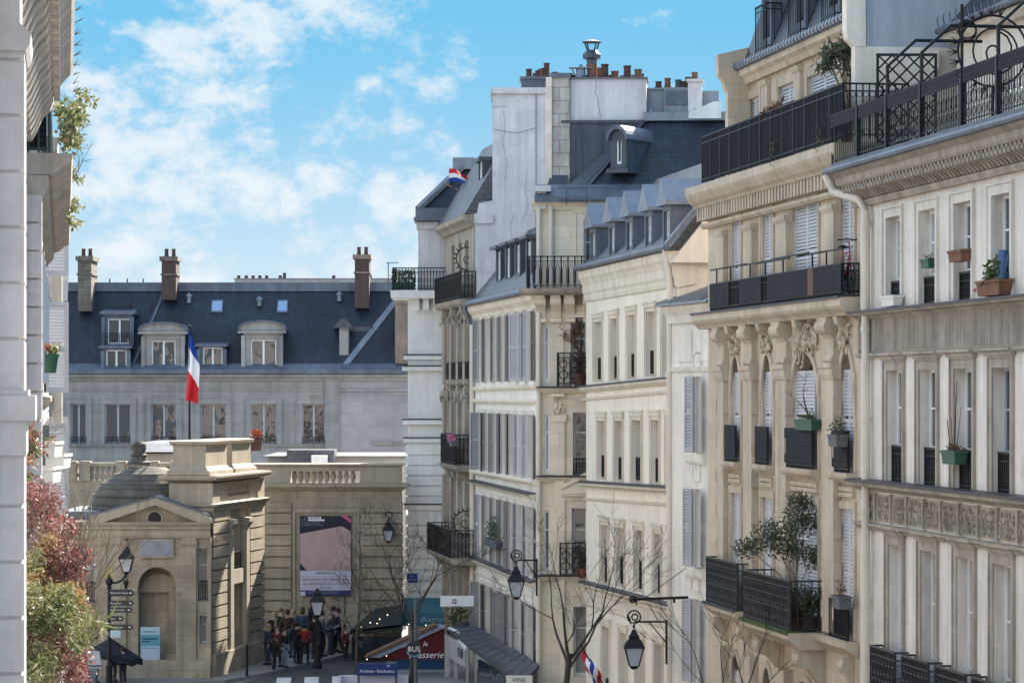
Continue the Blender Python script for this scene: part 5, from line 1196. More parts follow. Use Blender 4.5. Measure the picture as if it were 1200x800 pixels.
# tower block turned to the street
TW = Fac('corner_tower', 'sunlit square stone gate tower with rusticated corners, balustrade and two pedestals on top', 'building', None, None, at=((P(247, 0, 107.0).x, 107.0), (P(306, 0, 113.6).x, 113.6)))
f = TW; U = f.len
zc, zp, zt = 10 - (598 - 460) * 107 / F, 10 - (566 - 460) * 107 / F, 10 - (556 - 460) * 107 / F
mid = U * .48
hl = [[mid - .45, mid + .45, ZP(672), ZP(618)], [mid - .45, mid + .45, ZP(748), ZP(690)]]
wall(f, 0, U, 0, zc, hl, mat_='pav', reveal=.35, depth=1.5)
for h in hl: casement(f, h, -.28, 'frameg', bars=2)
g = MB(); railing(g, (hl[0][0], -.06), (hl[0][1], -.06), hl[0][2], hl[0][2] + .6, .12, .015, deco=True); g.build('guard_rail', 'iron', f.root)
for a, b in ((-.06, 2.1), (U - 1.9, U + .06)):
    q = MB(); z = .9
    while z < zc - .3: q.box(a, b, -.12, 1.52 if a > 0 else .9, z, min(z + .36, zc - .05)); z += .42
    q.build('rusticated_pier', 'pav', f.root)
q = MB()
for a in (mid - 1.25, mid + .85): q.box(a, a + .4, -.18, -.001, .6, zc - .5); q.mould(a - .06, zc - .7, a + .46, zc - .7, [(.001, 0), (.2, 0), (.3, .15), (.3, .3), (.001, .32)])
q.box(mid - .8, mid + .8, -.12, -.001, ZP(690), ZP(673)); q.build('pilaster', 'pavt', f.root)
q = MB(); q.box(-.2, U + .2, -.24, 1.6, 0, .9); q.build('plinth', 'pav', f.root)
def ringmould(mb, x0, x1, y0, y1, z, prof):
    for (o0, h0), (o1, h1) in zip(prof[:-1], prof[1:]): mb.poly([(x0 - o0, y0 - o0, z + h0), (x1 + o0, y0 - o0, z + h0), (x1 + o0, y1 + o0, z + h0), (x0 - o0, y1 + o0, z + h0)], [(x0 - o1, y0 - o1, z + h1), (x1 + o1, y0 - o1, z + h1), (x1 + o1, y1 + o1, z + h1), (x0 - o1, y1 + o1, z + h1)])
zt2 = lambda py: 10 - (py - 460) * 107 / F
c = MB(); ringmould(c, 0, U, 0, 1.5, zc - .1, [(.02, 0), (.12, .04), (.16, .12), (.16, .18), (.26, .26), (.28, .32), (.03, .36)]); c.build('cornice', 'pavt', f.root)
zl, zh = zc + .26, zt2(566)
b = MB(); b.box(-.04, U * .3, -.04, 1.5, zl, zh); b.box(U * .74, U + .04, -.04, 1.5, zl, zh); b.box(U * .3, U * .74, -.02, 1.45, zl, zl + .16); b.box(U * .3, U * .74, -.03, 1.45, zh - .16, zh); b.box(U * .3, U * .74, .4, 1.45, zl + .16, zh - .16)
b.box(-.1, U * .12, -.1, .4, zl, zh + .002); b.box(U * .88, U + .1, -.1, .4, zl, zh + .002)
x = U * .3 + .15; hb = zh - zl - .32
while x < U * .74 - .1: b.lathe((x, .12, zl + .16), [(.09, 0), (.05, hb * .15), (.11, hb * .4), (.06, hb * .8), (.1, hb)], 8); x += .26
b.build('balustrade', 'pavt', f.root)
c = MB(); ringmould(c, -.0, U, 0, 1.5, zh, [(-.1, 0), (.0, .04), (.28, .12), (.32, .2), (.32, .27), (-.2, .3)]); c.build('top_cornice', 'pavt', f.root)
zq = zh + .29; hq = zt2(516) - zq
for a, b_ in ((-.2, 2.6), (3.2, 5.8)):
    c = MB(); ringmould(c, a, b_, .1, 1.35, zq, [(.14, 0), (.14, .14), (.04, .2), (-.04, .3), (-.04, hq - .2), (.06, hq - .12), (.08, hq - .03), (-.1, hq)]); c.build('pedestal', 'pavt', f.root)
# wing wall with the big exhibition banner
YQ = 118.0
WW = Fac('courtyard_wall', 'high golden stone courtyard wall with balustraded parapet and grooved side panels, behind the people', 'wall', (296, YQ), (470, YQ))
f = WW; XQ = lambda px: f.u(px); ZQ = lambda py: CZ + (HY - py) * YQ / F; U = f.len
k = MB(); k.box(0, U, 0, .9, 0, ZQ(571)); k.build('wall', 'pav', f.root)
k = MB()
for a, b in ((308, 341), (424, 471)):
    z = .8
    while z < ZQ(588): k.box(XQ(a), XQ(b), -.1, -.001 if b < 450 else .92, z, z + .36); z += .42
k.build('grooved_panel', 'pav', f.root)
k = MB()
for a, b, t, bt in ((343, 346, 600, 745), (418, 421, 600, 745), (343, 421, 597, 600)): k.box(XQ(a), XQ(b), -.06, -.001, ZQ(bt), ZQ(t))
k.build('panel_moulding', 'pavt', f.root)
c = MB(); ringmould(c, 0, U, 0, .9, ZQ(575), [(.02, 0), (.12, .05), (.16, .1), (.3, .16), (.32, .26), (.0, .3)]); c.build('cornice', 'pavt', f.root)
b = MB(); zl, zh = ZQ(569), ZQ(547)
b.box(0, XQ(340), 0, .8, zl, zh); b.box(XQ(422), U, 0, .8, zl, zh); b.box(XQ(340), XQ(422), .05, .7, zl, zl + .12); b.box(XQ(340), XQ(422), -.0, .75, zh - .16, zh + .02)
x = XQ(340) + .15
while x < XQ(422) - .1: b.lathe((x, .3, zl + .12), [(.1, 0), (.06, .08), (.12, .22), (.06, .4), (.1, zh - zl - .28)], 8); x += .25
ringmould(b, 0, U, 0, .8, zh, [(.0, 0), (.1, .06), (.1, .12), (0, .14)])
b.build('balustrade', 'pavt', f.root)
# low roofs and the balustrade behind the dome
BL = Fac('terrace_balustrade', 'weathered stone terrace balustrade seen behind the dome, in front of the mansion', 'balustrade', (60, 125), (212, 125))
f = BL; U = f.len; zz = lambda py: CZ + (HY - py) * 125 / F
b = MB(); b.box(0, U, 0, .6, 0, zz(566)); b.box(0, U, .02, .5, zz(566), zz(563)); b.box(0, U, -.02, .5, zz(546), zz(542))
for px in (84, 100, 142, 180, 205): b.box(f.u(px) - .2, f.u(px) + .2, -.05, .55, zz(563), zz(540))
x = .1
while x < U: b.lathe((x, .22, zz(563)), [(.09, 0), (.05, .08), (.11, .22), (.05, .4), (.09, zz(546) - zz(563))], 8); x += .22
b.build('balustrade', 'pav', f.root)
LB = thing('annex_roof', 'low annex with zinc and glass roofs, in front of the mansion windows', 'building', (0, 0, 0))
k = MB(); a0, a1 = P(170, 0, 130).x, P(212, 0, 130).x; k.box(a0, a1, 128, 136, 0, CZ - 70 * 130 / F); k.box(P(318, 0, 132).x, P(478, 0, 132).x, 130, 138, 0, CZ - 74 * 132 / F); k.build('wall', 'mplain', LB)
k = MB(); k.prx([(127.5, CZ - 68 * 130 / F), (129.5, CZ - 58 * 130 / F), (136, CZ - 58 * 130 / F), (136, CZ - 68 * 130 / F)], a0 - .1, a1 + .1); k.box(P(318, 0, 132).x - .2, P(478, 0, 132).x, 129.7, 138, CZ - 73.9 * 132 / F, CZ - 72.8 * 132 / F); k.box(P(340, 0, 131).x, P(395, 0, 131).x, 129, 131, CZ - 88 * 131 / F, CZ - 66 * 131 / F); k.build('roof', 'slate2', LB)
k = MB(); k.box(P(366, 0, 129).x, P(384, 0, 129).x, 128.4, 128.9, CZ - 86 * 129 / F, CZ - 73 * 129 / F); k.build('skylight', 'white', LB)
# ------------------------------------------------------------------ plants
def leaves(mb, c, rad, n, size, droop=0.3, wid=0.38, shell=0.55):
    """n separate small bent leaves spread through an ellipsoid"""
    for _ in range(n):
        d = Vector((random.gauss(0, 1), random.gauss(0, 1), random.gauss(0, 1))).normalized() * (random.random() ** shell)
        p = Vector((c[0] + d.x * rad[0], c[1] + d.y * rad[1], c[2] + d.z * rad[2]))
        a = Vector((random.gauss(0, 1), random.gauss(0, 1), random.gauss(0, 1) - droop)).normalized()
        b = a.orthogonal().normalized(); b.rotate(Matrix.Rotation(random.random() * 6.28, 3, a)); nn = a.cross(b)
        s = size * random.uniform(.6, 1.25); w = s * wid
        tip = p + a * s - nn * s * .15; m1 = p + a * s * .5 + b * w * .5; m2 = p + a * s * .5 - b * w * .5
        mb.add([tuple(p), tuple(m1), tuple(tip), tuple(m2)], [(0, 1, 2), (0, 2, 3)])
def branchy(mb, p, d, ln, r, depth, spread=.55, up=.12, seg=3, minr=.004, kids=(1, 2), shrink=.72):
    pts, rs = [p.copy()], [r]; q = p.copy(); dd = d.copy()
    for i in range(seg):
        dd = (dd + Vector((random.gauss(0, .10), random.gauss(0, .10), random.gauss(0, .05) + up * .3))).normalized()
        q = q + dd * (ln / seg); pts.append(q.copy()); rs.append(max(minr, r * (1 - .4 * (i + 1) / seg)))
    mb.tube(pts, rs, 6 if r > .03 else 4 if r > .012 else 3, cap=False)
    if depth <= 0: return
    for k in range(random.randint(*kids)):
        i = random.choice(range(1, len(pts))); a = Vector((random.gauss(0, 1), random.gauss(0, 1), random.gauss(0, .6))); a = (a - dd * a.dot(dd)).normalized()
        branchy(mb, pts[i], (dd + a * spread * random.uniform(.7, 1.3) + Vector((0, 0, up))).normalized(), ln * shrink * random.uniform(.75, 1.1), max(minr, rs[i] * .68), depth - 1, spread, up, seg, minr, kids, shrink)
    branchy(mb, pts[-1], (dd + Vector((random.gauss(0, .2), random.gauss(0, .2), up))).normalized(), ln * shrink, max(minr, rs[-1] * .85), depth - 1, spread, up, seg, minr, kids, shrink)
def bare_tree(label, x, y, h, r, seed, depth=5, lean=(0, 0), spread=.6, first=.4, twig=.006):
    random.seed(seed)
    t = thing('bare_tree', label, 'tree', (x, y, 0.0), group='leafless street trees')
    tr = MB(); top = Vector((lean[0], lean[1], h * first)); tr.tube([(0, 0, 0), tuple(top * .5 + Vector((.04, 0, 0))), tuple(top)], [r * 1.25, r, r * .85], 8); tr.build('trunk', 'bark', t)
    cr = MB()
    for k in range(4):
        a = k * 1.6 + random.random(); branchy(cr, top * random.uniform(.8, 1), (Vector((math.cos(a) * spread, math.sin(a) * spread, 1)) + Vector((lean[0], lean[1], 0)) * .3).normalized(), h * .26, r * .5, depth, spread, .08, 3, twig)
    cr.build('crown', 'bark', t); return t
GR = [(.035, .07, .02), (.07, .11, .03), (.11, .14, .05), (.05, .085, .03)]
M['lg'] = leafmat('green_leaves', GR)
M['lolive'] = leafmat('grey_green_leaves', [(.045, .06, .035), (.08, .10, .06), (.12, .14, .09), (.06, .08, .04)])
M['lred'] = leafmat('crimson_leaves', [(.11, .03, .035), (.20, .06, .06), (.30, .17, .16), (.09, .03, .03), (.20, .09, .06), (.24, .12, .12)])
M['lgold'] = leafmat('golden_leaves', [(.30, .17, .05), (.36, .23, .08), (.22, .11, .04), (.30, .2, .1), (.12, .12, .05)])
M['lyel'] = leafmat('yellow_green_leaves', [(.12, .14, .045), (.20, .20, .08), (.07, .10, .03), (.17, .18, .09), (.24, .21, .12)])
M['ldry'] = leafmat('dry_leaves', [(.20, .10, .06), (.13, .07, .05), (.26, .15, .09)])
M['flw'] = leafmat('flower_petals', [(.50, .12, .28), (.62, .25, .4), (.42, .10, .12)])
M['pgreen'] = mat('green_plastic', (.03, .09, .055), rough=.5)
M['pgrey'] = mat('grey_planter', (.10, .11, .125), rough=.6)
M['agw'] = mat('dull_white_panel', (.36, .35, .33)); M['pwhite'] = mat('white_planter', (.66, .65, .60), rough=.6)
M['pred'] = mat('red_glazed_pot', (.23, .05, .04), rough=.4)
M['soil'] = mat('soil', (.05, .035, .025))

# ground-level vocabulary
def planter(label, loc, size, m, rz=0.0, leaf=None, n=60, ls=.09, lrad=None, group=None, name='window_box', extra=None):
    t = thing(name, label, 'planter', loc, rz, group)
    L_, W_, H_ = size; k = MB()
    k.hexa([(-L_ / 2 * .9, -W_ / 2 * .85, 0), (L_ / 2 * .9, -W_ / 2 * .85, 0), (L_ / 2 * .9, W_ / 2 * .85, 0), (-L_ / 2 * .9, W_ / 2 * .85, 0), (-L_ / 2, -W_ / 2, H_), (L_ / 2, -W_ / 2, H_), (L_ / 2, W_ / 2, H_), (-L_ / 2, W_ / 2, H_)])
    k.box(-L_ / 2 - .015, L_ / 2 + .015, -W_ / 2 - .015, W_ / 2 + .015, H_ - .04, H_ + .006); k.build('box', m, t)
    k = MB(); k.box(-L_ / 2 + .02, L_ / 2 - .02, -W_ / 2 + .02, W_ / 2 - .02, H_ - .03, H_ + .012); k.build('soil', 'soil', t)
    if leaf:
        k = MB(); leaves(k, (0, 0, H_ + (lrad or (0, 0, .15))[2] * .7), lrad or (L_ / 2, W_ / 2, .15), n, ls); k.build('foliage', leaf, t)
    if extra: extra(t, H_)
    return t
def onfac(f, px, v, z): return f.w(f.u(px, v), v, z)
ang = lambda f: math.atan2(f.d.y, f.d.x)
random.seed(11)
Y1 = rows1[0][0][2]
f = R1
planter('white window box on the stone ledge under the first top window of the grimy house', onfac(f, 1045, .14, 11.66), (.95, .2, .2), 'pwhite', ang(f))
planter('small green basket on the guard of the second top window', onfac(f, 1089, -.02, 12.32), (.55, .2, .16), 'pgreen', ang(f), 'lg', 30, .07, (.25, .1, .06))
planter('terracotta trough hung on the guard of the third top window', onfac(f, 1125, .12, 12.33), (.8, .22, .2), 'terra', ang(f))
planter('long terracotta trough with leafy green plant and pink bloom on the ledge', onfac(f, 1165, .16, 11.66), (1.35, .24, .26), 'terra', ang(f), 'lg', 150, .12, (.5, .16, .26), extra=lambda t, h: MB_flowers(t, h, -.6)) if False else None
def flowers_at(t, c, r, n, s=.07):
    k = MB(); leaves(k, c, r, n, s, wid=.9); k.build('blossom', 'flw', t)
planter('long terracotta trough with leafy green plant and pink bloom on the ledge', onfac(f, 1165, .16, 11.66), (1.35, .24, .26), 'terra', ang(f), 'lg', 170, .13, (.45, .16, .24), extra=lambda t, h: flowers_at(t, (-.75, -.05, .1), (.1, .06, .06), 14))
def stalks(t, h):
    k = MB()
    for dx, dz, s in ((-.5, .55, .012), (-.25, .6, .012), (.05, 1.0, .012), (.1, 1.25, .01), (.38, .8, .008)): k.tube([(dx * .4, 0, h), (dx, .02, h + dz)], [s, s * .5], 4)
    k.build('stalk', 'bark', t); k = MB(); leaves(k, (0, 0, h + .05), (.4, .1, .08), 60, .1); k.build('foliage', 'ldry', t)
planter('green trough of withered stalks hung on the middle-floor window guard', onfac(f, 1118, .16, 8.72), (.85, .24, .24), 'pgreen', ang(f), extra=stalks)
k = thing('watering_can', 'small blue watering can standing behind the long terracotta trough', 'watering can', onfac(f, 1176, .06, 11.93), ang(f))
q = MB(); q.lathe((0, 0, 0), [(.1, 0), (.12, .02), (.12, .3), (.09, .36), (.1, .5)], 12); q.tube([(.1, 0, .1), (.24, 0, .4)], [.025, .015], 6); q.ring((-.12, 0, .25), .1, .014, 'y', 10, 4); q.build('body', mat('blue_can', (.06, .12, .25), rough=.4), k)
# trellis standing on the terrace
a, b = P(1027, 168, 61.6), P(1098, 63, 61.6)
t = thing('trellis', 'dark diamond lattice trellis panel standing against the pale end wall', 'trellis', (a.x, a.y, a.z))
w, h = b.x - a.x, b.z - a.z; k = MB()
for x0, x1, z0, z1 in ((0, .05, 0, h), (w - .05, w, 0, h), (.05, w - .05, h - .05, h), (.05, w - .05, 0, .05)): k.box(x0, x1, -.03, .03, z0, z1)
k.build('frame', 'iron', t)
k = MB(); st = .29; n = int((w + h) / st) + 1
for i in range(-n, n):
    for s in (1, -1):
        p0 = Vector((i * st, 0)) if s > 0 else Vector((i * st, h)); dx = h
        ts = [(-p0.x) / dx, (w - p0.x) / dx]; t0, t1 = max(0, min(ts)), min(1, max(ts))
        if t1 - t0 > .02:
            A, B = (p0.x + dx * t0, h * t0 if s > 0 else h * (1 - t0)), (p0.x + dx * t1, h * t1 if s > 0 else h * (1 - t1))
            k.tube([(A[0], .012 * s, A[1]), (B[0], .012 * s, B[1])], .017, 4)
k.build('lattice', 'iron', t)
# oleander in red pot at the attic balcony corner
f = R2
def shrub(name, label, loc, pot_r, pot_h, potm, trunk, crown, leafm, n, ls, seed, wid=.3, rz=0, group=None, stems=3):
    random.seed(seed); t = thing(name, label, 'potted plant', loc, rz, group)
    k = MB(); k.lathe((0, 0, 0), [(pot_r * .72, 0), (pot_r * .95, pot_h * .85), (pot_r * 1.06, pot_h * .86), (pot_r * 1.06, pot_h), (pot_r * .9, pot_h), (pot_r * .88, pot_h * .9)], 14); k.build('pot', potm, t)
    k = MB(); q = MB()
    for cx, cy, cz_, rx, ry, rz_, frac in crown:
        for i in range(stems):
            e = Vector((cx + random.uniform(-.5, .5) * rx, cy + random.uniform(-.5, .5) * ry, cz_ + random.uniform(-.2, .5) * rz_))
            k.tube([(random.uniform(-.05, .05), 0, pot_h * .9), (cx * .3, cy * .3, pot_h + (cz_ - pot_h) * .5), tuple(e)], [trunk, trunk * .7, trunk * .25], 5)
        leaves(q, (cx, cy, cz_), (rx, ry, rz_), int(n * frac), ls, wid=wid, shell=.6)
    k.build('stem', 'barkl', t); q.build('foliage', leafm, t); return t
p = P(996, 163, 63.0)
shrub('oleander', 'long-leaved oleander in a red pot at the corner of the top balcony', (p.x, p.y, 15.12), .24, .34, 'pred', .03, [(-.25, 0, 1.85, .38, .35, .28, .45), (.1, .05, 2.0, .34, .35, .3, .4), (-.5, 0, 1.65, .22, .25, .2, .25), (.05, .0, 1.5, .25, .25, .2, .2)], 'lolive', 430, .24, 3, .2, stems=2)
p = onfac(f, 932, .45, 4.96)
shrub('potted_olive', 'bushy olive tree in terracotta pot overhanging the central balcony', tuple(p), .3, .5, 'terra', .022, [(-.45, .0, 2.0, .55, .5, .4, .3), (.2, .1, 2.35, .55, .5, .42, .33), (-.05, .05, 1.7, .6, .5, .3, .2), (.45, .1, 1.5, .4, .4, .3, .15), (.1, .1, 2.75, .3, .3, .22, .1), (-1.0, -.05, 1.75, .35, .3, .25, .14)], 'lolive', 3600, .08, 4, .45, stems=1)
p = onfac(f, 948, .3, 4.96)
shrub('balcony_fern', 'low dark green bush filling the near corner of the central balcony', tuple(p), .22, .3, 'terrad', .02, [(0, 0, .6, .38, .35, .35, 1.0)], 'lg', 420, .14, 9, .35)
p = onfac(f, 986, .3, 5.62)
planter('slate grey window box with withered twigs beside the central balcony', tuple(p), (.62, .26, .26), 'pgrey', ang(f), 'ldry', 40, .09, (.25, .1, .2))
p = onfac(f, 982, .3, 8.9)
planter('grey window box with small green shrub hung on the arched window guard', tuple(p), (.7, .26, .24), 'pgrey', ang(f), 'lolive', 150, .09, (.42, .16, .2))
def bonsai(t, h):
    random.seed(5); k = MB(); branchy(k, Vector((.1, 0, h)), Vector((-.12, 0, 1)).normalized(), .55, .022, 3, .8, .0, 3, .005); k.build('trunk', 'bark', t)
    q = MB(); leaves(q, (.35, 0, h + .12), (.14, .1, .2), 50, .08); q.build('foliage', 'lg', t)
p = onfac(f, 946, .16, 9.2)
planter('planted trough with a tiny bare tree behind the arched window screen', tuple(p), (1.5, .2, .22), 'pgreen', ang(f), 'lg', 160, .06, (.72, .1, .06), extra=bonsai)
p = onfac(f, 912, .2, 15.12)
planter('trough of spiky grasses behind the top balcony screen', tuple(p), (2.2, .28, .7), 'pgrey', ang(f), 'ldry', 260, .3, (1.0, .18, .34), name='balcony_trough')
random.seed(21)
for px, py, lab in ((905, 178, 'wispy creeper spilling through the top balcony screen by the grasses'), (960, 160, 'wispy creeper climbing the top balcony screen near the oleander')):
    p = f.w(f.u(px, .52), .52, f.z(px, py, .52)); k = thing('creeper', lab, 'plant', tuple(p), ang(f)); q = MB(); branchy(q, Vector((0, 0, -.5)), Vector((.1, -.1, 1)), .4, .012, 3, .9, 0, 3, .004); q.build('stem', 'bark', k); q = MB(); leaves(q, (0, 0, 0), (.35, .06, .45), 50, .09); q.build('foliage', 'lolive', k)
# bicycle on the second balcony
B_ = thing('bicycle', 'bicycle with black saddle and red lamp parked on the ochre house balcony', 'bicycle', tuple(onfac(f, 990, .17, 11.99)), ang(f))
for cx in (-.5, .5):
    k = MB(); k.ring((cx, 0, .33), .31, .02, 'y', 18, 5); k.ring((cx, 0, .33), .04, .02, 'y', 8, 4)
    for i in range(8): a = i * math.pi / 4; k.tube([(cx, 0, .33), (cx + .3 * math.cos(a), 0, .33 + .3 * math.sin(a))], .004, 3)
    k.build('wheel', 'iron', B_)
k = MB()
for a, b in (((-.5, .33), (-.15, .85)), ((-.5, .33), (0, .3)), ((0, .3), (-.18, .95)), ((0, .3), (.36, .8)), ((-.15, .82), (.34, .86)), ((.5, .33), (.33, 1.08))): k.tube([(a[0], 0, a[1]), (b[0], 0, b[1])], .016, 5)
k.build('frame', mat('red_bike_paint', (.28, .03, .03), rough=.35), B_)
k = MB(); k.tube([(.33, -.24, 1.1), (.31, 0, 1.12), (.33, .24, 1.1)], .015, 5); k.build('handlebar', 'iron', B_)
k = MB(); k.ball((-.2, 0, .99), .1, 8, 5, .4); k.build('saddle', 'iron', B_)
# climber on the corner house balcony
f = R5; random.seed(8)
t = thing('dead_climber', 'withered reddish climber in a pot on the corner house balcony', 'potted plant', tuple(f.w(f.u(680), .2, 10 + 8 * .0268)))
k = MB(); k.lathe((0, 0, .0), [(.16, 0), (.22, .32), (.24, .32), (.24, .38)], 12); k.build('pot', 'terrad', t)
k = MB(); branchy(k, Vector((0, 0, .3)), Vector((-.1, 0, 1)), 1.0, .03, 4, .6, .05, 3, .006); k.build('stem', 'bark', t)
k = MB(); leaves(k, (0.05, 0, .75), (.3, .2, .5), 260, .1); leaves(k, (-.1, 0, 1.7), (.3, .2, .4), 120, .1); leaves(k, (-.45, 0, 1.55), (.25, .15, .15), 50, .1); k.build('foliage', 'ldry', t)
t = shrub('balcony_plant', 'dark leafy pot plant on the lower corner house balcony', tuple(f.w(f.u(683), .18, 10 - 215 * .0268)), .2, .3, 'pred', .02, [(0, 0, .6, .28, .22, .35, 1)], 'lg', 200, .13, 13)
f = R4
planter('row of straggly shrubs in troughs along the shuttered house ledge', tuple(f.w(f.u(578, .2), .2, 4.75)), (3.2, .25, .25), 'pgrey', ang(f), 'lolive', 300, .13, (1.5, .18, .5), name='ledge_trough')
f = R6
planter('magenta flowers spilling over the carved house balcony', tuple(f.w(f.u(531, .72), .72, f.z(531, 522, .6))), (.9, .22, .2), 'pgrey', ang(f), 'lg', 60, .1, (.5, .15, .16), name='flower_box', extra=lambda t, h: flowers_at(t, (0, -.06, h + .1), (.6, .14, .2), 120, .1))
t = shrub('hanging_bush', 'ragged dark bush growing at the foot of the carved house', tuple(P(541, 738, 110.0)), .3, .3, 'pgrey', .02, [(0, 0, .7, .55, .4, .5, .6), (-.25, 0, .35, .4, .3, .3, .4)], 'lg', 420, .16, 31)
f = R7
k = thing('clipped_hedge', 'boxy dark green hedge in trough at the corner of the white house balcony', 'hedge', (f.w(X7(472), .2, Z7(340)).x, YW7 - .25, Z7(340)))
q = MB(); q.box(-.4, .5, -.14, .14, 0, .3); q.build('trough', 'pgreen', k); q = MB(); random.seed(3)
for _ in range(600): leaves(q, (random.uniform(-.42, .5), random.uniform(-.15, .15), random.uniform(.25, .8)), (.05, .05, .05), 1, .1, wid=.6)
q.build('foliage', 'lg', k)
# left row greenery
random.seed(41)
def lpt(px, py, Y): return P(px, py, Y)
t = thing('autumn_shrub', 'big crimson, gold and green shrub spilling from the balcony of the nearest facade', 'shrub', (VS * 31 - .4, 31, 6.8))
def fol(name, m, blobs, n, ls, wid=.42, par=None, seed=1):
    random.seed(seed); q = MB(); tot = sum(b[4] * b[5] for b in blobs)
    o = par.location
    for px, py, Y, ry, rx_, rz_ in blobs:
        c = lpt(px, py, Y) - o; s = Y / F; leaves(q, c, (rx_ * s, ry, rz_ * s), int(n * rx_ * rz_ / tot), ls, wid=wid, shell=.5)
    return q.build(name, m, par)
def blob(px, py, Y, ry, rx_, rz_): return (px, py, Y, ry, rx_, rz_)
def folb(name, m, lst, n, ls, par, seed, wid=.42):
    """foliage gathered in sprays: leaves crowd round twig ends and leave gaps between them"""
    random.seed(seed); q = MB(); tot = sum(b[4] * b[5] for b in lst)
    for px, py, Y, ry, rx_, rz_ in lst:
        c = lpt(px, py, Y) - par.location; s = Y / F; k = int(n * rx_ * rz_ / tot); per = 13
        for _ in range(max(1, k // per)):
            d = Vector((random.gauss(0, 1), random.gauss(0, 1), random.gauss(0, 1))).normalized() * random.random() ** .5
            cc = (c.x + d.x * rx_ * s, c.y + d.y * ry, c.z + d.z * rz_ * s); r = random.uniform(.05, .12)
            leaves(q, cc, (r, r, r), min(per, k), ls * random.uniform(.7, 1.5), wid=wid * random.uniform(.7, 1.2), shell=.6)
    return q.build(name, m, par)
folb('crimson_foliage', 'lred', [(35, 605, 33, .8, 30, 36), (70, 625, 32, .7, 24, 26), (60, 655, 31, .6, 34, 26), (82, 672, 31, .5, 20, 20), (80, 755, 30, .5, 24, 40), (48, 740, 30, .5, 28, 32), (88, 790, 29, .4, 16, 24), (34, 580, 34, .5, 16, 22), (52, 590, 33, .5, 22, 24), (90, 650, 31, .4, 14, 16)], 8500, .052, t, 1)
folb('golden_foliage', 'lgold', [(52, 668, 31, .5, 24, 22), (92, 705, 30, .4, 14, 18), (35, 690, 30, .5, 20, 24), (60, 635, 31, .5, 14, 12), (75, 695, 30, .4, 20, 12)], 2200, .055, t, 2)
folb('green_foliage', 'lyel', [(45, 715, 29.5, .5, 28, 34), (80, 720, 29.5, .5, 24, 22), (95, 745, 29, .4, 16, 18), (50, 770, 29, .4, 26, 26), (70, 700, 29.5, .3, 20, 14), (35, 660, 30, .4, 12, 20)], 3600, .065, t, 3, .28)
folb('spiky_foliage', 'lyel', [(112, 732, 29, .3, 14, 14), (88, 762, 29, .3, 10, 10), (40, 795, 28, .3, 16, 10)], 80, .17, t, 4, .14)
q = MB(); random.seed(2)
for px in (26, 34, 45, 52, 60, 68, 75, 82, 88, 96):
    a, b = lpt(px * .6 + 10, 800, 31) - t.location, lpt(px, 640 + px * .6, 31) - t.location; branchy(q, a, (b - a).normalized(), .8, .018, 3, .5, .1, 3, .004)
q.build('stem', 'barkl', t)
t = thing('roof_vine', 'tangled sunlit climbing plant hanging over the green roof balcony on the left', 'plant', tuple(P(80, 150, 50)))
folb('foliage', 'lyel', [(88, 130, 50, .8, 14, 22), (82, 160, 50, .8, 12, 22), (96, 115, 51, .8, 12, 10), (86, 200, 52, .6, 8, 16), (92, 238, 55, .6, 10, 10), (88, 260, 56, .5, 6, 10), (72, 128, 50, .5, 10, 10), (84, 145, 49, .6, 16, 30)], 1500, .10, t, 6)
folb('blossom', 'flw', [(75, 158, 49, .4, 5, 8)], 40, .08, t, 7, .8)
q = MB(); random.seed(6)
for px, py in ((85, 170), (80, 150), (86, 210)): a = lpt(px, py, 50) - t.location; branchy(q, a, Vector((.25, 0, .9)).normalized(), .26, .012, 3, .8, 0, 3, .004)
q.build('stem', 'barkl', t)
t = thing('spiky_cornice_weed', 'row of thin spiky weeds sprouting along the nearest cornice edge', 'plant', tuple(P(82, 70, 36)))
q = MB(); random.seed(4)
for i in range(14):
    Y = 27 + i * 1.1; p = Vector((VS * Y - .62 + .8, Y, 13.9)) - t.location
    p += Vector((-.06, 0, .14))
    for k in range(3): q.tube([tuple(p), tuple(p + Vector((random.uniform(.05, .11), random.uniform(-.1, .1), random.uniform(.02, .1))))], [.006, .002], 3)
q.build('stem', 'ldry', t)
t = thing('hanging_flower_pot', 'green flower pot of yellow and orange blooms hung on the left facade', 'potted plant', tuple(P(58, 437, 52)))
q = MB(); q.lathe((0, 0, 0), [(.11, 0), (.155, .28), (.17, .28), (.17, .32)], 14); q.build('pot', 'pgreen', t)
q = MB(); random.seed(9); leaves(q, (.03, 0, .38), (.17, .15, .1), 110, .075, wid=.6); q.build('foliage', 'lyel', t)
q = MB(); leaves(q, (-.06, -.06, .45), (.09, .08, .06), 40, .06, wid=.9); q.build('blossom', mat('orange_petals', (.5, .14, .07)), t)
t = thing('balcony_creeper', 'half-dry creeper with pale leaves on the ledge below the hung flower pot', 'plant', tuple(P(38, 520, 40)))
folb('foliage', 'ldry', [(36, 505, 40, .5, 8, 14), (44, 520, 42, .5, 12, 14), (30, 540, 38, .4, 10, 14), (62, 505, 48, .4, 6, 10)], 150, .1, t, 8); folb('green_foliage', 'lg', [(38, 525, 40, .5, 10, 16), (30, 555, 38, .4, 8, 10)], 110, .1, t, 9)
q = MB(); random.seed(3); branchy(q, lpt(34, 545, 40) - t.location, Vector((.2, 0, 1)).normalized(), .35, .01, 3, .7, 0, 3, .003); q.build('stem', 'barkl', t)
for px, py, Y, w, lab in ((58, 535, 50, .26, 'white window box on the left facade under the creeper'), (66, 548, 54, .34, 'larger white window box below the drainpipe on the left'), (54, 565, 48, .3, 'lowest white window box above the autumn shrub')):
    p = P(px, py, Y); planter(lab, (p.x, Y, p.z), (w * 1.2, .9, .24), 'pwhite', 0.0)

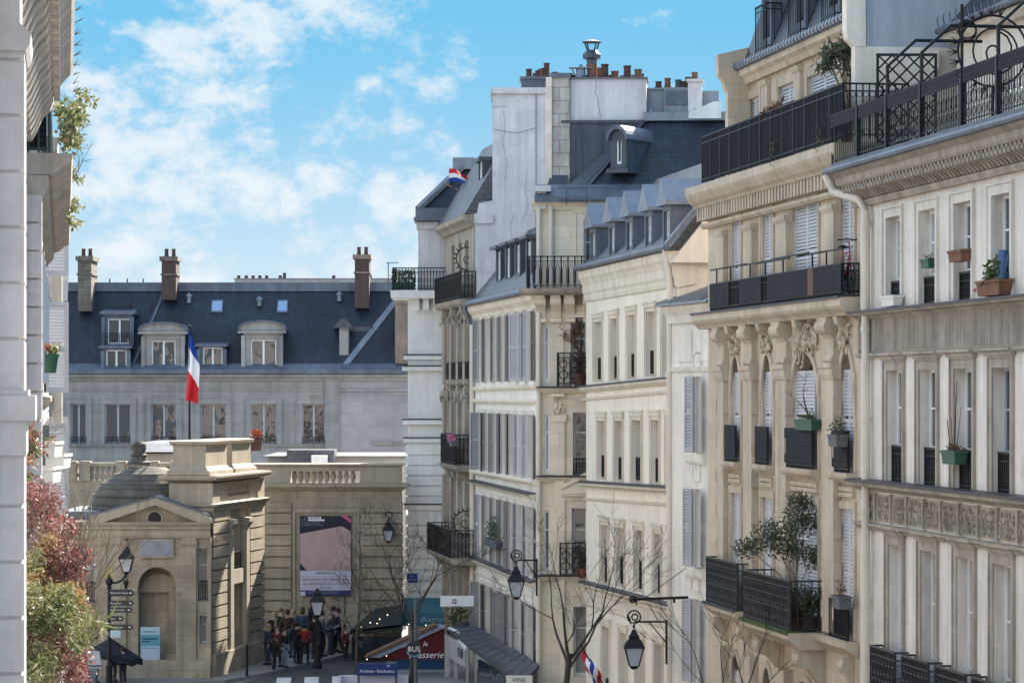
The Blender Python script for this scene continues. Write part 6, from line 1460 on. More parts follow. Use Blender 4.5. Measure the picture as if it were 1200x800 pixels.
# ------------------------------------------------------------------ flags, banners, signs
M['blue'] = mat('flag_blue', (.012, .06, .32), rough=.8, var=.06); M['fwhite'] = mat('flag_white', (.78, .78, .78), rough=.8, var=.05); M['fred'] = mat('flag_red', (.55, .02, .03), rough=.8, var=.06)
def cloth(cols, w, h, nu, nv, fn):
    """striped cloth: fn(s, t) -> point; stripes along s; returns the meshes in order"""
    out = []
    for k, c in enumerate(cols):
        mb = MB(); s0, s1 = k / len(cols), (k + 1) / len(cols); g = []
        for off in (0, .012):
            g.append([[fn(lerp(s0, s1, i / nu), j / nv) + Vector((0, off, 0)) for i in range(nu + 1)] for j in range(nv + 1)])
        for gi, G in enumerate(g):
            for j in range(nv):
                for i in range(nu): mb.quad(*[tuple(p) for p in (G[j][i], G[j][i + 1], G[j + 1][i + 1], G[j + 1][i])])
        out.append(mb)
    return out
Yf = 112.0; p = P(222, 516, Yf)
t = thing('tricolour_flag', 'limp blue, white and red flag on a dark pole above the pavilion', 'flag', tuple(p))
k = MB(); hp_ = (516 - 384) * Yf / F; k.tube([(0, 0, 0), (0, 0, hp_)], [.045, .03], 8); k.ball((0, 0, hp_ + .05), .06, 8, 5); k.build('pole', 'iron', t)
s_ = Yf / F
def fl(s, tt):
    # hoist at the pole top, fly hanging down: blue along the right edge, red at the foot
    drop = lerp(4, 78, tt) ; x = lerp(1, 12, tt ** .7) * (1 - s) + lerp(-1, -4, tt) * s
    z = hp_ / s_ - 4 - drop * lerp(.78, 1.0, s) - 8 * s * (1 - tt)
    return Vector((x * s_, -.06 + .09 * math.sin(s * 8 + tt * 3) * (.3 + tt), z * s_))
def fl2(s, tt):
    # tt down the hanging cloth, s blue -> white -> red running obliquely
    zt = -4 - 80 * tt
    return Vector((0, 0, 0))
def tri(s, tt):
    # s: 0 blue hoist-top .. 1 red foot ; tt across the width
    top = (2 + 1 * tt, -6 - 2 * tt); 
    if s < .5: q = s / .5; lft = lerp(0, -1.5, q); rgt = lerp(1, 12.5, q ** .8)
    else: q = (s - .5) / .5; lft = lerp(-1.5, -4.5, q); rgt = lerp(12.5, 10.5, q)
    x = lerp(lft, rgt, tt); z = lerp(0, -84, s) + (1 - tt) * lerp(0, 2, s) + math.sin(tt * 5) * 1.2 * s
    return Vector((x * s_, -.07 + .10 * math.sin(tt * 9 + s * 3) * (.2 + s), hp_ + (z - 4) * s_))
for mb, m, nm in zip(cloth(('b', 'w', 'r'), 1, 1, 8, 12, lambda s, tt: tri(min(1, max(0, s + (.5 - tt) * -.22 * (1 if .0 < s < 1 else 0))), tt)), ('blue', 'fwhite', 'fred'), ('blue_band', 'white_band', 'red_band')): mb.build(nm, m, t, smooth=True)
p = P(553, 216, 119.0); t = thing('roof_flag', 'blue, white and red flag blown flat over the white corner house roof', 'flag', tuple(p)); s_ = 119.0 / F
k = MB(); k.tube([(.2, .2, -.6), (-33 * s_, -.1, 1 * s_)], .018, 6); k.build('pole', 'bronze', t)
def rfl(s, tt): return Vector(((lerp(-31, -2, tt) + s * (6 - 8 * tt) - 2 + (1 - s) * 6) * s_, .1 * math.sin(tt * 7 + s * 3), (lerp(4, 20, s) * lerp(1, .75, tt) - tt * 2 + math.sin(tt * 5) * 2 - 2) * s_))
for mb, m, nm in zip(cloth(('b', 'w', 'r'), 1, 1, 5, 12, rfl), ('blue', 'fwhite', 'fred'), ('blue_band', 'white_band', 'red_band')): mb.build(nm, m, t, smooth=True)
p = P(706, 800, 78.0); s_ = 78.0 / F; t = thing('shop_flag', 'faded red, white and blue flag hanging at an angle by the bare tree', 'flag', tuple(p))
k = MB(); k.tube([(.5, 0, -.9), (-26 * s_, 0, 46 * s_)], .02, 6); k.build('pole', 'iron', t)
def sfl(s, tt): return Vector(((-25 + tt * 22 + s * 4 + math.sin(s * 9) * 1.5) * s_, .12 * math.sin(tt * 6 + s * 4), (44 - tt * 30 - s * lerp(26, 34, tt)) * s_))
for mb, m, nm in zip(cloth(range(5), 1, 1, 4, 10, lambda s, tt: sfl(tt, s)), ('fred', 'fwhite', 'blue', 'fwhite', 'fred'), ('red_band', 'white_band', 'blue_band', 'white_band', 'red_band')): mb.build(nm, m, t, smooth=True)
# exhibition banner
M['navy'] = mat('banner_navy', (.018, .018, .035), rough=.6, var=.05); M['pink'] = mat('banner_parchment', (.42, .30, .29), rough=.7, var=.12, vs=1.5); M['bpale'] = mat('banner_pale', (.50, .50, .60), rough=.6, var=.04); M['bnavy'] = mat('banner_blue', (.02, .035, .13), rough=.6); M['ink'] = mat('dark_ink', (.03, .03, .06)); M['inkr'] = mat('maroon_ink', (.22, .13, .16)); M['wht'] = mat('white_ink', (.72, .72, .76)); M['inkp'] = mat('grey_ink', (.20, .20, .28)); M['hotp'] = mat('pink_ink', (.55, .12, .22))
s_ = YQ / F; p = P(351.5, 698, YQ); t = thing('exhibition_banner', 'tall exhibition banner with a pink parchment on navy, hung on the courtyard wall', 'banner', (p.x, YQ - .03, p.z))
def rect(x0, y0, x1, y1, m, dep, nm, par=t):
    k = MB(); k.box(x0 * s_, x1 * s_, -dep, -dep + .012, y0 * s_, y1 * s_); return k.build(nm, m, par)
rect(0, 0, 60, 94, 'navy', .05, 'panel')
def polyp(pts, m, dep, nm):
    k = MB(); k.prz([(x * s_, z * s_) for x, z in pts], -dep, -dep + .006); return k.build(nm, m, t)
polyp([(0.3, 73), (49, 82), (59.7, 76), (59.7, 30.2), (8, 30.2), (.3, 39)], 'pink', .058, 'parchment')
rect(.3, 7, 59.7, 30, 'bpale', .058, 'text_panel'); rect(.3, .5, 59.7, 6.8, 'bnavy', .058, 'footer'); rect(.3, .5, 6.5, 5.5, 'bpale', .066, 'emblem')
def bt(txt, x, y, size, m, align='CENTER', sx=1.0): return lettering(txt, size * s_, t, (x * s_, -.068, y * s_), m, align=align, sx=sx)
bt('LES', 1.5, 90, 6.2, 'inkp', 'LEFT'); bt('ESSENTIELS', 1.5, 84.3, 6.2, 'inkp', 'LEFT', .82); rect(10, 90.3, 25, 93, 'wht', .062, 'title_bar'); rect(10, 88, 29, 90, 'wht', .062, 'title_bar')
bt('ARCHIVES', 17.5, 91.6, 2.6, 'navy', 'CENTER', 1.0)
polyp([(48, 94), (55, 94), (60, 90), (60, 85.5)], 'hotp', .058, 'corner_ribbon')
bt('EXPOSITION', 29, 27, 3.6, 'ink', sx=1.0); rect(1, 23, 24, 23.3, 'inkr', .064, 'rule_line'); rect(35, 23, 59, 23.3, 'inkr', .064, 'rule_line'); bt('DE LA', 29.5, 23.2, 1.8, 'inkr')
bt('DÉCLARATION DES DROITS', 30, 19.3, 4.4, 'inkr', sx=.98); bt("DE L'HOMME ET DU CITOYEN", 30, 14.4, 4.4, 'inkr', sx=.92); bt('DE 1789', 30, 9.8, 3.8, 'inkr'); rect(1, 9.8, 20, 10.1, 'inkr', .064, 'rule_line'); rect(40, 9.8, 59, 10.1, 'inkr', .064, 'rule_line')
for x0, x1, y in ((9, 24, 5), (26, 46, 5), (9, 20, 3.2), (26, 44, 3.2)): rect(x0, y, x1, y + .7, 'inkp', .064, 'small_print')
# poster beside the pavilion niche
s_ = YP / F; p = P(165, 789, YP); t = thing('pavilion_poster', 'pale turquoise poster with a drawn colonnade, standing at the foot of the pavilion niche', 'poster', (p.x, YP - .05, p.z))
M['tq'] = mat('turquoise_print', (.10, .30, .36), var=.1); M['tqp'] = mat('pale_blue_print', (.36, .50, .58), var=.08)
rect(0, 0, 22.5, 55, 'tqp', .03, 'panel', t); rect(.4, 33, 22.1, 46, 'tq', .036, 'sky_band', t); rect(3, 40.5, 20, 42, 'navy', .042, 'drawn_roof', t); rect(1, 37.8, 11, 38.8, 'navy', .042, 'drawn_roof', t)
for i in range(5): rect(2.5 + i * 3.8, 16, 4.6 + i * 3.8, 28, 'bpale', .036, 'drawn_arch', t)
rect(1, 30, 21, 30.7, 'inkp', .036, 'drawn_cornice', t); lettering('EXPOSITION', 2.6 * s_, t, (11.2 * s_, -.05, 49.5 * s_), 'ink'); rect(3, 8, 19, 8.6, 'inkp', .036, 'small_print', t); rect(3, 6, 15, 6.6, 'inkp', .036, 'small_print', t)
# street name plate
t = thing('street_plate', 'blue enamel street name plate on the white corner house', 'sign', tuple(P(477, 682, YW7 - .12)))
s_ = YW7 / F; rect(0, 0, 12, 10.5, 'bnavy', .03, 'plate', t); rect(.6, .6, 11.4, 9.9, 'blue', .036, 'enamel', t)
lettering('RUE', 2.6 * s_, t, (6 * s_, -.05, 7.2 * s_), 'wht'); lettering('DES ARCHIVES', 2.4 * s_, t, (6 * s_, -.05, 3.4 * s_), 'wht', sx=.62)
# white projecting signboard
t = thing('shop_signboard', 'plain white signboard projecting from the carved house above the awnings', 'sign', tuple(P(516, 710, 109.8))); s_ = 109.8 / F
rect(0, 0, 40, 12.5, 'fwhite', .05, 'board', t); rect(14, 3.5, 19, 8.5, 'pgrey', .06, 'emblem', t); rect(15.4, 5, 17.6, 7.2, 'fwhite', .066, 'emblem_centre', t)

# ------------------------------------------------------------------ awnings and terraces at the corner
M['boardb'] = mat('bus_board_blue', (.012, .035, .15), rough=.5); M['aturq'] = mat('turquoise_canvas', (.045, .16, .20), var=.12, rough=.85); M['agreen'] = mat('dark_green_canvas', (.02, .03, .028), var=.2, rough=.85); M['ared'] = mat('red_canvas', (.075, .009, .013), var=.12, rough=.8); M['ablue'] = mat('blue_canvas', (.012, .04, .10), var=.1); M['agrey'] = mat('grey_slate_canvas', (.055, .055, .062), var=.2, rough=.8); M['astripe'] = mat('pale_stripe_canvas', (.24, .26, .36), var=.05)
def pp(l, Y): return [tuple(P(x, y, Yq)) for (x, y, Yq) in l]
def solid(mb, pts, off): a = [Vector(p) for p in pts]; o = Vector(off); mb.poly([tuple(p) for p in a], [tuple(p + o) for p in a])
def worldthing(name, label, cat, px, py, Y):
    p = P(px, py, Y); return thing(name, label, cat, tuple(p)), p
def loc(t, pts): return [tuple(Vector(p) - t.location) for p in pts]
t, o = worldthing('cafe_awning', 'turquoise cafe awning with scalloped writing on the white corner house front', 'awning', 470, 733, 119.4)
k = MB(); solid(k, loc(t, [P(472, 718, 118.2), P(526, 718, 118.2), P(526, 700, 119.7), P(474, 700, 119.7)]), (0, 0, -.05)); k.build('canopy', 'aturq', t)
k = MB(); solid(k, loc(t, [P(471, 733, 118.15), P(526, 733, 118.15), P(526, 718.5, 118.15), P(471, 718.5, 118.15)]), (0, .03, 0)); k.build('valance', 'aturq', t)
s_ = 118 / F; lettering('Le Bistrot', 9 * s_, t, tuple(Vector(loc(t, [P(500, 725.5, 118.1)])[0])), 'tqp', shear=.3, sx=1.2)
t, o = worldthing('terrace_awning', 'dark green cafe awning strung with fairy lights, left of the turquoise awning', 'awning', 440, 740, 118)
k = MB(); solid(k, loc(t, [P(410, 738, 114.5), P(470, 731, 114.5), P(474, 696, 119.6), P(455, 700, 119.6)]), (0, 0, -.08)); solid(k, loc(t, [P(409, 743, 114.5), P(470, 738, 114.5), P(470, 731.5, 114.5), P(410, 738.5, 114.5)]), (0, .03, 0)); k.build('canopy', 'agreen', t)
em = bpy.data.materials.new('fairy_light'); em.use_nodes = True; em.node_tree.nodes['Principled BSDF'].inputs['Emission Color'].default_value = (1, .75, .4, 1); em.node_tree.nodes['Principled BSDF'].inputs['Emission Strength'].default_value = 1.6; M['fairy'] = em
for px, py, Y in ((467, 700, 118.9), (463, 714, 117.2), (454, 720, 116.4), (445, 725, 115.5), (434, 729, 114.9), (442, 730, 114.6), (423, 734, 114.4), (479, 731, 118.0), (499, 732, 118.0), (453, 768, 113), (430, 772, 113)):
    k = MB(); k.ball(tuple(P(px, py, Y - .12) - t.location), .019, 6, 4); k.build('fairy_light', 'fairy', t)
for px in (415, 440, 462): k = MB(); k.tube(loc(t, [P(px, 738, 114.6), (P(px, 738, 114.6).x, 114.6, .1)]), .03, 6); k.build('post', 'iron', t)
k = MB(); solid(k, loc(t, [P(412, 776, 114.7), P(470, 776, 114.7), P(470, 745, 114.7), P(412, 745, 114.7)]), (0, .04, 0)); k.build('terrace_glass', 'glass', t)
t, o = worldthing('brasserie_awning', 'deep red brasserie awning with pale striped edge and script lettering', 'awning', 520, 735, 108)
k = MB(); solid(k, loc(t, [P(446, 772, 107.2), P(521, 772, 107.2), P(521, 737, 107.2), P(513, 737, 107.2)]), (0, .06, 0)); k.build('side_panel', 'ared', t)
k = MB(); solid(k, loc(t, [P(430, 770, 107.1), P(445, 770, 107.1), P(521, 735, 107.1), P(513, 733, 107.1)]), (0, 1.2, 0)); k.build('canopy', 'astripe', t)
k = MB(); solid(k, loc(t, [P(427, 769.5, 107.0), P(431, 770, 107.0), P(513, 733, 107.0), P(508, 732, 107.0)]), (0, 1.4, 0)); k.build('canopy_edge', 'bronze', t)
k = MB(); solid(k, loc(t, [P(464, 784, 107.25), P(521, 784, 107.25), P(521, 772.4, 107.25), P(464, 772.4, 107.25)]), (0, .05, 0)); k.build('valance', 'ablue', t)
s_ = 107 / F; lettering('Brasserie', 11 * s_, t, loc(t, [P(499, 767, 107.15)])[0], 'wht', shear=.35, sx=1.0); lettering('le', 8 * s_, t, loc(t, [P(498, 754, 107.15)])[0], 'wht', shear=.35)
t, o = worldthing('slate_awning', 'long slate-grey shop awning with framed white side panels below the shuttered house', 'awning', 560, 760, 105)
A = [P(522, 736, 108.5), P(558, 733, 108.5), P(632, 778, 95), P(612, 800, 94.2)]
k = MB(); solid(k, loc(t, [A[0], A[1], A[2], A[3]]), (0, 0, -.12)); k.build('canopy', 'agrey', t)
for i in range(1, 12):
    q = i / 12; a, b = A[0].lerp(A[3], q), A[1].lerp(A[2], q)
    if i == 1: k = MB()
    k.tube(loc(t, [a + Vector((0, 0, .02)), b + Vector((0, 0, .02))]), .018, 4)
k.build('canopy_rib', 'lead', t)['kind'] = 'stuff'
k = MB(); solid(k, loc(t, [P(522, 737, 108.4), P(530, 741, 107.4), P(545, 758, 104.0), P(552, 757, 104.0), P(536, 738, 107.6), P(527, 734, 108.6)]), (.0, 0, -.1)); k.build('canopy_edge', 'pwhite', t)
for x0, x1, t0, t1, b0, Y in ((521, 527, 742, 746, 830, 106.9), (532, 536, 752, 754, 830, 106.2), (546, 549, 758, 760, 830, 103.8), (556, 559, 768, 770, 830, 103)):
    k = MB(); solid(k, loc(t, [P(x0, b0, Y), P(x1, b0, Y), P(x1, t1, Y), P(x0, t0, Y)]), (0, .08, 0)); k.build('side_post', 'agw', t)
k = MB(); solid(k, loc(t, [P(527, 771, 106.8), P(545, 781, 104.5), P(545, 757, 104.5), P(527, 746, 106.8)]), (.03, 0.02, 0)); k.build('side_panel', 'agw', t)
k = MB(); solid(k, loc(t, [P(536, 768, 105.4), P(541, 771, 104.8), P(541, 760, 104.8), P(536, 757, 105.4)]), (.0, -.03, 0)); k.build('emblem', 'pgrey', t)
k = MB(); solid(k, loc(t, [P(560, 830, 102.5), P(620, 860, 95), P(620, 803, 95), P(560, 772, 102.5)]), (.05, 0.05, 0)); k.build('shop_glass', 'glass', t)
t, o = worldthing('cafe_signboard', 'white signboard with dark lettering under the slate awning edge', 'sign', 606, 796, 92)
s_ = 92 / F; k = MB(); k.box(-13 * s_, 18 * s_, 0, .06, -6 * s_, 5 * s_); k.build('board', 'pwhite', t); lettering('VINS', 7 * s_, t, (2 * s_, -.01, -.5 * s_), 'ink', sx=1.1)
t, o = worldthing('parasol', 'dark navy cafe parasol under the street lamp by the pavilion', 'parasol', 138, 768, 104.5)
k = MB(); k.tube([(-.1, 0, -2.7), (-.1, 0, .5)], .03, 6); k.tube([(.12, 0, -2.7), (.12, 0, .2)], .025, 6); k.build('pole', 'iron', t)
k = MB(); n = 8; top = (-.25, 0, .62); pts = [(-.15 + 1.0 * math.cos(2 * math.pi * i / n), .9 * math.sin(2 * math.pi * i / n), .12 - .22 * (math.cos(2 * math.pi * i / n) > .5)) for i in range(n)]
for i in range(n):
    a, b = Vector(pts[i]), Vector(pts[(i + 1) % n]); m = (a + b) / 2 + Vector((0, 0, .05)); k.add([top, tuple(a), tuple(m), tuple(b), tuple(a - Vector((0, 0, .22))), tuple(m - Vector((0, 0, .2))), tuple(b - Vector((0, 0, .22)))], [(0, 1, 2), (0, 2, 3), (1, 4, 5, 2), (2, 5, 6, 3)])
k.build('canopy', mat('navy_canvas', (.012, .018, .026), var=.15, rough=.8), t)

# ------------------------------------------------------------------ lamps, bus stop, street signs
M['lglass'] = mat('lantern_glass', (.42, .45, .50), rough=.15, var=.05, spec=.6)
def lantern(par, x, y, z, s=1.0):
    """four-sided street lantern hanging/standing with its base at z"""
    k = MB(); k.lathe((x, y, z), [(.05 * s, -.06 * s), (.11 * s, 0), (.12 * s, .03 * s)], 4, True); k.lathe((x, y, z), [(.27 * s, .5 * s), (.27 * s, .54 * s), (.2 * s, .66 * s), (.13 * s, .74 * s), (.14 * s, .8 * s), (.09 * s, .86 * s), (.04 * s, .98 * s)], 4, True)
    for i in range(4):
        a = math.pi / 4 + i * math.pi / 2; r2 = math.sqrt(2); k.tube([(x + .12 * s * r2 * math.cos(a), y + .12 * s * r2 * math.sin(a), z + .03 * s), (x + .24 * s * r2 * math.cos(a), y + .24 * s * r2 * math.sin(a), z + .5 * s)], .018 * s, 4)
    o = k.build('lantern', 'iron', par)
    g = MB(); g.lathe((x, y, z), [(.11 * s, .035 * s), (.22 * s, .495 * s)], 4, True); g.build('lantern_glass', 'lglass', o); return o
def walllamp(label, px, py, Y, wallpx, arm_py, dirn=1, s=1.0):
    t = thing('wall_lantern', label, 'street lamp', tuple(P(px, py, Y)), group='bracket lanterns on the house fronts'); sc_ = Y / F
    lantern(t, 0, 0, 0, s); xa = (wallpx - px) * sc_; za = (py - arm_py) * sc_
    k = MB(); zt = 1.0 * s
    k.tube([(0, 0, zt), (0, 0, zt + .12 * s)], .03 * s, 6); k.ring((0, 0, zt + .3 * s), .17 * s, .022 * s, 'y', 16, 5, -1.5, 3.9); k.ring((.02 * s, 0, zt + .3 * s), .08 * s, .02 * s, 'y', 10, 4)
    k.tube([(-.16 * s * dirn, 0, zt + .34 * s), (-.08 * s * dirn, 0, za - .04), (.05 * dirn, 0, za), (xa, 0, za)], .025 * s, 6); k.tube([(xa * .45, 0, za), (xa, 0, za - .55 * s)], .018 * s, 5); k.tube([(xa, 0, za + .05), (xa, 0, za - 1.1 * s)], .03 * s, 6)
    k.build('bracket', 'iron', t); return t
walllamp('bracket lantern at the edge of the shuttered house above the slate awning', 605, 700, 94.5, 629, 656, 1, 1.0)
walllamp('bracket lantern on the cream house beside the lower bare tree', 743, 781, 80.0, 781, 728, 1, 1.0)
t = thing('courtyard_lantern', 'small lantern hung from a scroll bracket on the courtyard wall right of the banner', 'street lamp', tuple(P(455, 634, YQ - .5))); lantern(t, 0, 0, 0, .85)
k = MB(); k.tube([(0, 0, .82), (0, 0, .95)], .02, 5); k.ring((.02, 0, 1.0), .13, .02, 'y', 12, 4, -1.2, 3.6); k.tube([(-.1, 0, 1.02), (.2, 0, .72), (.2, .4, .72)], .02, 5); k.build('bracket', 'iron', t)
def post(t, h, x=0.0):
    k = MB(); k.lathe((x, 0, 0), [(.17, 0), (.17, .15), (.12, .22), (.11, .8), (.14, .84), (.07, .95), (.055, h - .2), (.09, h - .15), (.05, h - .05), (.04, h)], 10); return k.build('post', 'iron', t)
Y = 103.0; g = P(128, 800, Y); t = thing('street_lamp', 'ornate black street lamp carrying a stack of direction signs by the pavilion', 'street lamp', (g.x, Y, 0)); s_ = Y / F
hz_ = 10 - (683 - 460) * s_; post(t, hz_)
k = MB(); k.ball((0, 0, hz_ + .05), .14, 8, 5); k.lathe((0, 0, hz_ + .1), [(.08, 0), (.04, .15), (.01, .25)], 8); k.tube([(0, 0, hz_ + .02), (.25, 0, hz_ + .02), (.45, 0, hz_ + .12), (.55, 0, hz_ + .28), (.58, 0, hz_ + .35)], .04, 6); k.ball((.56, 0, hz_ + .02), .1, 8, 5); k.lathe((.56, 0, hz_ - .2), [(.01, 0), (.06, .1), (.02, .2)], 6); k.build('arm', 'iron', t)
lantern(t, .58, 0, hz_ + .36, .92)
M['sgn'] = mat('dark_sign_enamel', (.03, .028, .03), rough=.5)
t2 = thing('direction_signs', 'stack of brown direction fingerboards fixed to the ornate lamp post', 'sign', (g.x, Y - .12, 0))
for i, (py, w, tx) in enumerate(((694, 30, 'Mairie du 3e  Musées'), (706, 30, 'Musée Picasso'), (714, 28, 'Musée Carnavalet'), (724, 18, 'Centre'), (734, 29, 'Rue de Bretagne'))):
    z = 10 - (py - 460) * s_; hh_ = (8 if i == 0 else 6) * s_; q = MB(); q.prz([(.02, z - hh_ / 2), (w * s_ - .08, z - hh_ / 2), (w * s_, z), (w * s_ - .08, z + hh_ / 2), (.02, z + hh_ / 2)], -.015, .015); qo = q.build('fingerboard', 'sgn', t2)
    lettering(tx, .085 if i else .09, qo, (.06, -.02, z), 'wht', align='LEFT', sx=.75 if w > 20 else .7); q = MB(); q.prz([(w * s_ - .16, z - .03), (w * s_ - .07, z), (w * s_ - .16, z + .03)], -.02, -.016); q.build('arrow', 'wht', qo)
q = MB(); q.box(.05, .4, -.03, .02, 10 - (746 - 460) * s_, 10 - (738 - 460) * s_); q.build('notice', 'tqp', t2)
Y = 110.0; g = P(372, 770, Y); t = thing('pavement_lamp', 'black post lantern standing among the people on the pavement', 'street lamp', (g.x, Y, .13)); z0 = 10 - (721 - 460) * Y / F - .13; post(t, z0 - .05); lantern(t, 0, 0, z0, 1.0)
Y = 100.0; g = P(487, 800, Y); t = thing('bus_stop', 'bus stop pole with a round BUS sign and timetable frame', 'bus stop', (g.x, Y, .1)); s_ = Y / F; ZB_ = lambda py: 10 - (py - 460) * s_ - .1
k = MB(); k.tube([(0, 0, 0), (0, 0, ZB_(700))], .055, 8); k.build('pole', 'pgrey', t)
k = MB(); k.tube([(-.05, -.09, ZB_(760)), (-.05, -.05, ZB_(760))], .27, 20); ko = k.build('disc', 'sgn', t); k = MB(); k.ring((-.05, -.095, ZB_(760)), .235, .025, 'y', 18, 4, 3.5, 5.9); k.build('rim', 'tq', ko); lettering('BUS', .24, ko, (-.05, -.1, ZB_(760)), 'wht')
k = MB()
for x0, x1, z0, z1 in ((-.16, -.12, 750, 738), (.08, .12, 750, 738), (-.16, .12, 739, 737.5)): k.box(x0, x1, -.03, .03, ZB_(z0), ZB_(z1))
k.build('timetable_frame', 'pgrey', t)
t = thing('bus_shelter', 'bus shelter with a long blue name board and pale bench panel', 'bus shelter', tuple(P(418, 790, 101.0))); s_ = 101.0 / F
k = MB(); k.box(0, 48 * s_, -.02, .05, -1 * s_, 13 * s_); k.box(30 * s_, 62 * s_, -.015, .045, 1 * s_, 12 * s_) if False else None; ko = k.build('name_board', 'boardb', t)
lettering('Archives - Rambuteau', 5.4 * s_, ko, (24 * s_, -.04, 4.2 * s_), 'wht', sx=.85); lettering('29', 3.6 * s_, ko, (37 * s_, -.04, 10.4 * s_), 'wht')
k = MB(); k.box(-22 * s_, 60 * s_, .3, .5, -28 * s_, -2 * s_); k.box(-22 * s_, -18 * s_, .0, .5, -100 * s_ * .6, -2 * s_); k.build('panel', 'bpale', t)
for x in (2, 46): k = MB(); k.tube([(x * s_, .1, -1 * s_), (x * s_, .1, -50 * s_)], .04, 6); k.build('post', 'pgrey', t)
# flag-holder arm with stay wire on the cream house
t = thing('sign_bracket', 'long bare iron sign bracket with a stay wire on the cream house front', 'bracket', tuple(P(806, 699.5, 76.5))); o = t.location
k = MB(); k.tube([(0, 0, 0), tuple(P(740, 702, 76.0) - o)], .035, 6); e = P(740, 702, 76.0) - o; k.ring((e.x + .03, e.y, e.z), .07, .025, 'y', 10, 4); k.tube([(e.x + .12, e.y, e.z), (e.x + .12, e.y, e.z - .14)], .02, 4); k.tube([tuple(P(790, 700, 76.3) - o), tuple(P(790, 706, 76.3) - o)], .03, 4); k.build('arm', 'iron', t)
k = MB(); k.tube([tuple(P(804, 665, 76.6) - o), tuple(P(756, 700, 76.1) - o)], .01, 4); k.build('stay_wire', 'iron', t)

# ------------------------------------------------------------------ trees
bare_tree('tall leafless street tree rising in front of the corner house and cream house', 1.1, 82.0, 6.1, .085, 12, 5, (.45, 0), .85, .5, .005)
bare_tree('leafless street tree in front of the bus sign and red awning', -3.35, 101.5, 5.6, .07, 25, 5, (.05, 0), .85, .5, .006)
bare_tree('slender leafless tree growing before the ochre house balcony', 4.5, 66.0, 5.0, .05, 33, 3, (.1, 0), .7, .6)
bare_tree('small leafless tree standing behind the bus shelter name board', -5.3, 103.0, 4.8, .06, 47, 4, (.1, 0), .75, .42)

t = thing('terrace_pot', 'terracotta pot with orange flowers on the annex roof before a mansion window', 'flower pot', tuple(P(300, 528, 127.5)))
k = MB(); k.lathe((0, 0, 0), [(.22, 0), (.3, .5), (.32, .5), (.32, .58), (.26, .58)], 12); k.build('pot', 'terrad', t)
k = MB(); random.seed(4); leaves(k, (0, 0, .72), (.3, .25, .2), 90, .12, wid=.7); k.build('blossom', mat('orange_blossom', (.40, .09, .04)), t)
t = thing('roof_aerial', 'thin television aerial standing above the far roofs beside the white corner house', 'aerial', tuple(P(455, 332, 160)))
k = MB(); k.tube([(0, 0, 0), (0, 0, 1.1)], .025, 5); k.tube([(-.1, 0, 1.05), (.55, 0, 1.08)], .02, 5)
for i in range(5): k.tube([(-.05 + i * .13, -.18, 1.06), (-.05 + i * .13, .18, 1.06)], .01, 4)
k.build('mast', 'iron', t)
# ------------------------------------------------------------------ people on the pavement
M['skin'] = mat('skin', (.42, .27, .20), rough=.6, var=.05)
def skinmesh(name, verts, edges, radii, m, parent, root=0, lvl=2, extra=None):
    me = bpy.data.meshes.new(name); me.from_pydata(verts, edges, []); me.materials.append(M[m])
    o = bpy.data.objects.new(name, me); COL.objects.link(o); o.parent = parent
    md = o.modifiers.new('skin', 'SKIN'); sv = me.skin_vertices[0].data if me.skin_vertices else None
    if sv is None:
        bpy.context.view_layer.objects.active = o; o.select_set(True)
        me.attributes.new('skin_vertices', 'FLOAT', 'POINT') if False else None
    for i, r in enumerate(radii):
        me.skin_vertices[0].data[i].radius = (r, r) if not isinstance(r, tuple) else r
        me.skin_vertices[0].data[i].use_root = (i == root)
    md.use_smooth_shade = True; md.branch_smoothing = .6
    sb = o.modifiers.new('sub', 'SUBSURF'); sb.levels = sb.render_levels = lvl
    return o
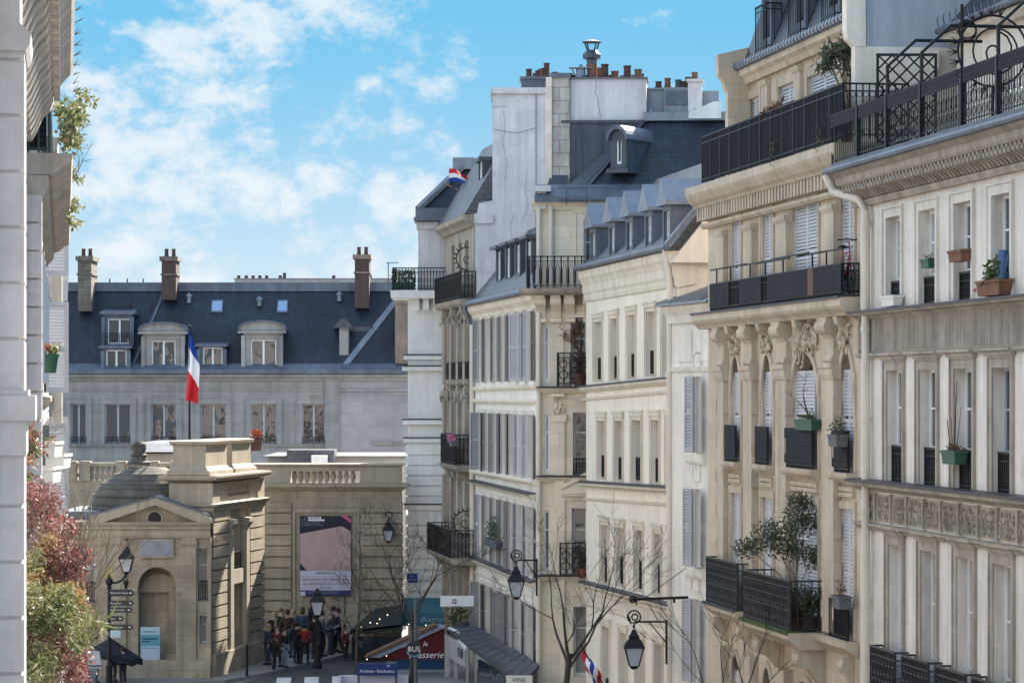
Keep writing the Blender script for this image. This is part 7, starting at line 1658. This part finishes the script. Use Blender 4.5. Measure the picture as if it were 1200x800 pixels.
def person(label, px, py, Y, h, facing, coat, trous, hair, pose='stand', hairlen=0, coatlen=.0, scarf=None, hold=0):
    """figure h metres tall standing with its feet at pixel (px, py); facing in degrees (0 looks at the eye)"""
    g = P(px, py, Y); t = thing('person', label, 'person', (g.x, Y, .13), R(facing), 'people on the pavement')
    k = h / 1.75
    st = .16 if pose == 'walk' else .02
    J = {'pel': (0, 0, .95), 'sp': (0, .01, 1.12), 'ch': (0, .0, 1.32), 'nk': (0, 0, 1.47), 'hd': (0, -.02, 1.60), 'tp': (0, -.01, 1.70),
         'hl': (-.10, 0, .90), 'kl': (-.11, -st - .02, .50), 'al': (-.11, -st + .05, .09), 'tl': (-.11, -st - .10, .04),
         'hr': (.10, 0, .90), 'kr': (.11, st * .6 - .02, .50), 'ar': (.11, st + .06, .09), 'tr': (.11, st - .08, .04),
         'sl': (-.19, 0, 1.40), 'el': (-.27, .04, 1.13), 'wl': (-.25, -.08, .90), 'hdl': (-.24, -.12, .80),
         'sr': (.19, 0, 1.40), 'er': (.27, .04, 1.13), 'wr': (.25, -.08, .90), 'hdr': (.24, -.12, .80)}
    if hold:
        J['wr'] = (.14, -.28, 1.12); J['hdr'] = (.06, -.34, 1.18)
        J['wl'] = (-.16, -.24, 1.06); J['hdl'] = (-.08, -.32, 1.12)
    names = list(J); V = [tuple(c * k for c in J[n]) for n in names]; ix = {n: i for i, n in enumerate(names)}
    E = [('pel', 'sp'), ('sp', 'ch'), ('ch', 'nk'), ('nk', 'hd'), ('hd', 'tp'), ('pel', 'hl'), ('hl', 'kl'), ('kl', 'al'), ('al', 'tl'), ('pel', 'hr'), ('hr', 'kr'), ('kr', 'ar'), ('ar', 'tr'), ('ch', 'sl'), ('sl', 'el'), ('el', 'wl'), ('wl', 'hdl'), ('ch', 'sr'), ('sr', 'er'), ('er', 'wr'), ('wr', 'hdr')]
    rad = {'pel': .13, 'sp': .12, 'ch': .14, 'nk': .055, 'hd': .088, 'tp': .07, 'hl': .09, 'kl': .06, 'al': .04, 'tl': .035, 'hr': .09, 'kr': .06, 'ar': .04, 'tr': .035, 'sl': .06, 'el': .042, 'wl': .03, 'hdl': .028, 'sr': .06, 'er': .042, 'wr': .03, 'hdr': .028}
    skinmesh('body', V, [(ix[a], ix[b]) for a, b in E], [rad[n] * k for n in names], 'skin', t)
    # fingers
    fg = MB()
    for s in 'lr':
        c = Vector(J['hd' + s]) * k; d = (c - Vector(J['w' + s]) * k).normalized(); sd_ = d.orthogonal().normalized()
        for i in range(4): b = c + sd_ * (.014 * (i - 1.5)) * k; fg.tube([tuple(b), tuple(b + d * .05 * k), tuple(b + d * (.075 + .008 * (i in (1, 2))) * k + Vector((0, -.01, 0)))], [.009 * k, .008 * k, .006 * k], 5)
        fg.tube([tuple(c + sd_ * .028 * k - d * .03 * k), tuple(c + sd_ * .045 * k + d * .015 * k)], [.01 * k, .008 * k], 5)
    fg.build('finger', 'skin', t)
    # face
    fc = MB(); hz = 1.60 * k; fc.tube([(0, -.10 * k, hz + .02 * k), (0, -.125 * k, hz - .02 * k)], [.008 * k, .016 * k], 5); fc.ball((-.09 * k, -.02 * k, hz), .02 * k, 6, 4); fc.ball((.09 * k, -.02 * k, hz), .02 * k, 6, 4); fc.build('nose', 'skin', t)
    fe = MB(); fe.ball((-.033 * k, -.1 * k, hz + .025 * k), .011 * k, 6, 4); fe.ball((.033 * k, -.1 * k, hz + .025 * k), .011 * k, 6, 4); fe.box(-.022 * k, .022 * k, -.108 * k, -.098 * k, hz - .055 * k, hz - .047 * k); fe.build('eye', 'ink', t)
    # coat
    cn = ['pel', 'sp', 'ch', 'sl', 'el', 'wl', 'sr', 'er', 'wr']; cv = [Vector(J[n]) * k for n in cn]; ci = {n: i for i, n in enumerate(cn)}
    cr = {'pel': .165, 'sp': .155, 'ch': .165, 'sl': .085, 'el': .062, 'wl': .05, 'sr': .085, 'er': .062, 'wr': .05}
    ce = [('pel', 'sp'), ('sp', 'ch'), ('ch', 'sl'), ('sl', 'el'), ('el', 'wl'), ('ch', 'sr'), ('sr', 'er'), ('er', 'wr')]
    vs = [tuple(v) for v in cv]; es = [(ci[a], ci[b]) for a, b in ce]; rs = [cr[n] * k for n in cn]
    vs.append((0, .0, (1.43) * k)); es.append((ci['ch'], len(vs) - 1)); rs.append(.085 * k)
    if coatlen: vs.append((0, 0, (.95 - coatlen) * k)); es.append((ci['pel'], len(vs) - 1)); rs.append(.185 * k)
    skinmesh('coat', vs, es, rs, coat, t)
    tn = ['pel', 'hl', 'kl', 'al', 'hr', 'kr', 'ar']; tv = [Vector(J[n]) * k for n in tn]; ti = {n: i for i, n in enumerate(tn)}
    trr = {'pel': .142, 'hl': .105, 'kl': .078, 'al': .062, 'hr': .105, 'kr': .078, 'ar': .062}
    skinmesh('trousers', [tuple(v) for v in tv], [(ti[a], ti[b]) for a, b in (('pel', 'hl'), ('hl', 'kl'), ('kl', 'al'), ('pel', 'hr'), ('hr', 'kr'), ('kr', 'ar'))], [trr[n] * k for n in tn], trous, t)
    sh = MB()
    for s in 'lr':
        a = Vector(J['a' + s]) * k; b = Vector(J['t' + s]) * k; sh.tube([(a.x, a.y + .05 * k, .045 * k), (a.x, a.y, .06 * k), (b.x, b.y - .02, .04 * k), (b.x, b.y - .07 * k, .03 * k)], [.03 * k, .055 * k, .045 * k, .02 * k], 8)
    sh.build('shoe', 'iron', t)
    hm = MB(); hm.ball((0, .018 * k, 1.635 * k), .108 * k, 12, 8, 1.08)
    if hairlen: hm.lathe((0, .035 * k, (1.64 - hairlen) * k), [(.05 * k, 0), (.1 * k, .06), (.105 * k, hairlen * k)], 10)
    hm.build('hair', hair, t, smooth=True)
    if scarf: q = MB(); q.lathe((0, 0, 1.40 * k), [(.1 * k, 0), (.13 * k, .04), (.11 * k, .1)], 12); q.box(-.05 * k, .05 * k, -.19 * k, -.15 * k, 1.12 * k, 1.42 * k); q.build('scarf', scarf, t)
    return t
for nm, c in (('cblack', (.02, .02, .024)), ('cbrown', (.07, .04, .024)), ('cblue', (.03, .045, .08)), ('cwine', (.10, .022, .03)), ('cgrey', (.10, .10, .115)), ('jeans', (.045, .06, .095)), ('ljeans', (.13, .17, .24)), ('dtrous', (.022, .022, .028)), ('cred', (.20, .02, .025)), ('cyel', (.36, .24, .04)), ('cbeige', (.38, .29, .19))): M[nm] = mat('cloth_' + nm, c, rough=.9, var=.1, vs=6)
for nm, c in (('hdark', (.025, .018, .014)), ('hbrown', (.09, .05, .03)), ('hblond', (.34, .24, .13)), ('hgrey', (.25, .23, .21))): M[nm] = mat('hair_' + nm, c, rough=.6, var=.15, vs=20)
person('person in black coat with long blond hair and beige scarf', 322, 767, 115.2, 1.68, 15, 'cblack', 'dtrous', 'hblond', hairlen=.22, coatlen=.2, scarf='cbeige')
person('person in brown jacket and jeans, tallest of the left cluster, back turned', 337, 768, 114.6, 1.84, 165, 'cbrown', 'jeans', 'hbrown')
person('person in navy jacket at the left edge of the group by the tower wall', 314, 774, 111.6, 1.50, -60, 'cblue', 'jeans', 'hblond')
person('person in wine red coat with folded hands', 325, 775, 110.8, 1.50, -20, 'cwine', 'dtrous', 'hbrown', hold=1)
person('person in dark jacket and pale jeans beside the wine red coat', 333, 775, 110.5, 1.44, 60, 'cblack', 'ljeans', 'hdark', pose='walk')
person('person in a long dark padded coat and jeans seen from behind', 348.5, 771, 112.6, 1.50, 175, 'cblack', 'jeans', 'hdark', coatlen=.15)
person('person in a red and yellow jacket walking', 357, 772, 112.0, 1.48, 170, 'cred', 'dtrous', 'hdark', pose='walk', scarf='cyel')
person('person with long brown hair in a dark blue coat behind the red jacket', 354.5, 765, 116.4, 1.78, 150, 'cblue', 'jeans', 'hbrown', hairlen=.2)
person('person in black with long dark hair left of the post lantern', 364, 764, 116.6, 1.74, -170, 'cblack', 'dtrous', 'hdark', hairlen=.25, coatlen=.2)
person('person in grey anorak just behind the post lantern', 378, 766, 115.2, 1.72, 100, 'cgrey', 'dtrous', 'hdark')
person('person in grey jacket reading a map right of the post lantern', 387, 763, 116.0, 1.66, 70, 'cgrey', 'jeans', 'hgrey', hold=1)
person('person in black jacket at the right end of the group', 395.5, 762, 116.6, 1.72, -80, 'cblack', 'dtrous', 'hdark', pose='walk')
person('person in wine red jacket crouched low beside the dark terrace', 405, 770, 113.2, 1.25, 60, 'cwine', 'dtrous', 'hbrown')
person('person in black sitting height beneath the navy parasol', 132, 806, 105.0, 1.35, 150, 'cblack', 'dtrous', 'hdark')
person('person in dark coat beside the parasol pole', 144, 812, 104.0, 1.28, -140, 'cblue', 'dtrous', 'hdark')
person('person in charcoal coat half hidden behind the brown jacket', 330, 766, 116.8, 1.70, 40, 'cblack', 'dtrous', 'hbrown')
person('person with pale hood between the padded coat and the brown jacket', 343, 766, 116.6, 1.66, -30, 'cgrey', 'dtrous', 'hblond')
person('person in dark parka directly left of the lantern post', 369, 768, 114.4, 1.66, 200, 'cblack', 'jeans', 'hdark', coatlen=.12)
person('person in brown parka standing right behind the map reader', 391, 763, 117.2, 1.76, 130, 'cbrown', 'dtrous', 'hdark')
# bollards along the kerb
for i, (px, py) in enumerate(((300, 797), (228, 792))):
    pass
bx = [(-8.9, 107.2), (-8.15, 109.6), (-7.45, 111.9), (-6.75, 114.2), (-6.0, 116.6)]
for i, (x, y) in enumerate(bx):
    k = MB(); k.lathe((0, 0, 0), [(.06, 0), (.06, .06), (.045, .1), (.045, .95), (.06, .98), (.06, 1.04), (.03, 1.1)], 10)
    o = k.build('bollard', 'iron'); o.location = (x - .35, y, .13)
    tag(o, 'slim black iron bollard lining the kerb before the group of people', 'bollard', 'bollards along the kerb')
# drain pipe on the pavilion corner
t = thing('rain_pipe', 'black rain pipe standing at the pavilion corner recess', 'drainpipe', (P(229, 0, 106.9).x, 106.85, .1))
k = MB(); k.tube([(0, 0, 0), (0, 0, 2.45)], .05, 8); k.lathe((0, 0, 2.3), [(.06, 0), (.12, .12), (.12, .22)], 8); k.lathe((0, 0, 0), [(.08, 0), (.08, .5)], 8); k.build('pipe', 'iron', t)
# parked scooter at the lower left
t = thing('parked_scooter', 'dark scooter with a pale windscreen and yellow sticker parked by the shrub', 'scooter', (P(104, 0, 101).x, 101.0, .0), R(70))
k = MB()
for cx in (-.6, .62): k.ring((cx, 0, .24), .19, .06, 'y', 14, 6)
k.build('wheel', 'iron', t)
k = MB(); k.prz([(-.85, .35), (-.3, .28), (.25, .28), (.42, .9), (.3, .92), (.1, .4), (-.15, .42), (-.2, .78), (-.85, .8)], -.16, .16); k.build('body', 'pgrey', t)
k = MB(); k.prz([(-.8, .8), (-.15, .8), (-.2, .9), (-.75, .92)], -.14, .14); k.build('seat', 'iron', t)
k = MB(); k.prz([(.44, .9), (.48, .9), (.3, 1.5), (.26, 1.5)], -.25, .25); k.build('windscreen', 'lglass', t)
k = MB(); k.tube([(.3, -.32, 1.02), (.34, 0, 1.0), (.3, .32, 1.02)], .02, 6); k.build('handlebar', 'iron', t)
k = MB(); k.box(.42, .44, -.12, .1, 1.12, 1.34); k.build('sticker', 'cyel', t)
